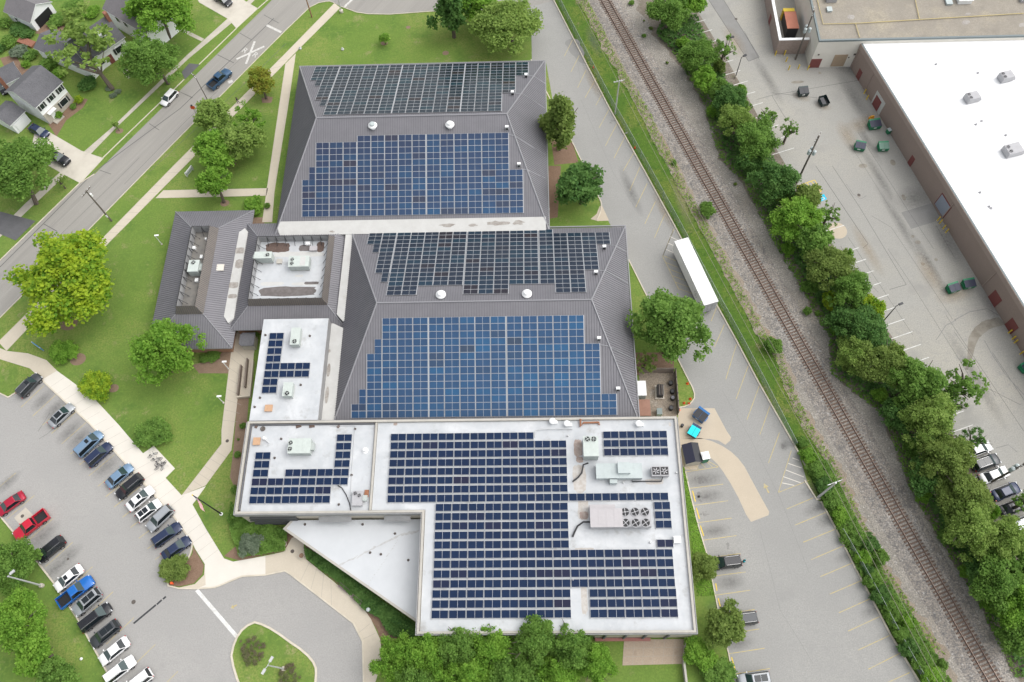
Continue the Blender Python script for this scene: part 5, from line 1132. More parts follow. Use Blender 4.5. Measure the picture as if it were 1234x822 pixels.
def wall_panel(name, x, y, w_, z0, z1, m, proud=.06, par=wh):
    a = wall_t(x, y, (z0+z1)/2); mb = MB(); p = WH(a, -proud/2); q = [WH(a-w_/2, -proud), WH(a+w_/2, -proud), WH(a+w_/2, .02), WH(a-w_/2, .02)]
    mb.prism([tuple(k)[:2] for k in q], z0, z1); return mb.build(name, m, par)
wall_panel('door', 1037, 89.5, 1.2, .05, 2.3, M['red_door']); wall_panel('door_surround', 1058, 124, 3.4, .02, 3.3, M['valley_roof'], .05); wall_panel('door', 1058, 124, 2.0, .05, 2.6, M['red_door'], .12)
wall_panel('door', 1102, 193, 1.1, .05, 2.3, M['red_door']); wall_panel('door', 1206, 358, 2.2, .05, 2.6, M['red_door']); wall_panel('door', 1226, 391, 2.0, .05, 2.6, M['red_door'])
wall_panel('dock_door', 1139, 247, 3.4, .6, 3.9, M['red_door'], .07); wall_panel('dock_panel', 1139.5, 247, 3.0, .75, 3.7, mat('grey_blue_door', (.27, .30, .36), .6), .12)
for x, y in ((1033, 70), (1050, 98), (1158, 250), (1216, 330)):
    wall_panel('downspout', x, y, .14, .2, zt-1.2, M['wh_band'], .14)
for k, (x, y) in enumerate(((1172, 116.5), (1213, 91.5), (1221, 180))):
    p = G(x, y, zt+.8); t = thing('rooftop_unit', ('grey rooftop unit on the warehouse roof, westernmost of the three', 'grey rooftop unit on the warehouse roof nearest the gravel roof', 'grey rooftop unit on the warehouse roof, the largest and most southern')[k], 'rooftop unit', (p.x, p.y, zt-.15), math.atan2(wd.y, wd.x)+(math.pi/2), 'grey units on the warehouse roof')
    s = 1.25 if k == 2 else 1
    mb = MB(); mb.box((0, 0, .15), (2.3*s, 1.7*s, 1.2)); mb.build('casing', M['unit_grey'], t, local=True)
    mb = MB(); mb.face([(1.15*s, -.85*s, 1.3), (1.75*s, -.85*s, .3), (1.75*s, .85*s, .3), (1.15*s, .85*s, 1.3)]); mb.face([(1.15*s, -.85*s, .3), (1.75*s, -.85*s, .3), (1.15*s, -.85*s, 1.3)]); mb.face([(1.15*s, .85*s, .3), (1.15*s, .85*s, 1.3), (1.75*s, .85*s, .3)]); mb.build('intake_hood', M['unit_grey'], t, local=True)
    mb = MB(); mb.box((0, 0, 0), (2.1*s, 1.5*s, .15)); mb.build('curb', M['rack'], t, local=True)
    for q in (-.4, .4): fan(t, (-.72*s, q*s, 1.36), .3, mring=M['unit_grey'])
for k, (x, y, l) in enumerate(((1128, 77.5, 'nearest the corner'), (1178.5, 88, 'between the two upper units'), (1192, 249, 'upper one of a close pair'), (1194.5, 251, 'lower one of a close pair'), (1181, 232, 'small one above the close pair'), (1176, 150, 'middle of the roof'), (1183, 146, 'just right of the mid-roof one'), (1212, 163, 'above the largest unit'))):
    p = G(x, y, zt-.1); mb = MB(); mb.lathe((p.x, p.y, zt-.15), [(.3, 0), (.14, .08), (.12, .35), (.05, .36)], 10); tag(mb.build('pipe_vent', M['unit_grey'], origin=(p.x, p.y, zt-.15)), 'small grey vent on the white warehouse roof, '+l, 'pipe vent', 'small vents on the warehouse roof')
# --- gravel roofed building north of it
gbd = thing('shop_building', 'cream walled building with weathered gravel roof and yellow pipes', 'building', tuple(W(75, 125, 0)))
gu0 = 56.45; gv = 119.8; gz = 7.2
mb = MB(); mb.prism(rect(gu0, gv, 160, 185), 0, gz-.3); mb.build('wall', M['cream_wall'], gbd)
mb = MB(); mb.prism(rect(gu0+.3, gv+.3, 159.7, 184.5), gz-.3, gz-.1); mb.build('roof', M['gravel_roof'], gbd)
mb = MB(); mb.ribbon([W(gu0+.15, 184), W(gu0+.15, gv+.15), W(160, gv+.15)], .36, gz-.35, gz+.05); mb.build('roof_edge', M['edge_blue'], gbd)
def gpanel(name, u, w_, z0, z1, m): mb = MB(); mb.prism(rect(u-w_/2, gv-.07, u+w_/2, gv+.02), z0, z1); mb.build(name, m, gbd)
gpanel('door', UV(982.5, 77, 1.2)[0], 2.1, .05, 2.4, M['red_door']); gpanel('roller_door', UV(1011, 73.5, 1.7)[0], 2.6, .3, 3.4, M['tan_door'])
gpanel('wall_light', UV(988, 66.5, 4)[0], .3, 3.4, 3.7, M['iron']); gpanel('wall_light', UV(1028.5, 64.5, 3)[0], .4, 3.2, 3.6, M['iron']); gpanel('wall_light', UV(1022.5, 69.5, 2.5)[0], .25, 2.5, 2.75, M['iron'])
mb = MB()
for pts in ([(985, 0), (992, 29), (1034, 28), (1234, 16)], [(1031, 28.5), (1036, 45)], [(1102, -5), (1108, 23)], [(985, -20), (985, 0)]): mb.tube([G(x, y, gz+.1) for x, y in pts], .075, 6)
tag(mb.build('gas_pipe', M['yellow_pipe']), 'yellowish gas pipe laid across the gravel roof', 'pipe')
mb = MB()
for x, y, r, ry in ((1025.5, 20.5, .75, .65), (1164, 27, .9, .6), (1166, 17, .7, .3), (1232, 30, .8, .5)): p = G(x, y, gz-.09); mb.disc(p, r, ry=ry, n=13, rot=.4)
mb.build('roof_stain', M['roof_dirt'], gbd)
for x, y, l, sz, m2 in ((999, 12.5, 'square pale skylight near the gravel roof corner', (.9, 1.1, .35), M['unit_teal']), (1142.5, 3, 'pale blue skylight beside the white unit on the gravel roof', (1.1, 1.6, .4), M['unit_teal']), (1161, 1.5, 'white unit on a kerb on the gravel roof', (2.6, 1.6, .9), M['white_metal']), (1001, 0, 'grey unit at the top edge on the gravel roof', (2.0, 1.5, .9), M['unit_grey']), (1233, 1, 'grey box at the far right of the gravel roof', (1.4, 1.0, .6), M['unit_grey'])):
    smallbox('skylight' if 'skylight' in l else 'rooftop_box', l, x, y, gz-.1, sz, m2, 'skylight' if 'skylight' in l else 'rooftop unit')
# --- brick annex open to the sky with an orange container roof inside
an = thing('brick_enclosure', 'brown brick yard enclosure open to the sky beside the cream building', 'enclosure', tuple(W(53, 128, 0)))
mb = MB(); mb.ribbon([W(*p) for p in [(50.4, 160), (50.4, 123.85), (56.2, 123.85)]], .5, 0, 3.7); mb.build('wall', M['annex_brick'], an)
mb = MB(); mb.ribbon([W(*p) for p in [(50.4, 160), (50.4, 123.85), (56.2, 123.85)]], .56, 3.7, 3.85); mb.build('coping', M['white_metal'], an)
mb = MB(); mb.prism(rect(50.11, 131.5, 50.16, 132.7), .05, 2.2); mb.build('door', M['red_door'], an)
p = G(954, 24, 2.6); t = thing('container', 'orange roofed steel container inside the brick enclosure', 'container', (p.x, p.y, 0), -BE)
mb = MB(); mb.box((0, 0, 0), (2.2, 4.6, 2.5)); mb.build('body', M['dark_steel'], t, local=True)
mb = MB(); mb.box((0, 0, 2.5), (2.4, 4.7, .1)); mb.build('roof', M['orange_roof'], t, local=True)
p = G(951, 11, 2.6); t = thing('timber_pallet', 'yellow timber stack behind the orange container roof', 'timber stack', (p.x, p.y, 0), -BE); mb = MB()
for k in range(9): mb.box((0, 0, k*.28), (2.3, .9, .2))
mb.build('boards', M['yellow_bright'], t, local=True)
# --- houses by the street
def house(name, label, p_eave, e_right, depth, h_e, pitch, wallm=None, roofm=None, over=.35, base_stone=False, windows=(), doors=(), cat='house'):
    """p_eave -> e_right: front eave (photo points at eave height), seen so that the house lies to the left of that direction"""
    A = G(*p_eave, h_e); B = G(*e_right, h_e); t = (B-A); L = t.length; t.normalize(); n = Vector((-t.y, t.x, 0)); wallm = wallm or M['siding']; roofm = roofm or M['shingle']
    rot = math.atan2(t.y, t.x); o = thing(name, label, cat, (A.x, A.y, 0), rot); rise = depth/2*math.tan(math.radians(pitch))
    mb = MB(); D = depth; i = over
    pl = [(i, i), (L-i, i), (L-i, D-i), (i, D-i)]; mb.prism(pl, 0, h_e-.05)
    for x in (i, L-i): mb.face([(x, i, h_e-.05), (x, D-i, h_e-.05), (x, D/2, h_e+rise-.2)] if x > i else [(x, D-i, h_e-.05), (x, i, h_e-.05), (x, D/2, h_e+rise-.2)])
    mb.build('wall', wallm, o, local=True)
    mb = MB(); th = .14
    for s in (0, 1):
        y0, y1 = (0, D/2) if s == 0 else (D, D/2)
        q = [(0, y0, h_e), (L, y0, h_e), (L, y1, h_e+rise), (0, y1, h_e+rise)]
        mb.face(q if s == 0 else q[::-1]); mb.face([(x, y, z-th) for x, y, z in (q[::-1] if s == 0 else q)])
        mb.face([(0, y0, h_e-th), (L, y0, h_e-th), (L, y0, h_e), (0, y0, h_e)] if s == 0 else [(L, y0, h_e-th), (0, y0, h_e-th), (0, y0, h_e), (L, y0, h_e)], 1)
        for x in (0, L): 
            f = [(x, y0, h_e-th), (x, y0, h_e), (x, y1, h_e+rise), (x, y1, h_e+rise-th)]; mb.face(f, 1)
    mb.build('roof', [roofm, M['siding']], o, local=True)
    if base_stone: mb = MB(); mb.box((L/2, i-.04, 0), (L-2*i-.02, .14, 2.6)); mb.build('stone_base', M['stone'], o, local=True)
    for (x, z, w_, h_, shut) in windows:
        mb = MB(); mb.box((x*L, i-.1, z), (w_+.16, .1, h_+.16)); f = mb.build('window', M['siding'], o, local=True)
        mb = MB(); mb.box((x*L, i-.13, z+.08), (w_, .09, h_)); mb.build('pane', M['glass'], f, local=True)
        if shut:
            for s in (-1, 1): mb = MB(); mb.box((x*L+s*(w_/2+.3), i-.1, z), (.38, .1, h_+.1)); mb.build('shutter', M['dark_steel'], o, local=True)
    for (x, w_, h_, mm) in doors: mb = MB(); mb.box((x*L, i-.08, .05), (w_, .1, h_)); mb.build('door', mm, o, local=True)
    return o, L, D, rise
h1, L, D, rise = house('house', 'two storey white house with three shuttered upper windows and grey shingle roof', (42.5, 130.5), (76, 98.5), 8.6, 5.3, 29, base_stone=True, windows=((.18, 3.7, .8, 1.1, True), (.5, 3.7, .8, 1.1, True), (.82, 3.7, .8, 1.1, True), (.70, .9, 1.7, 1.3, True)), doors=((.28, 1.0, 2.1, M['siding']),))
mb = MB(); mb.box((L*.28, -.35, .02), (2.2, 1.2, .25)); mb.build('porch_step', M['stone'], h1, local=True); mb = MB(); mb.box((L*.28, -.1, 2.35), (1.9, .9, .12)); mb.build('porch_roof', M['siding'], h1, local=True)
h2, L2, D2, r2 = house('garage', 'low grey roofed attached garage on the lower left of the shuttered house', (12, 152), (31, 133.5), 5.6, 2.9, 24, doors=((.5, 2.6, 2.1, M['siding']),), cat='garage')
h3, L3, D3, r3 = house('house_extension', 'grey roofed rear wing with brick chimney behind the shuttered house', (2, 104), (27, 91.5), 5.0, 3.2, 24, cat='house extension')
mb = MB(); mb.box((.6, .2, 0), (.7, .6, 5.2)); mb.build('chimney', M['brick_red'], h3, local=True)
h4, L4, D4, r4 = house('house', 'white house with dark roof, octagonal dormer and brick chimney behind a tall tree', (104, 77), (151, 44.5), 8.2, 3.7, 38, windows=((.75, 1.2, 1.4, 1.3, True), (.3, 1.2, 1.2, 1.2, False)), doors=((.5, 1.0, 2.1, M['red_door']),))
mb = MB(); mb.box((L4*.98, D4*.42, 0), (.7, .9, 8.2)); mb.build('chimney', M['brick_red'], h4, local=True)
mb = MB(); yy = D4*.17; mb.prism([(L4*.62+.85*math.cos(k*math.pi/4+.39), yy+.3+.85*math.sin(k*math.pi/4+.39)) for k in range(8)], 3.6, 6.3); dm = mb.build('dormer', M['siding'], h4, local=True); mb = MB(); mb.box((L4*.62, yy-.5, 4.9), (.6, .1, .9)); mb.build('pane', M['glass'], dm, local=True)
h5, L5, D5, r5 = house('house_extension', 'long white rear wing with low dark grey roof behind the dormer house', (40, 58), (106, 86), 6.2, 2.9, 22, cat='house extension')
h5.rotation_euler.z += 0
h6, L6, D6, r6 = house('house', 'white sided house with grey roof seen between two street trees', (123, 10.5), (176, 42), 9, 5.0, 30, windows=((.28, 3.2, .9, 1.1, False), (.46, 3.2, .9, 1.1, False), (.75, 3.2, 1, 1.1, False), (.8, 1, 1, 1.1, False)), roofm=M['shingle_brown'])
h7, L7, D7, r7 = house('garage', 'white detached garage with brown roof and open door in the top left corner', (3.5, 14), (36.5, 28), 7, 2.7, 32, roofm=M['shingle_brown'], windows=((.35, 1.1, .7, .7, False),), cat='garage')
mb = MB(); mb.box((L7-.32, D7*.5, .05), (.12, D7*.62, 2.2)); mb.build('garage_door_opening', M['fan'], h7, local=True)
mb = MB(); p = G(33, 52); mb.box((p.x, p.y, 0), (4, 1.6, .5), -.5); tag(mb.build('deck_step', M['brick_red'], origin=tuple(p)), 'reddish timber deck step beside the white rear wing', 'deck')

# ================================================================== vehicles
CARS = {}
def inset(q, s, off):
    c = sum(q, Vector())/4; n = (q[1]-q[0]).cross(q[2]-q[0]).normalized(); return [c+(p-c)*s+n*off for p in q]
def car(kind, name):
    spec = {'sedan': (4.75, 1.83, 1.45, (-1.0, -1.75, .45, 1.30)), 'suv': (4.7, 1.9, 1.72, (-2.0, -2.28, .45, 1.22)), 'hatch': (4.25, 1.78, 1.52, (-1.65, -2.02, .4, 1.22)),
            'van': (5.05, 1.97, 1.76, (-2.2, -2.46, .75, 1.62)), 'pickup': (5.75, 2.0, 1.84, (-.62, -.80, .62, 1.32)), 'wagon': (4.85, 1.86, 1.58, (-2.02, -2.36, .45, 1.25))}[kind]
    Lc, Wc, Hc, (xrt, xrb, xft, xfb) = spec; hw = Wc/2; belt = .98 if kind in ('suv', 'van', 'pickup') else .90
    if kind == 'pickup': belt = 1.12
    P = PAINT['white']; t = bpy.data.objects.new(name, None); COL.objects.link(t); t['category'] = 'car'
    hood = belt-.06
    tail = belt if kind not in ('sedan',) else belt+.02
    st = [(-.5, .66, .55), (-.494, .78, .66), (-.480, .87, tail-.14), (-.455, .93, tail-.04), (-.41, .975, tail), (-.3, 1, belt), (0, 1, belt), (.22, 1, belt-.01), (.32, .985, hood), (.39, .955, hood-.04), (.44, .90, hood-.10), (.475, .81, hood-.19), (.492, .70, hood-.28), (.5, .56, .5)]
    if kind == 'pickup': st = [(-.13, 1, belt), (0, 1, belt), (.22, 1, belt-.01), (.33, .985, hood), (.42, .965, hood-.04), (.465, .91, hood-.13), (.49, .82, hood-.26), (.5, .68, .58)]
    mb = MB(); nsec = 11
    for fx, fw, zt_ in st:
        w_ = hw*fw; zl = .26 if abs(fx) < .45 else .34
        sec = [(-w_*.9, zl), (-w_, zl+.14), (-w_, zt_-.20), (-w_*.965, zt_-.06), (-w_*.86, zt_), (0, zt_+.025), (w_*.86, zt_), (w_*.965, zt_-.06), (w_, zt_-.20), (w_, zl+.14), (w_*.9, zl)]
        for y, z in sec: mb.v.append((fx*Lc, y, z))
    for k in range(len(st)-1):
        for q in range(nsec-1):
            i = k*nsec+q; mb.f.append((i, i+1, i+1+nsec, i+nsec)); mb.m.append(1 if q in (0, 9) else 0)
    mb.f.append(tuple(range(nsec))[::1]); mb.m.append(0); e = (len(st)-1)*nsec; mb.f.append(tuple(range(e+nsec-1, e-1, -1))); mb.m.append(0)
    # greenhouse with pillars
    bw, tw = hw*.92, hw*.68; zr = Hc-.03; zb = belt-.03
    xm = (xrb+xfb)/2; lo = [Vector((xrb, -bw, zb)), Vector((xfb, -bw, zb)), Vector((xfb, bw, zb)), Vector((xrb, bw, zb))]
    up = [Vector((xrt, -tw, zr)), Vector((xft, -tw, zr)), Vector((xft, tw, zr)), Vector((xrt, tw, zr))]
    rid = [Vector((xrt+.06, -tw*.8, Hc)), Vector((xft-.08, -tw*.8, Hc)), Vector((xft-.08, tw*.8, Hc)), Vector((xrt+.06, tw*.8, Hc))]
    for k in range(4):
        j = (k+1) % 4; mb.face([lo[k], lo[j], up[j], up[k]]); mb.face([up[k], up[j], rid[j], rid[k]])
    mb.face(rid)
    if kind == 'pickup':
        x0, x1 = -Lc/2, -.83; zf = .62; tk = .09
        mb.box(((x0+x1)/2, 0, .36), (x1-x0, Wc*.96, .24), 0, 0)
        for y in (-1, 1): mb.box(((x0+x1)/2, y*(hw*.98-tk/2), .58), (x1-x0, tk, belt-.58))
        mb.box((x0+tk/2, 0, .58), (tk, Wc*.96-2*tk-.004, belt-.58)); mb.box((x1-tk/2, 0, .58), (tk, Wc*.96-2*tk-.004, belt-.58))
    for sx in (.315, -.30):
        for sy in (-1, 1): 
            c = (sx*Lc, sy*(hw+.006), .36); mb.face([(c[0]+.40*math.cos(a*math.pi/8), c[1], max(.25, c[2]+.40*math.sin(a*math.pi/8))) for a in (range(0, 9) if sy < 0 else range(8, -1, -1))], 1)
    bo = mb.build('body', [P, M['trim']], t, local=True, smooth=True); bo.data.set_sharp_from_angle(angle=math.radians(38))
    if kind == 'pickup':
        mb = MB(); mb.box(((x0+x1)/2, 0, .61), (x1-x0-2*tk-.01, Wc*.96-2*tk-.01, .03)); mb.build('bed_liner', M['trim'], t, local=True)
    def q(name, pts, m): mb = MB(); mb.face(pts); return mb.build(name, m, t, local=True)
    q('windshield', inset([lo[1], lo[2], up[2], up[1]], .95, .012), M['windscreen']); q('rear_window', inset([lo[3], lo[0], up[0], up[3]], .92, .012), M['carglass'])
    for s, (a, b, c, d_) in ((0, (lo[0], lo[1], up[1], up[0])), (1, (lo[2], lo[3], up[3], up[2]))):
        q('side_window', inset([a, b, c, d_], .92, .012), M['carglass'])
    for sx in (.315, -.30):
        for sy in (-1, 1):
            mb = MB(); y0 = sy*(hw-.17); y1 = sy*(hw+.025); mb.tube([(sx*Lc, y0, .335), (sx*Lc, y1, .335)], .335, 18); wh_ = mb.build('wheel', M['tyre'], t, local=True)
            mb = MB(); mb.tube([(sx*Lc, y1-.02*sy, .335), (sx*Lc, y1+.008*sy, .335)], .215, 14); mb.build('rim', M['rim'], wh_, local=True)
    for s in (-1, 1):
        mb = MB(); mb.box((Lc*.468, s*hw*.70, hood-.31), (.14, .34, .15), s*-.35); mb.build('headlight', M['lamp_white'], t, local=True)
        mb = MB(); mb.box((-Lc*.487, s*hw*.80, belt-.28), (.10, .2, .16), s*.25); mb.build('taillight', M['lamp_red'], t, local=True)
        mb = MB(); mb.box((xfb-.28, s*(hw+.08), belt+.02), (.14, .22, .15)); mb.build('mirror', P, t, local=True)
        if kind in ('suv', 'wagon', 'van'):
            mb = MB(); mb.tube([(xrt+.15, s*tw*.93, Hc+.05), (xft-.25, s*tw*.93, Hc+.05)], .028, 6); mb.build('roof_rail', M['chrome'], t, local=True)
    bpy.context.view_layer.update(); return t
def park(kind, color, px, nose, label, name=None, group=None, cat=None, roof=None, swaps=None, z=.014):
    nm = {'sedan': 'sedan', 'suv': 'suv', 'hatch': 'hatchback', 'van': 'minivan', 'pickup': 'pickup_truck', 'wagon': 'estate_car'}[kind]
    p = G(px[0], px[1], .8); a = heading(px[0], px[1], px[0]+nose[0], px[1]+nose[1])
    if kind not in CARS:
        CARS[kind] = car(kind, nm)
    t = dup(CARS[kind], (p.x, p.y, z), a, label, group, swap={PAINT['white'].name: PAINT[color]} if color != 'white' else None)
    t['category'] = cat or {'pickup': 'pickup truck', 'van': 'minivan', 'suv': 'car', 'hatch': 'car', 'sedan': 'car', 'wagon': 'car'}[kind]
    Hc = {'sedan': 1.45, 'suv': 1.72, 'hatch': 1.52, 'van': 1.76, 'pickup': 1.84, 'wagon': 1.58}[kind]
    if roof == 'sun': mb = MB(); mb.box((.1, 0, Hc+.004), (.55, .75, .012)); mb.build('sunroof', M['carglass'], t, local=True)
    if roof == 'pan':
        x0 = {'sedan': (-.85, .32), 'suv': (-1.7, .25), 'wagon': (-1.7, .3), 'hatch': (-1.4, .2), 'van': (-1.9, .5)}[kind]
        mb = MB(); w_ = .92; n = 2 if kind != 'sedan' else 1
        for k in range(n):
            a0 = x0[0]+(x0[1]-x0[0])*k/n; a1 = x0[0]+(x0[1]-x0[0])*(k+1)/n-.06; mb.box(((a0+a1)/2, 0, Hc+.004), (a1-a0, w_, .012))
        mb.build('glass_roof', M['carglass'], t, local=True)
    return t
gU_, gL_, gF_ = 'cars parked along the entrance walk', 'cars parked along the lawn in the west lot', 'cars parked behind the tree belt'
UR, LL = (18, -16), (-18, 16)
park('suv', 'charcoal', (35, 464), (18, -19), 'charcoal estate with sunroof beside the lawn corner, topmost of its row', group=gU_, roof='sun')
park('sedan', 'silver', (73.5, 500), (18, -17), 'silver sedan with black roof standing alone between empty bays', group=gU_, roof='pan')
park('van', 'light_blue', (107, 534.5), (18, -17), 'light blue minivan with a small sunroof', group=gU_, roof='sun')
park('suv', 'navy', (119, 547.5), (18, -16), 'navy hatchback with red tail lamps right beside the light blue minivan', group=gU_)
park('sedan', 'light_blue', (143.5, 573), (18, -15), 'light blue sedan between an empty bay and a black car', group=gU_)
park('wagon', 'black', (155.5, 586), (-18, 15), 'black estate car with silver roof rails, nose to the lane', group=gU_)
park('sedan', 'white', (168.5, 600.5), (18, -15), 'white sedan with a dark sunroof next to the black estate', group=gU_, roof='sun')
park('hatch', 'white', (178.5, 615), (18, -14), 'white car with a long black glass roof', group=gU_, roof='pan')
park('suv', 'silver', (192.5, 624.5), (-17, 16), 'boxy silver off-roader with spare wheel backed against the walk', group=gU_)
park('wagon', 'navy', (200.5, 644), (18, -13), 'dark navy estate car with one silver roof rail', group=gU_)
park('sedan', 'navy', (212, 660.5), (18, -13), 'navy sedan at the end of its row beside the leafy bed', group=gU_)
park('sedan', 'crimson', (12, 607), (-18, 13), 'crimson sedan cut by the left edge of the photo', group=gL_)
park('pickup', 'red', (37, 633), (-18, 14), 'red pickup truck with an open black bed', group=gL_)
park('suv', 'black', (60.5, 662), (-18, 14.5), 'black car half under the tree at the lawn edge', group=gL_)
park('sedan', 'white', (82, 696.5), (-18, 15), 'white sedan with small sunroof next to the blue pickup', group=gL_, roof='sun')
park('pickup', 'blue', (91, 713), (18, -14), 'bright blue pickup truck with a black bed cover', group=gL_)
park('suv', 'silver', (104.5, 725.5), (-18, 15.5), 'silver car with large dark roof windows beside the blue pickup', group=gL_, roof='pan')
park('van', 'black', (114.5, 744), (18, -14), 'black minivan with silver roof rails', group=gL_)
park('suv', 'charcoal', (126, 764), (-18, 14.5), 'charcoal car with double glass roof between minivan and silver sedan', group=gL_, roof='pan')
park('sedan', 'white', (137, 784.5), (-18, 14.5), 'white sedan with dark rear window, third from the bottom of its row', group=gL_)
park('wagon', 'white', (143.5, 807.5), (18, -14), 'white estate car, second from the bottom of its row', group=gL_)
park('suv', 'white', (165, 823), (-18, 14.5), 'white car with a red rear lamp cut by the bottom edge', group=gL_)
park('suv', 'black', (875, 677.5), (-20, 2.5), 'black car in the east lot beside a person in teal')
park('suv', 'charcoal', (894, 746), (-20, 2.5), 'dark grey car in the east lot mostly hidden under a tree', swaps=None)
park('suv', 'silver', (909, 818.5), (-20, 2.5), 'silver car at the bottom edge of the east lot', roof='pan')
park('pickup', 'steel_blue', (264.5, 94.5), (14, -12.5), 'dark blue pickup truck driving on the street', z=.012)
park('hatch', 'white', (203.5, 117), (-13, 14), 'white small car parked at the kerb of the street', z=.012)
park('pickup', 'black', (68.5, 189), (16, 8.5), 'black pickup truck parked on the concrete driveway', z=.046)
park('sedan', 'navy', (46, 157), (15, 8), 'dark sedan on the driveway in front of the shuttered house', z=.046)
park('sedan', 'black', (268, -1), (16, 9), 'black car on the driveway at the top edge', z=.046)
park('sedan', 'black', (2, 103), (6, 10), 'dark car behind the brick chimney at the left edge')
park('sedan', 'white', (1179, 541), (20, -7), 'white car under branches, topmost behind the tree belt', group=gF_)
park('suv', 'charcoal', (1188.5, 557), (20, -7), 'dark car with pale glass roof behind the tree belt', group=gF_, roof='pan')
park('sedan', 'white', (1199, 572), (20, -7), 'white car below the transformer pole, behind the tree belt', group=gF_)
park('sedan', 'navy', (1213, 592), (20, -8), 'blue car peeking out of the tree belt', group=gF_)
park('sedan', 'black', (1222, 611), (20, -8), 'dark car just below the blue one at the tree belt', group=gF_)
park('suv', 'silver', (1233, 631), (20, -8), 'silver car cut by the right edge behind the trees', group=gF_)
for k in list(CARS.values()):
    for c in list(k.children_recursive): bpy.data.objects.remove(c)
    bpy.data.objects.remove(k)

# semi trailer
p0, p1 = G(823, 293, 4.0), G(855, 361, 4.0); a = math.atan2((p1-p0).y, (p1-p0).x); Lt = 13.4; c = (p0+p1)/2
t = thing('semi_trailer', 'long white box trailer parked along the fence', 'trailer', (c.x, c.y, .014), a)
mb = MB(); mb.box((0, 0, 1.15), (Lt, 2.55, 2.85))
for k in range(1, 22): mb.box((-Lt/2+Lt*k/22, 0, 1.2), (.05, 2.57, 2.78))
mb.build('box', M['trailer'], t, local=True)
mb = MB(); mb.box((0, 0, 4.0), (Lt+.04, 2.6, .05)); mb.build('roof', M['trailer'], t, local=True)
mb = MB(); mb.box((Lt/2+.02, 0, 1.3), (.04, 2.4, 2.6)); 
for y in (-.4, .4): mb.box((Lt/2+.06, y, 1.3), (.04, .05, 2.6))
mb.build('rear_door', M['unit_grey'], t, local=True)
mb = MB(); mb.box((0, 0, .95), (Lt, 1.0, .18)); mb.build('chassis', M['dark_steel'], t, local=True)
for x in (Lt/2-1.2, Lt/2-2.5):
    for y in (-1, 1): mb = MB(); mb.tube([(x, y*.75, .5), (x, y*1.2, .5)], .5, 16); mb.build('wheel', M['tyre'], t, local=True)
for y in (-.6, .6): mb = MB(); mb.box((-Lt/2+2.6, y, 0), (.14, .14, 1.0)); mb.build('landing_leg', M['dark_steel'], t, local=True)
mb = MB()
for dx in (-.22, .22):
    for k in range(20):
        a0, a1 = k*math.pi/10, (k+1)*math.pi/10; mb.face([(3.6+dx+.36*math.cos(a0), -1.292, 2.5+.62*math.sin(a0)), (3.6+dx+.36*math.cos(a1), -1.292, 2.5+.62*math.sin(a1)), (3.6+dx+.28*math.cos(a1), -1.292, 2.5+.52*math.sin(a1)), (3.6+dx+.28*math.cos(a0), -1.292, 2.5+.52*math.sin(a0))])
mb.build('emblem', M['unit_grey'], t, local=True)

# dumpsters
def dumpster(name, label, px, ang, body, lid, w_=2.0, d_=1.5, h=1.35, open_=False, mark=True, group='dumpsters'):
    p = G(px[0], px[1], .8); t = thing(name, label, 'dumpster', (p.x, p.y, .016), ang, group)
    mb = MB(); f, b = h*.72, h
    P = [(-w_/2, -d_/2), (w_/2, -d_/2), (w_/2, d_/2), (-w_/2, d_/2)]; lo = [(x*.94, y*.85, .12) for x, y in P]; hi = [(x, y, f if y < 0 else b) for x, y in P]
    for k in range(4): j = (k+1) % 4; mb.face([lo[k], lo[j], hi[j], hi[k]])
    if not open_: mb.face(hi)
    else: mb.face([(x, y, .5) for x, y, z in lo], 1)
    mb.build('body', [body, M['fan']], t, local=True)
    mb = MB()
    for s in (-1, 1): mb.box((s*(w_/2+.06), 0, h*.45), (.12, .9, .16))
    mb.build('fork_pocket', body, t, local=True)
    for s in ((-1, 1) if not open_ else (-1,)):
        x0, x1 = (s*w_/2*.98, s*.02); sl = (b-f)/d_
        q = [(min(x0, x1), -d_/2*.98, f+.05), (max(x0, x1), -d_/2*.98, f+.05), (max(x0, x1), d_/2*.6, f+.05+sl*d_*.79), (min(x0, x1), d_/2*.6, f+.05+sl*d_*.79)]
        mb = MB(); mb.face(q); mb.face([(x, y, z-.04) for x, y, z in q[::-1]])
        for k in range(4): j = (k+1) % 4; A, B = q[k], q[j]; mb.face([(A[0], A[1], A[2]-.04), (B[0], B[1], B[2]-.04), B, A])
        mb.build('lid', lid, t, local=True)
    if mark: mb = MB(); mb.face([(-.4, -d_/2*.965-.01, f*.55), (.15, -d_/2*.965-.01, f*.55), (.15, -d_/2*.99-.01, f*.82), (-.4, -d_/2*.99-.01, f*.82)]); mb.build('sticker', M['white_metal'], t, local=True)
    for sx in (-1, 1):
        for sy in (-1, 1): mb = MB(); mb.tube([(sx*w_*.38-.03, sy*d_*.33, .06), (sx*w_*.38+.03, sy*d_*.33, .06)], .06, 8); mb.build('caster', M['tyre'], t, local=True)
    return t
dumpster('dumpster', 'blue dumpster with dark lids on the concrete apron', (844.5, 500.5), heading(833, 505, 850, 497)-1.15, M['blue_bin'], M['black_lid'], 2.1, 1.9, 1.5)
t = dumpster('dumpster', 'dumpster with a bright cyan lid just below the blue one', (836.5, 519.5), heading(833, 527, 842, 512)-math.pi/2, M['navy_bin'], M['cyan_lid'], 1.6, 2.0, 1.35, mark=False)
dumpster('dumpster', 'dark dumpster with closed ribbed lid near the yellow bollards', (968, 110.5), .05, M['black_bin'], M['black_lid'], 1.9, 1.6, 1.5)
dumpster('dumpster', 'dark dumpster with one lid open to the rear', (993, 121.5), .25, M['black_bin'], M['black_lid'], 1.6, 1.9, 1.3, open_=True, mark=False)
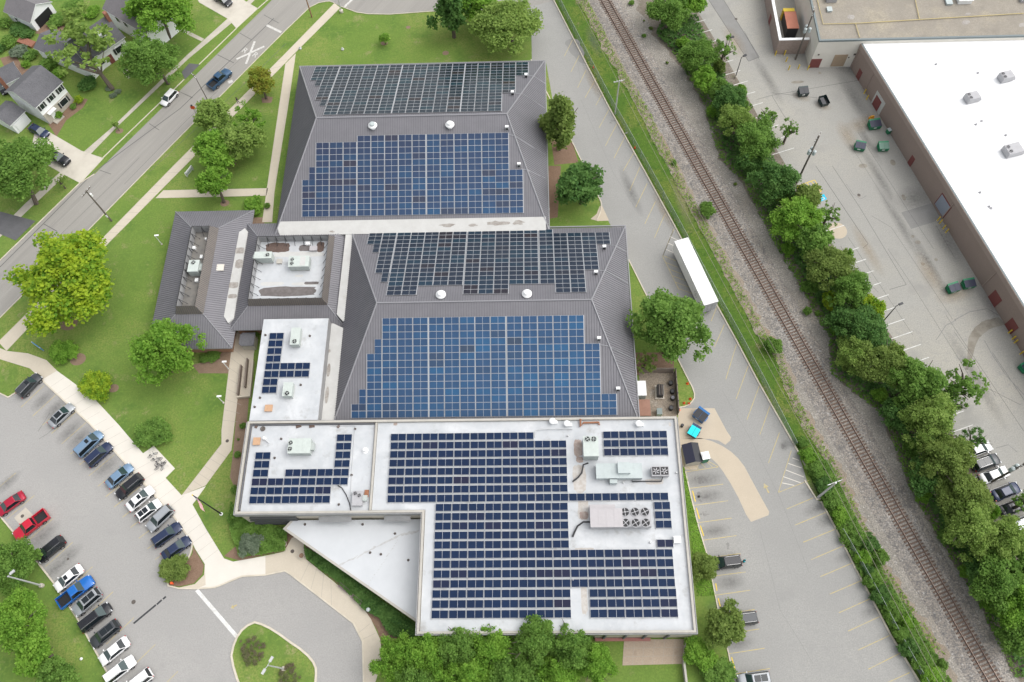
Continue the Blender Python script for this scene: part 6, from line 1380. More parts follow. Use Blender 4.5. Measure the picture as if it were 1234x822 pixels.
dumpster('dumpster', 'green dumpster nearest the warehouse wall, orange item behind it', (1054, 150), .08, M['green_bin'], M['navy_lid'], 2.2, 1.7, 1.5)
dumpster('dumpster', 'green dumpster turned askew, left one of the lower pair', (1036.5, 176), -.35, M['green_bin'], M['navy_lid'], 1.9, 1.6, 1.4)
dumpster('dumpster', 'green dumpster with grey green lid, right one of the lower pair', (1064.5, 176.5), -.03, M['green_bin'], mat('grey_green_lid', (.12, .22, .17), .6), 1.9, 1.6, 1.4)
dumpster('dumpster', 'green dumpster on the left of the pair by the warehouse, lid facing right', (1149, 347), .25, M['green_bin'], M['navy_lid'], 2.0, 1.6, 1.4)
dumpster('dumpster', 'green dumpster on the right of the pair by the warehouse, near the wall', (1167.5, 342), .1, M['green_bin'], M['navy_lid'], 2.0, 1.6, 1.4)
dumpster('dumpster', 'dark green dumpster cut by the right edge below the wall condensers', (1237, 442), .4, M['green_bin'], M['navy_lid'], 2.0, 1.6, 1.4)
p = G(1071, 158, .6); t = thing('wheelie_bin', 'small green wheeled bin against the warehouse wall', 'bin', (p.x, p.y, .014), .3); mb = MB(); mb.prism([(-.3, -.35), (.3, -.35), (.3, .35), (-.3, .35)], .05, 1.0); mb.build('body', M['green_bin'], t, local=True); mb = MB(); mb.box((0, 0, 1.0), (.66, .76, .08)); mb.build('lid', M['unit_teal'], t, local=True)
p = G(1050.5, 141.5, .5); t = thing('water_barrier', 'small orange item behind the green dumpster', 'barrier', (p.x, p.y, .014), .1); mb = MB(); mb.box((0, 0, 0), (.9, .5, .5)); mb.box((0, 0, .5), (.7, .25, .4)); mb.build('body', mat('amber_plastic', (.72, .33, .03), .6), t, local=True)

# bollards
def bollard(px, label, h=1.25, r=.11):
    p = G(*px); t = thing('bollard', label, 'bollard', (p.x, p.y, .013), 0, 'yellow steel bollards'); mb = MB(); mb.lathe((0, 0, 0), [(r, 0), (r, h-.06), (r*.7, h), (.01, h+.02)], 12); mb.build('post', M['yellow_bright'], t, local=True); mb = MB(); mb.lathe((0, 0, 0), [(r*1.7, 0), (r*1.7, .03)], 12); mb.build('base', M['concrete_old'], t, local=True)
for px, l in (((934, 67), 'at the outer corner of the brick enclosure'), ((945, 66.5), 'in front of the brick enclosure wall'), ((947, 74.5), 'middle one west of the transformer pole'), ((950, 84.5), 'southernmost one west of the maroon double door'), ((961.5, 83.5), 'just left of the corner bollard by the cream wall'), ((973, 84.5), 'at the corner of the cream wall beside the maroon door'),
              ((1041, 113), 'upper one left of the framed maroon door'), ((1044, 120), 'lower one left of the framed maroon door'), ((1129.5, 266), 'first of four beside the wall condensers'), ((1132, 269.5), 'second of four beside the wall condensers'), ((1136, 276), 'third of four beside the wall condensers'), ((1139.5, 280.5), 'fourth of four beside the wall condensers'), ((1215, 401.5), 'first by the row of condensers at the right edge'), ((1219.5, 409), 'second by the row of condensers at the right edge'), ((1222, 413.5), 'third by the row of condensers at the right edge'), ((1229, 427), 'last by the row of condensers at the right edge')):
    bollard(px, 'yellow bollard '+l)
# condensers at the warehouse wall
for k, (x, y) in enumerate(((1141, 263.5), (1144.5, 268.5), (1148, 273.5), (1226, 399), (1230, 405), (1234, 411))):
    p = G(x, y, .6); t = thing('condenser', 'grey wall condenser '+('north', 'middle', 'south')[k % 3]+(' one of the three below the blue dock door' if k < 3 else ' one of the three at the right edge'), 'condenser', (p.x, p.y, .013), math.atan2(wd.y, wd.x)+math.pi/2, 'condensers along the warehouse wall')
    mb = MB(); mb.box((0, 0, 0), (.95, .85, 1.05)); mb.build('casing', M['unit_grey'], t, local=True); fan(t, (0, 0, 1.05), .32, mring=M['unit_grey'])
# cages of orange rails by the dock
p = G(1127, 240, .5); t = thing('dock_guard', 'rusty orange dock guard rail left of the blue dock door', 'guard rail', (p.x, p.y, .013), math.atan2(wd.y, wd.x)); mb = MB()
for x in (-.7, 0, .7): mb.box((x, 0, 0), (.1, .1, 1.1))
for z in (.5, 1.0): mb.box((0, 0, z), (1.6, .07, .1))
mb.build('rail', mat('rust_orange_paint', (.42, .22, .06), .8), t, local=True)
# sheds, portable toilet
sh, Ls, Ds, rs = house('garden_shed', 'small shed with dark gable roof beside the portable toilet', (826, 555), (840, 553), 3.6, 2.0, 26, wallm=M['stone'], roofm=M['black_lid'], over=.12, doors=(), cat='shed')
bpy.data.objects.remove([c for c in sh.children if c.name.startswith('roof')][0])
for c in list(sh.children): bpy.data.objects.remove(c)
p = G(833.5, 547, 1.6); sh.location = (p.x, p.y, .02); a = heading(826, 548, 841, 546, 2); sh.rotation_euler.z = a
mb = MB(); mb.prism([(-1.2, -1.5), (1.2, -1.5), (1.2, 1.5), (-1.2, 1.5)], 0, 1.9)
for y in (-1.5, 1.5): mb.face([(-1.2, y, 1.9), (1.2, y, 1.9), (.1, y, 2.6)] if y < 0 else [(1.2, y, 1.9), (-1.2, y, 1.9), (.1, y, 2.6)])
mb.build('wall', M['stone'], sh, local=True); mb = MB(); mb.face([(-1.35, -1.62, 1.82), (.1, -1.62, 2.66), (.1, 1.62, 2.66), (-1.35, 1.62, 1.82)][::-1]); mb.build('roof', M['navy_lid'], sh, local=True)
mb = MB(); mb.face([(1.35, -1.62, 1.82), (.1, -1.62, 2.66), (.1, 1.62, 2.66), (1.35, 1.62, 1.82)]); mb.build('roof', M['black_lid'], sh, local=True)
p = G(849, 551, 1.3); t = thing('portable_toilet', 'green portable toilet with a white roof', 'portable toilet', (p.x, p.y, .02), heading(843, 555, 853, 553)); mb = MB(); mb.box((0, 0, 0), (1.15, 1.15, 2.1)); mb.build('cabin', mat('dark_green_plastic', (.015, .09, .07), .5), t, local=True)
mb = MB(); mb.box((0, 0, 2.1), (1.25, 1.25, .12)); mb.prism([(-.45, -.45), (.45, -.45), (.45, .45), (-.45, .45)], 2.22, 2.34); mb.build('roof', M['white_metal'], t, local=True); mb = MB(); mb.box((0, -.585, .1), (.7, .02, 1.9)); mb.build('door', M['green_bin'], t, local=True)
# service yard
yd = thing('service_yard_fence', 'weathered timber fence around the equipment yard', 'fence', tuple(G(812, 470))); mb = MB(); mb.ribbon(PX([(770, 449), (811, 449)]), .12, 0, 1.9); mb.build('north_panel', M['fence_wood'], yd); mb = MB(); mb.ribbon(PX([(812.5, 449), (816.5, 500)]), .12, 0, 1.9); mb.build('east_panel', M['fence_wood'], yd)
mb = MB()
for k in range(6): mb.box(G(812.4+k*.8, 450+k*9.5), (.16, .16, 2.0))
mb.build('post', M['dark_steel'], yd)
sheet_obj('yard_soil', [[(770, 448), (812, 448), (816, 503), (772, 505)]], .036, M['tan_dirt'])
p = G(773.5, 468, 2.2); t = thing('white_shed', 'flat white shed against the eaves in the equipment yard', 'shed', (p.x, p.y, .03), -BE); mb = MB(); mb.box((0, 0, 0), (1.3, 2.5, 2.2)); mb.build('body', M['unit'], t, local=True); mb = MB(); mb.box((0, 0, 2.2), (1.4, 2.6, .08)); mb.build('roof', M['white_metal'], t, local=True)
p = G(777, 491, 2.2); t = thing('lean_to_shed', 'shed with a terracotta roof against the eaves in the equipment yard', 'shed', (p.x, p.y, .03), -BE); mb = MB(); mb.box((0, 0, 0), (1.7, 2.7, 2.0)); mb.build('body', M['fence_wood'], t, local=True); mb = MB(); mb.box((0, 0, 2.0), (1.85, 2.85, .1)); mb.build('roof', M['terracotta'], t, local=True)
p = G(795.5, 471, .8); t = thing('generator', 'black topped generator on a plinth in the equipment yard', 'generator', (p.x, p.y, .03), -BE-.05); mb = MB(); mb.box((0, 0, 0), (1.5, 2.4, .15)); mb.build('plinth', M['concrete_old'], t, local=True); mb = MB(); mb.box((0, 0, .15), (1.0, 2.0, 1.1)); mb.build('housing', M['fan'], t, local=True); mb = MB(); mb.tube([(-.2, -.9, 1.3), (-.2, .9, 1.3)], .13, 8); mb.tube([(.2, -.9, 1.3), (.2, .9, 1.3)], .13, 8); mb.build('exhaust', M['iron'], t, local=True)
p = G(794.5, 496.5, .8); t = thing('utility_cabinet', 'grey green cabinet at the southern end of the equipment yard', 'cabinet', (p.x, p.y, .03), -BE); mb = MB(); mb.box((0, 0, 0), (.8, 1.0, 1.1)); mb.build('body', M['unit_teal'], t, local=True); mb = MB(); mb.box((0, 0, 1.1), (.86, 1.06, .06)); mb.build('lid', mat('grey_green_cap', (.2, .24, .23), .6), t, local=True)
for k, (x, y) in enumerate(((808, 462), (810, 472), (810.5, 480), (808.5, 492))):
    p = G(x, y, .4); t = thing('black_drum', f'black drum along the yard fence, {ORD[k]} from the north', 'drum', (p.x, p.y, .03), 0, 'drums along the yard fence'); mb = MB(); mb.lathe((0, 0, 0), [(.36, 0), (.38, .1), (.36, .45), (.38, .8), (.3, .82)], 14); mb.build('body', M['fan'], t, local=True); mb = MB(); mb.lathe((0, 0, .82), [(.3, 0), (.3, .02), (.05, .03)], 14); mb.build('lid', M['grey_cloth'] if k == 2 else M['dark_steel'], t, local=True)
for k, (x, y) in enumerate(((828.5, 462), (832, 480.5), (824.5, 485.5), (830.5, 486), (818.5, 493.5), (715, 81), (765, 178))):
    p = G(x, y, .2); t = thing('traffic_cone', 'orange cone '+('near the top of the planter lawn', 'at the right side of the planter lawn', 'at the bottom of the planter lawn', 'beside the kerb bend of the planter lawn', 'on the apron by the building corner', 'at the fence near the wet patch', 'at the fence by the tall pine')[k], 'traffic cone', (p.x, p.y, .03), 0, 'orange cones by the east lot')
    mb = MB(); mb.box((0, 0, 0), (.4, .4, .05)); mb.build('base', M['trim'] if k > 4 else M['orange'], t, local=True); mb = MB(); mb.lathe((0, 0, .05), [(.2, 0), (.09, .38), (.05, .55)], 12); mb.build('cone', M['orange'], t, local=True)

# ================================================================== poles, lamps, fence, wires
def light_pole(name, label, base, h, arm, m, heads=(1,), arm_len=1.6, r=.12, armdir=None, base_r=.3, head_m=None, cat='street light', group=None, zb=.02):
    p = G(*base); t = thing(name, label, cat, (p.x, p.y, zb), 0, group)
    mb = MB(); mb.lathe((0, 0, 0), [(base_r, 0), (base_r, .5), (base_r*.9, .52)] if base_r else [(r*1.4, 0), (r*1.4, .1)], 14); mb.build('footing', M['concrete_old'], t, local=True)
    mb = MB(); mb.tube([(0, 0, .3), (0, 0, h)], [r, r*.62], 10); mb.build('post', m, t, local=True)
    for s in heads:
        a = arm if s == 1 else arm+math.pi; e = Vector((math.cos(a), math.sin(a), 0))*arm_len; mb = MB(); mb.tube([(0, 0, h-.15), (e.x*.5, e.y*.5, h+.08), (e.x, e.y, h+.1)], .05, 6); mb.build('arm', m, t, local=True)
        mb = MB(); c = e*1.12; mb.box((c.x, c.y, h-.02), (.75, .36, .2), a); mb.build('lamp_head', head_m or m, t, local=True)
    return t
light_pole('street_light', 'tall pale lamp post with one lamp beside the lower left lawn', (51.2, 706), 9.0, heading(9, 694, 15, 689, 9), M['galv'], arm_len=.7, r=.16, base_r=.34)
light_pole('street_light', 'pale twin lamp post on the grassy drop-off island', (342.5, 806), 8.0, heading(315, 808, 323, 795, 8), M['galv'], heads=(1, -1), arm_len=.8, r=.13, base_r=.34)
light_pole('street_light', 'dark lamp post at the tree belt north of the accessible bay', (886, 94), 5.6, heading(893, 73, 897, 71, 5), M['dark_steel'], arm_len=.7, r=.1, base_r=.2, head_m=M['dark_steel'])
light_pole('street_light', 'dark lamp post leaning over the parking bays right of the tree belt', (1062, 390), 6.6, heading(1080, 367, 1087, 364, 6), M['dark_steel'], arm_len=.7, r=.11, base_r=.2, head_m=M['dark_steel'])
light_pole('street_light', 'thin grey post rising behind branches at the top of the tree belt', (872, 75), 6.5, 0.3, M['dark_steel'], arm_len=.3, r=.08, base_r=.2)
light_pole('street_light', 'grey lamp post at the street corner near the crosswalk line', (411.7, 14.7), 7.5, 1.2, M['galv'], arm_len=1.2, r=.09, base_r=.4)
for base, tip, l in (((275.5, 444.5), (267.5, 436.5), 'upper white garden lamp beside the entrance path'), ((269.5, 485.5), (261.5, 477), 'lower white garden lamp beside the entrance path'), ((195, 294.5), (180, 295.5), 'white garden lamp on the lawn west of the metal roof')):
    p = G(*base); t = thing('garden_lamp', l, 'garden lamp', (p.x, p.y, .01), 0, 'white garden lamps'); mb = MB(); mb.tube([(0, 0, 0), (0, 0, 3.0)], [.09, .06], 8); mb.build('post', M['white_metal'], t, local=True)
    mb = MB(); mb.box((.3, 0, 2.95), (.75, .3, .12), 0); mb.build('lamp_head', M['white_metal'], t, local=True); mb = MB(); mb.lathe((0, 0, 0), [(.18, 0), (.18, .1)], 10); mb.build('footing', M['concrete_old'], t, local=True)
# wooden utility poles
def xform(par, x, y, z, m=None): mb = MB(); mb.lathe((x, y, z), [(.28, 0), (.30, .05), (.30, .95), (.2, 1.02), (.08, 1.1)], 14); mb.build('transformer', m or M['unit_teal'], par, local=True)
def upole(name, label, base, h, ca, arms=(.0,), r=.17, nx=0, zx=None, m=None, al=2.4):
    p = G(*base); t = thing(name, label, 'utility pole', (p.x, p.y, .01)); mb = MB(); mb.tube([(0, 0, 0), (0, 0, h)], [r, r*.62], 10); mb.build('post', m or M['wood_pole'], t, local=True)
    for dz in arms:
        d = Vector((math.cos(ca), math.sin(ca), 0)); mb = MB(); mb.box((d.x*.0-.14*d.y, .14*d.x, h-.45-dz), (al, .11, .13), ca); arm = mb.build('crossarm', m or M['wood_pole'], t, local=True)
        mb = MB()
        for k in (-.46, -.2, .2, .46): mb.lathe((d.x*al*k-.14*d.y, d.y*al*k+.14*d.x, h-.32-dz), [(.05, 0), (.07, .1), (.04, .2)], 8)
        mb.build('insulator', M['white_metal'], t, local=True)
    for k in range(nx):
        a = ca+k*2.1+.4; xform(t, .5*math.cos(a), .5*math.sin(a), (zx or h-2.6))
    return t
pA = upole('utility_pole', 'grey wooden utility pole leaning over the street with a crossarm', (134.4, 266.2), 9.6, sa+.15, r=.19); 
mb = MB(); mb.lathe((.1, .25, 7.6), [(.2, 0), (.22, .7), (.1, .8)], 12); mb.build('transformer', M['white_metal'], pA, local=True); mb = MB(); mb.box((0, -.2, 1.5), (.25, .12, .6)); mb.build('notice_board', M['white_metal'], pA, local=True)
upole('utility_pole', 'brown wooden pole on the verge near the street corner', (376, 20.8), 10, sa, r=.15, m=mat('brown_pole_wood', (.26, .15, .085), 1, coords='obj'))
upole('utility_pole', 'thin dark pole at the street behind the pickup truck', (253, 126), 8.5, sa+1.3, r=.1, al=1.6)
upole('utility_pole', 'wooden pole with three transformers beside the accessible bay', (960, 220.5), 13.5, .9, r=.21, nx=3, zx=8.8)
upole('utility_pole', 'wooden pole with three transformers in the corner by the brick enclosure', (958.5, 71.5), 12.5, 1.2, r=.19, nx=3, zx=7.4)
upole('utility_pole', 'transformer pole rising from the tree belt beside the white car', (1192, 582), 10.5, .6, r=.2, nx=2, zx=7.2)
upole('utility_pole', 'pale line pole with crossarm beside the upper fence', (741.3, 137.4), 9.3, heading(744, 97.5, 758, 94.5, 9), r=.16, m=M['galv'], al=2.1)
upole('utility_pole', 'pale line pole with long crossarm above the lower shrubs', (985.5, 599.5), 8.6, heading(1003, 582, 1022, 575, 8.6), r=.19, m=M['galv'], al=2.4)
# overhead wires along the fence
def sag(a, b, s, n=14): return [a+(b-a)*(k/n)-Vector((0, 0, 4*s*(k/n)*(1-k/n))) for k in range(n+1)]
gWi = 'overhead wires along the fence'
for k, (a, b, c, l) in enumerate((((744.5, 97.5), (1003.5, 582), (640, -110), 'westernmost'), ((751, 96.5), (1010, 579), (648, -112), 'middle'), ((757.5, 95), (1020, 574), (656, -114), 'easternmost'))):
    A, B, C = G(*a, 9.0), G(*b, 8.4), G(*c, 9.2); D = B+(B-A)*.55; mb = MB(); mb.tube(sag(C, A, .5)[:-1]+sag(A, B, .9)[:-1]+sag(B, D, .5), .03, 5); tag(mb.build('overhead_wire', M['wire']), l+' thin wire strung between the two pale line poles', 'wire', gWi)
# chain link fence
M['net_rail'] = mat('fence_tube', (.36, .40, .375), .6)
def fence(name, label, pts, h=2.0, step=3.0):
    P = [G(*q) for q in pts]; t = thing(name, label, 'fence', tuple(P[0])); mb = MB()
    for a, b in zip(P[:-1], P[1:]): mb.face([a+Vector((0, 0, .05)), b+Vector((0, 0, .05)), b+Vector((0, 0, h)), a+Vector((0, 0, h))])
    mb.build('chain_link', M['fence_net'], t); mb = MB(); mb.tube([p+Vector((0, 0, h)) for p in P], .025, 6); mb.build('top_rail', M['net_rail'], t)
    acc = 0; pp = None; k = 0
    for a, b in zip(P[:-1], P[1:]):
        n = max(1, int((b-a).length/step))
        for q in range(n):
            c = a+(b-a)*(q/n); mb = MB(); mb.tube([c, c+Vector((0, 0, h+.08))], .03, 6); mb.build('fence_post', M['net_rail'], t)
    return t
fence('chain_link_fence', 'long chain-link fence between the east lot and the railway bank', [(662, -15), (671, 0), (712, 80), (737, 128), (781, 207), (817, 272.6), (865, 363), (891, 410), (918, 461), (957, 538)])
fence('chain_link_fence', 'lower chain-link fence half buried in shrubs by the east lot', [(1012, 640), (1034, 678), (1058, 722), (1082, 768), (1100, 800), (1128, 846)], 1.7)

# flagpole
p = G(266.8, 619.5); t = thing('flagpole', 'dark flagpole flying a striped flag on the lawn by the walk', 'flagpole', (p.x, p.y, .01)); mb = MB(); mb.tube([(0, 0, 0), (0, 0, 11.8)], [.12, .07], 10); mb.build('pole', M['fan'], t, local=True); mb = MB(); mb.lathe((0, 0, 0), [(.28, 0), (.28, .12), (.14, .16)], 14); mb.build('base', M['white_metal'], t, local=True); mb = MB(); mb.lathe((0, 0, 11.8), [(.02, 0), (.1, .06), (.1, .14), (.02, .2)], 10); mb.build('finial', M['yellow_bright'], t, local=True)
fl_ = thing('flag', 'red and white striped flag with a blue starry corner on the dark pole', 'flag', (p.x, p.y, 0)); fd = Vector((.55, -.82, 0)).normalized(); fn = Vector((-fd.y, fd.x, 0))
def fp(s, h): return fd*(.1+s*2.0)+fn*(.22*math.sin(s*5)*s)+Vector((0, 0, 11.5-h*1.55-s*s*.9))
mb = MB()
for k in range(13):
    for q in range(8): 
        if k < 7 and q < 3: continue
        mb.face([fp(q/8, (k+1)/13), fp((q+1)/8, (k+1)/13), fp((q+1)/8, k/13), fp(q/8, k/13)], k % 2)
mb.build('stripes', [M['flag_red'], M['flag_white']], fl_, local=True)
mb = MB()
for q in range(3): mb.face([fp(q/8, 7/13), fp((q+1)/8, 7/13), fp((q+1)/8, 0), fp(q/8, 0)], 0)
for r in range(5):
    for q in range(6):
        c = fp((q+.5)/16, (r+.6)*7/13/5.4)+fn*.012; mb.face([c+fd*(.045*math.cos(a*math.pi/5)*(1 if a % 2 else .45))+Vector((0, 0, .045*math.sin(a*math.pi/5)*(1 if a % 2 else .45))) for a in range(10)], 1)
mb.build('canton', [M['flag_blue'], M['flag_white']], fl_, local=True)

# bike rack with bicycles
def bike():
    t = bpy.data.objects.new('bicycle', None); COL.objects.link(t); t['category'] = 'bicycle'
    for x in (-.52, .52):
        mb = MB(); n = 18
        ring = [(x+.32*math.cos(k*2*math.pi/n), 0, .34+.32*math.sin(k*2*math.pi/n)) for k in range(n+1)]; mb.tube(ring, .028, 5, cap=False); wl = mb.build('wheel', M['tyre'], t, local=True)
        mb = MB()
        for k in range(6): a = k*math.pi/6; mb.tube([(x-.31*math.cos(a), 0, .34-.31*math.sin(a)), (x+.31*math.cos(a), 0, .34+.31*math.sin(a))], .005, 3)
        mb.build('spokes', M['rim'], wl, local=True)
    mb = MB()
    for a, b in (((-.52, .34), (-.1, .3)), ((-.1, .3), (-.2, .82)), ((-.2, .8), (.36, .78)), ((-.1, .3), (.38, .72)), ((-.52, .34), (-.2, .8)), ((.36, .86), (.52, .34))): mb.tube([(a[0], 0, a[1]), (b[0], 0, b[1])], .022, 6)
    mb.build('frame', M['grey_cloth'], t, local=True); mb = MB(); mb.tube([(.36, -.3, .98), (.36, 0, .95), (.36, .3, .98)], .02, 6); mb.build('handlebar', M['fan'], t, local=True); mb = MB(); mb.box((-.24, 0, .86), (.26, .14, .06)); mb.build('saddle', M['fan'], t, local=True); return t
b0 = bike(); bpy.context.view_layer.update()
for k, (x, y, a, l) in enumerate(((184, 548.5, .5, 'topmost bicycle at the rack, standing apart'), (188, 553.5, .2, 'bicycle in the middle of the rack, left of the cluster'), (191, 556, .9, 'bicycle leaning at the centre of the rack cluster'), (193.5, 559.5, .35, 'bicycle in the lower rack cluster, left of the last'), (197, 561, 1.2, 'bicycle at the right end of the rack cluster'), (192, 562.5, .6, 'lowest bicycle at the rack'))):
    p = G(x, y, .4); dup(b0, (p.x, p.y, .062), a, l, 'bicycles at the rack')
for c in list(b0.children_recursive): bpy.data.objects.remove(c)
bpy.data.objects.remove(b0)
mb = MB(); q = [G(x, y, .06) for x, y in ((182, 546), (199, 565))]
for k in range(5):
    c = q[0]+(q[1]-q[0])*(k/4); mb.tube([c, c+Vector((0, 0, .8)), c+Vector((.25, .2, .9)), c+Vector((.5, .4, .8)), c+Vector((.5, .4, 0))], .025, 6)
tag(mb.build('bike_rack', M['galv']), 'steel hoop bike rack on the small concrete pad', 'bike rack')
# benches, planters, bins by the entrance
for k, (x, y) in enumerate(((414, 709), (429.5, 723))):
    p = G(x, y, .4); a = heading(407, 703.5, 421, 714.5); t = thing('bench', ('upper', 'lower')[k]+' mauve bench on the curved entrance path', 'bench', (p.x, p.y, .05), a, 'benches on the entrance path')
    mb = MB()
    for j in range(4): mb.box((0, -.2+j*.13, .43), (1.9, .1, .04))
    mb.build('seat', M['bench'], t, local=True); mb = MB()
    for j in range(3): mb.box((0, .34, .55+j*.13), (1.9, .04, .1))
    mb.build('backrest', M['bench'], t, local=True)
    for s in (-.75, .75): mb = MB(); mb.box((s, 0, 0), (.08, .5, .43)); mb.build('leg', M['iron'], t, local=True)
for x, y, l in ((342.5, 656, 'round grey planter pot on the bed left of the canopy'), (364, 670, 'round planter pot beside the path under the canopy')):
    p = G(x, y, .3); t = thing('planter_pot', l, 'planter', (p.x, p.y, .04)); mb = MB(); mb.lathe((0, 0, 0), [(.32, 0), (.45, .6), (.47, .68), (.40, .68), (.38, .55)], 18); mb.build('pot', M['concrete_old'], t, local=True); mb = MB(); mb.disc((0, 0, .57), .39, 16); mb.build('soil', M['mulch'], t, local=True)
p = G(444, 735, .6); t = thing('litter_bin', 'green litter bin at the end of the benches', 'litter bin', (p.x, p.y, .05), .5); mb = MB(); mb.lathe((0, 0, 0), [(.26, 0), (.3, .8), (.3, .85)], 14); mb.build('drum', M['green_bin'], t, local=True); mb = MB(); mb.lathe((0, 0, .85), [(.32, 0), (.26, .14), (.1, .2)], 14); mb.build('lid', M['unit_teal'], t, local=True)
p = G(822, 513, .4); t = thing('litter_bin', 'small dark bin standing on the apron by the wall', 'litter bin', (p.x, p.y, .02)); mb = MB(); mb.lathe((0, 0, 0), [(.22, 0), (.25, .7)], 12); mb.build('drum', M['fan'], t, local=True); mb = MB(); mb.lathe((0, 0, .7), [(.27, 0), (.2, .1)], 12); mb.build('lid', M['dark_steel'], t, local=True)
# signs on the lawn
for x, y, a, w_, l, m2 in ((228, 206.5, sa+.1, 2.2, 'pale blue white sign board beside the sidewalk under a tree', M['white_metal']), (45.5, 417.5, heading(38, 412, 52, 422), 2.4, 'low blue sign board on the lawn near the walk corner', M['sign_blue'])):
    p = G(x, y, .7); t = thing('sign_board', l, 'sign', (p.x, p.y, .01), a); mb = MB(); mb.box((0, 0, .35), (w_, .14, .95)); mb.build('panel', m2, t, local=True)
    for s in (-1, 1): mb = MB(); mb.box((s*w_*.42, 0, 0), (.12, .18, 1.4)); mb.build('post', M['galv'], t, local=True)
    mb = MB(); mb.box((0, -.08, .5), (w_*.8, .02, .5)); mb.build('face', M['unit_teal'] if m2 is M['white_metal'] else M['white_metal'], t, local=True)
p = G(300, 409, 2.2); t = thing('garden_pavilion', 'small dark roofed kiosk in the courtyard path beside the flat roof', 'kiosk', (p.x-.3, p.y, .05), -BE); mb = MB(); mb.box((0, 0, 0), (2.2, 2.0, 2.1)); mb.build('wall', M['stone'], t, local=True); mb = MB(); mb.prism([(-1.3, -.9), (-.9, -1.25), (1.3, -1.25), (1.3, 1.25), (-.9, 1.25), (-1.3, .9)], 2.1, 2.3); mb.build('roof', M['shingle'], t, local=True)
for k, (a, b) in enumerate((((292, 442), (288, 477)), ((299.5, 434), (296.5, 468)))):
    mb = MB(); mb.ribbon(PX([a, b]), .22, .05, .95); tag(mb.build('ramp_wall', M['fence_wood']), ('outer', 'inner')[k]+' brown ramp wall on the courtyard path', 'wall', 'ramp walls by the entrance path')
mb = MB(); mb.ribbon(PX([(286.8, 480), (302, 478.5), (306, 436)]), .25, .05, .7); tag(mb.build('ramp_kerb_wall', M['concrete']), 'low pale wall at the foot of the courtyard ramp', 'wall')
mb = MB(); mb.ribbon(PX([(826, 768), (823, 800), (829, 850)]), .3, 0, 1.3); tag(mb.build('retaining_wall', M['coping']), 'low grey wall beside the brown patio at the bottom', 'wall')
for x, y, l in ((362, 59, 'small pale junction post on the northern lawn'), (413, 60, 'small round lawn fixture north of the metal roof')): 
    p = G(x, y); mb = MB(); mb.lathe(p, [(.3, 0), (.3, .25), (.12, .3), (.1, .6)], 12); tag(mb.build('lawn_fixture', M['galv'], origin=tuple(p)), l, 'utility fixture')
p = G(207.5, 703, .3); mb = MB(); mb.lathe((p.x, p.y, .064), [(.16, 0), (.16, .55), (.22, .56), (.22, .64), (.1, .8)], 12); mb.box((p.x, p.y, .45), (.5, .14, .14)); tag(mb.build('fire_hydrant', M['orange'], origin=(p.x, p.y, .064)), 'orange red fire hydrant in the bed at the end of the row', 'fire hydrant')
mb = MB(); p = G(98, 794); mb.lathe(p, [(.22, 0), (.22, .1), (.05, .3)], 10); tag(mb.build('lawn_marker', M['white_metal'], origin=tuple(p)), 'small white marker on the lawn below the parked cars', 'marker')
p = G(233, 114, 2.5); t = thing('traffic_sign', 'orange diamond sign on a thin post over the street', 'road sign', tuple(G(238, 140))); mb = MB(); mb.tube([(0, 0, 0), (0, 0, 3.0)], .04, 6); mb.build('post', M['dark_steel'], t, local=True); mb = MB(); mb.prism([(-.45, 0), (0, -.04), (.45, 0), (0, .04)], 2.1, 2.9, bottom=True); mb.build('plate', M['orange'], t, local=True); mb = MB(); mb.lathe((0, 0, 3.0), [(.16, 0), (.2, .2), (.1, .3)], 10); mb.build('lamp', M['fan'], t, local=True)

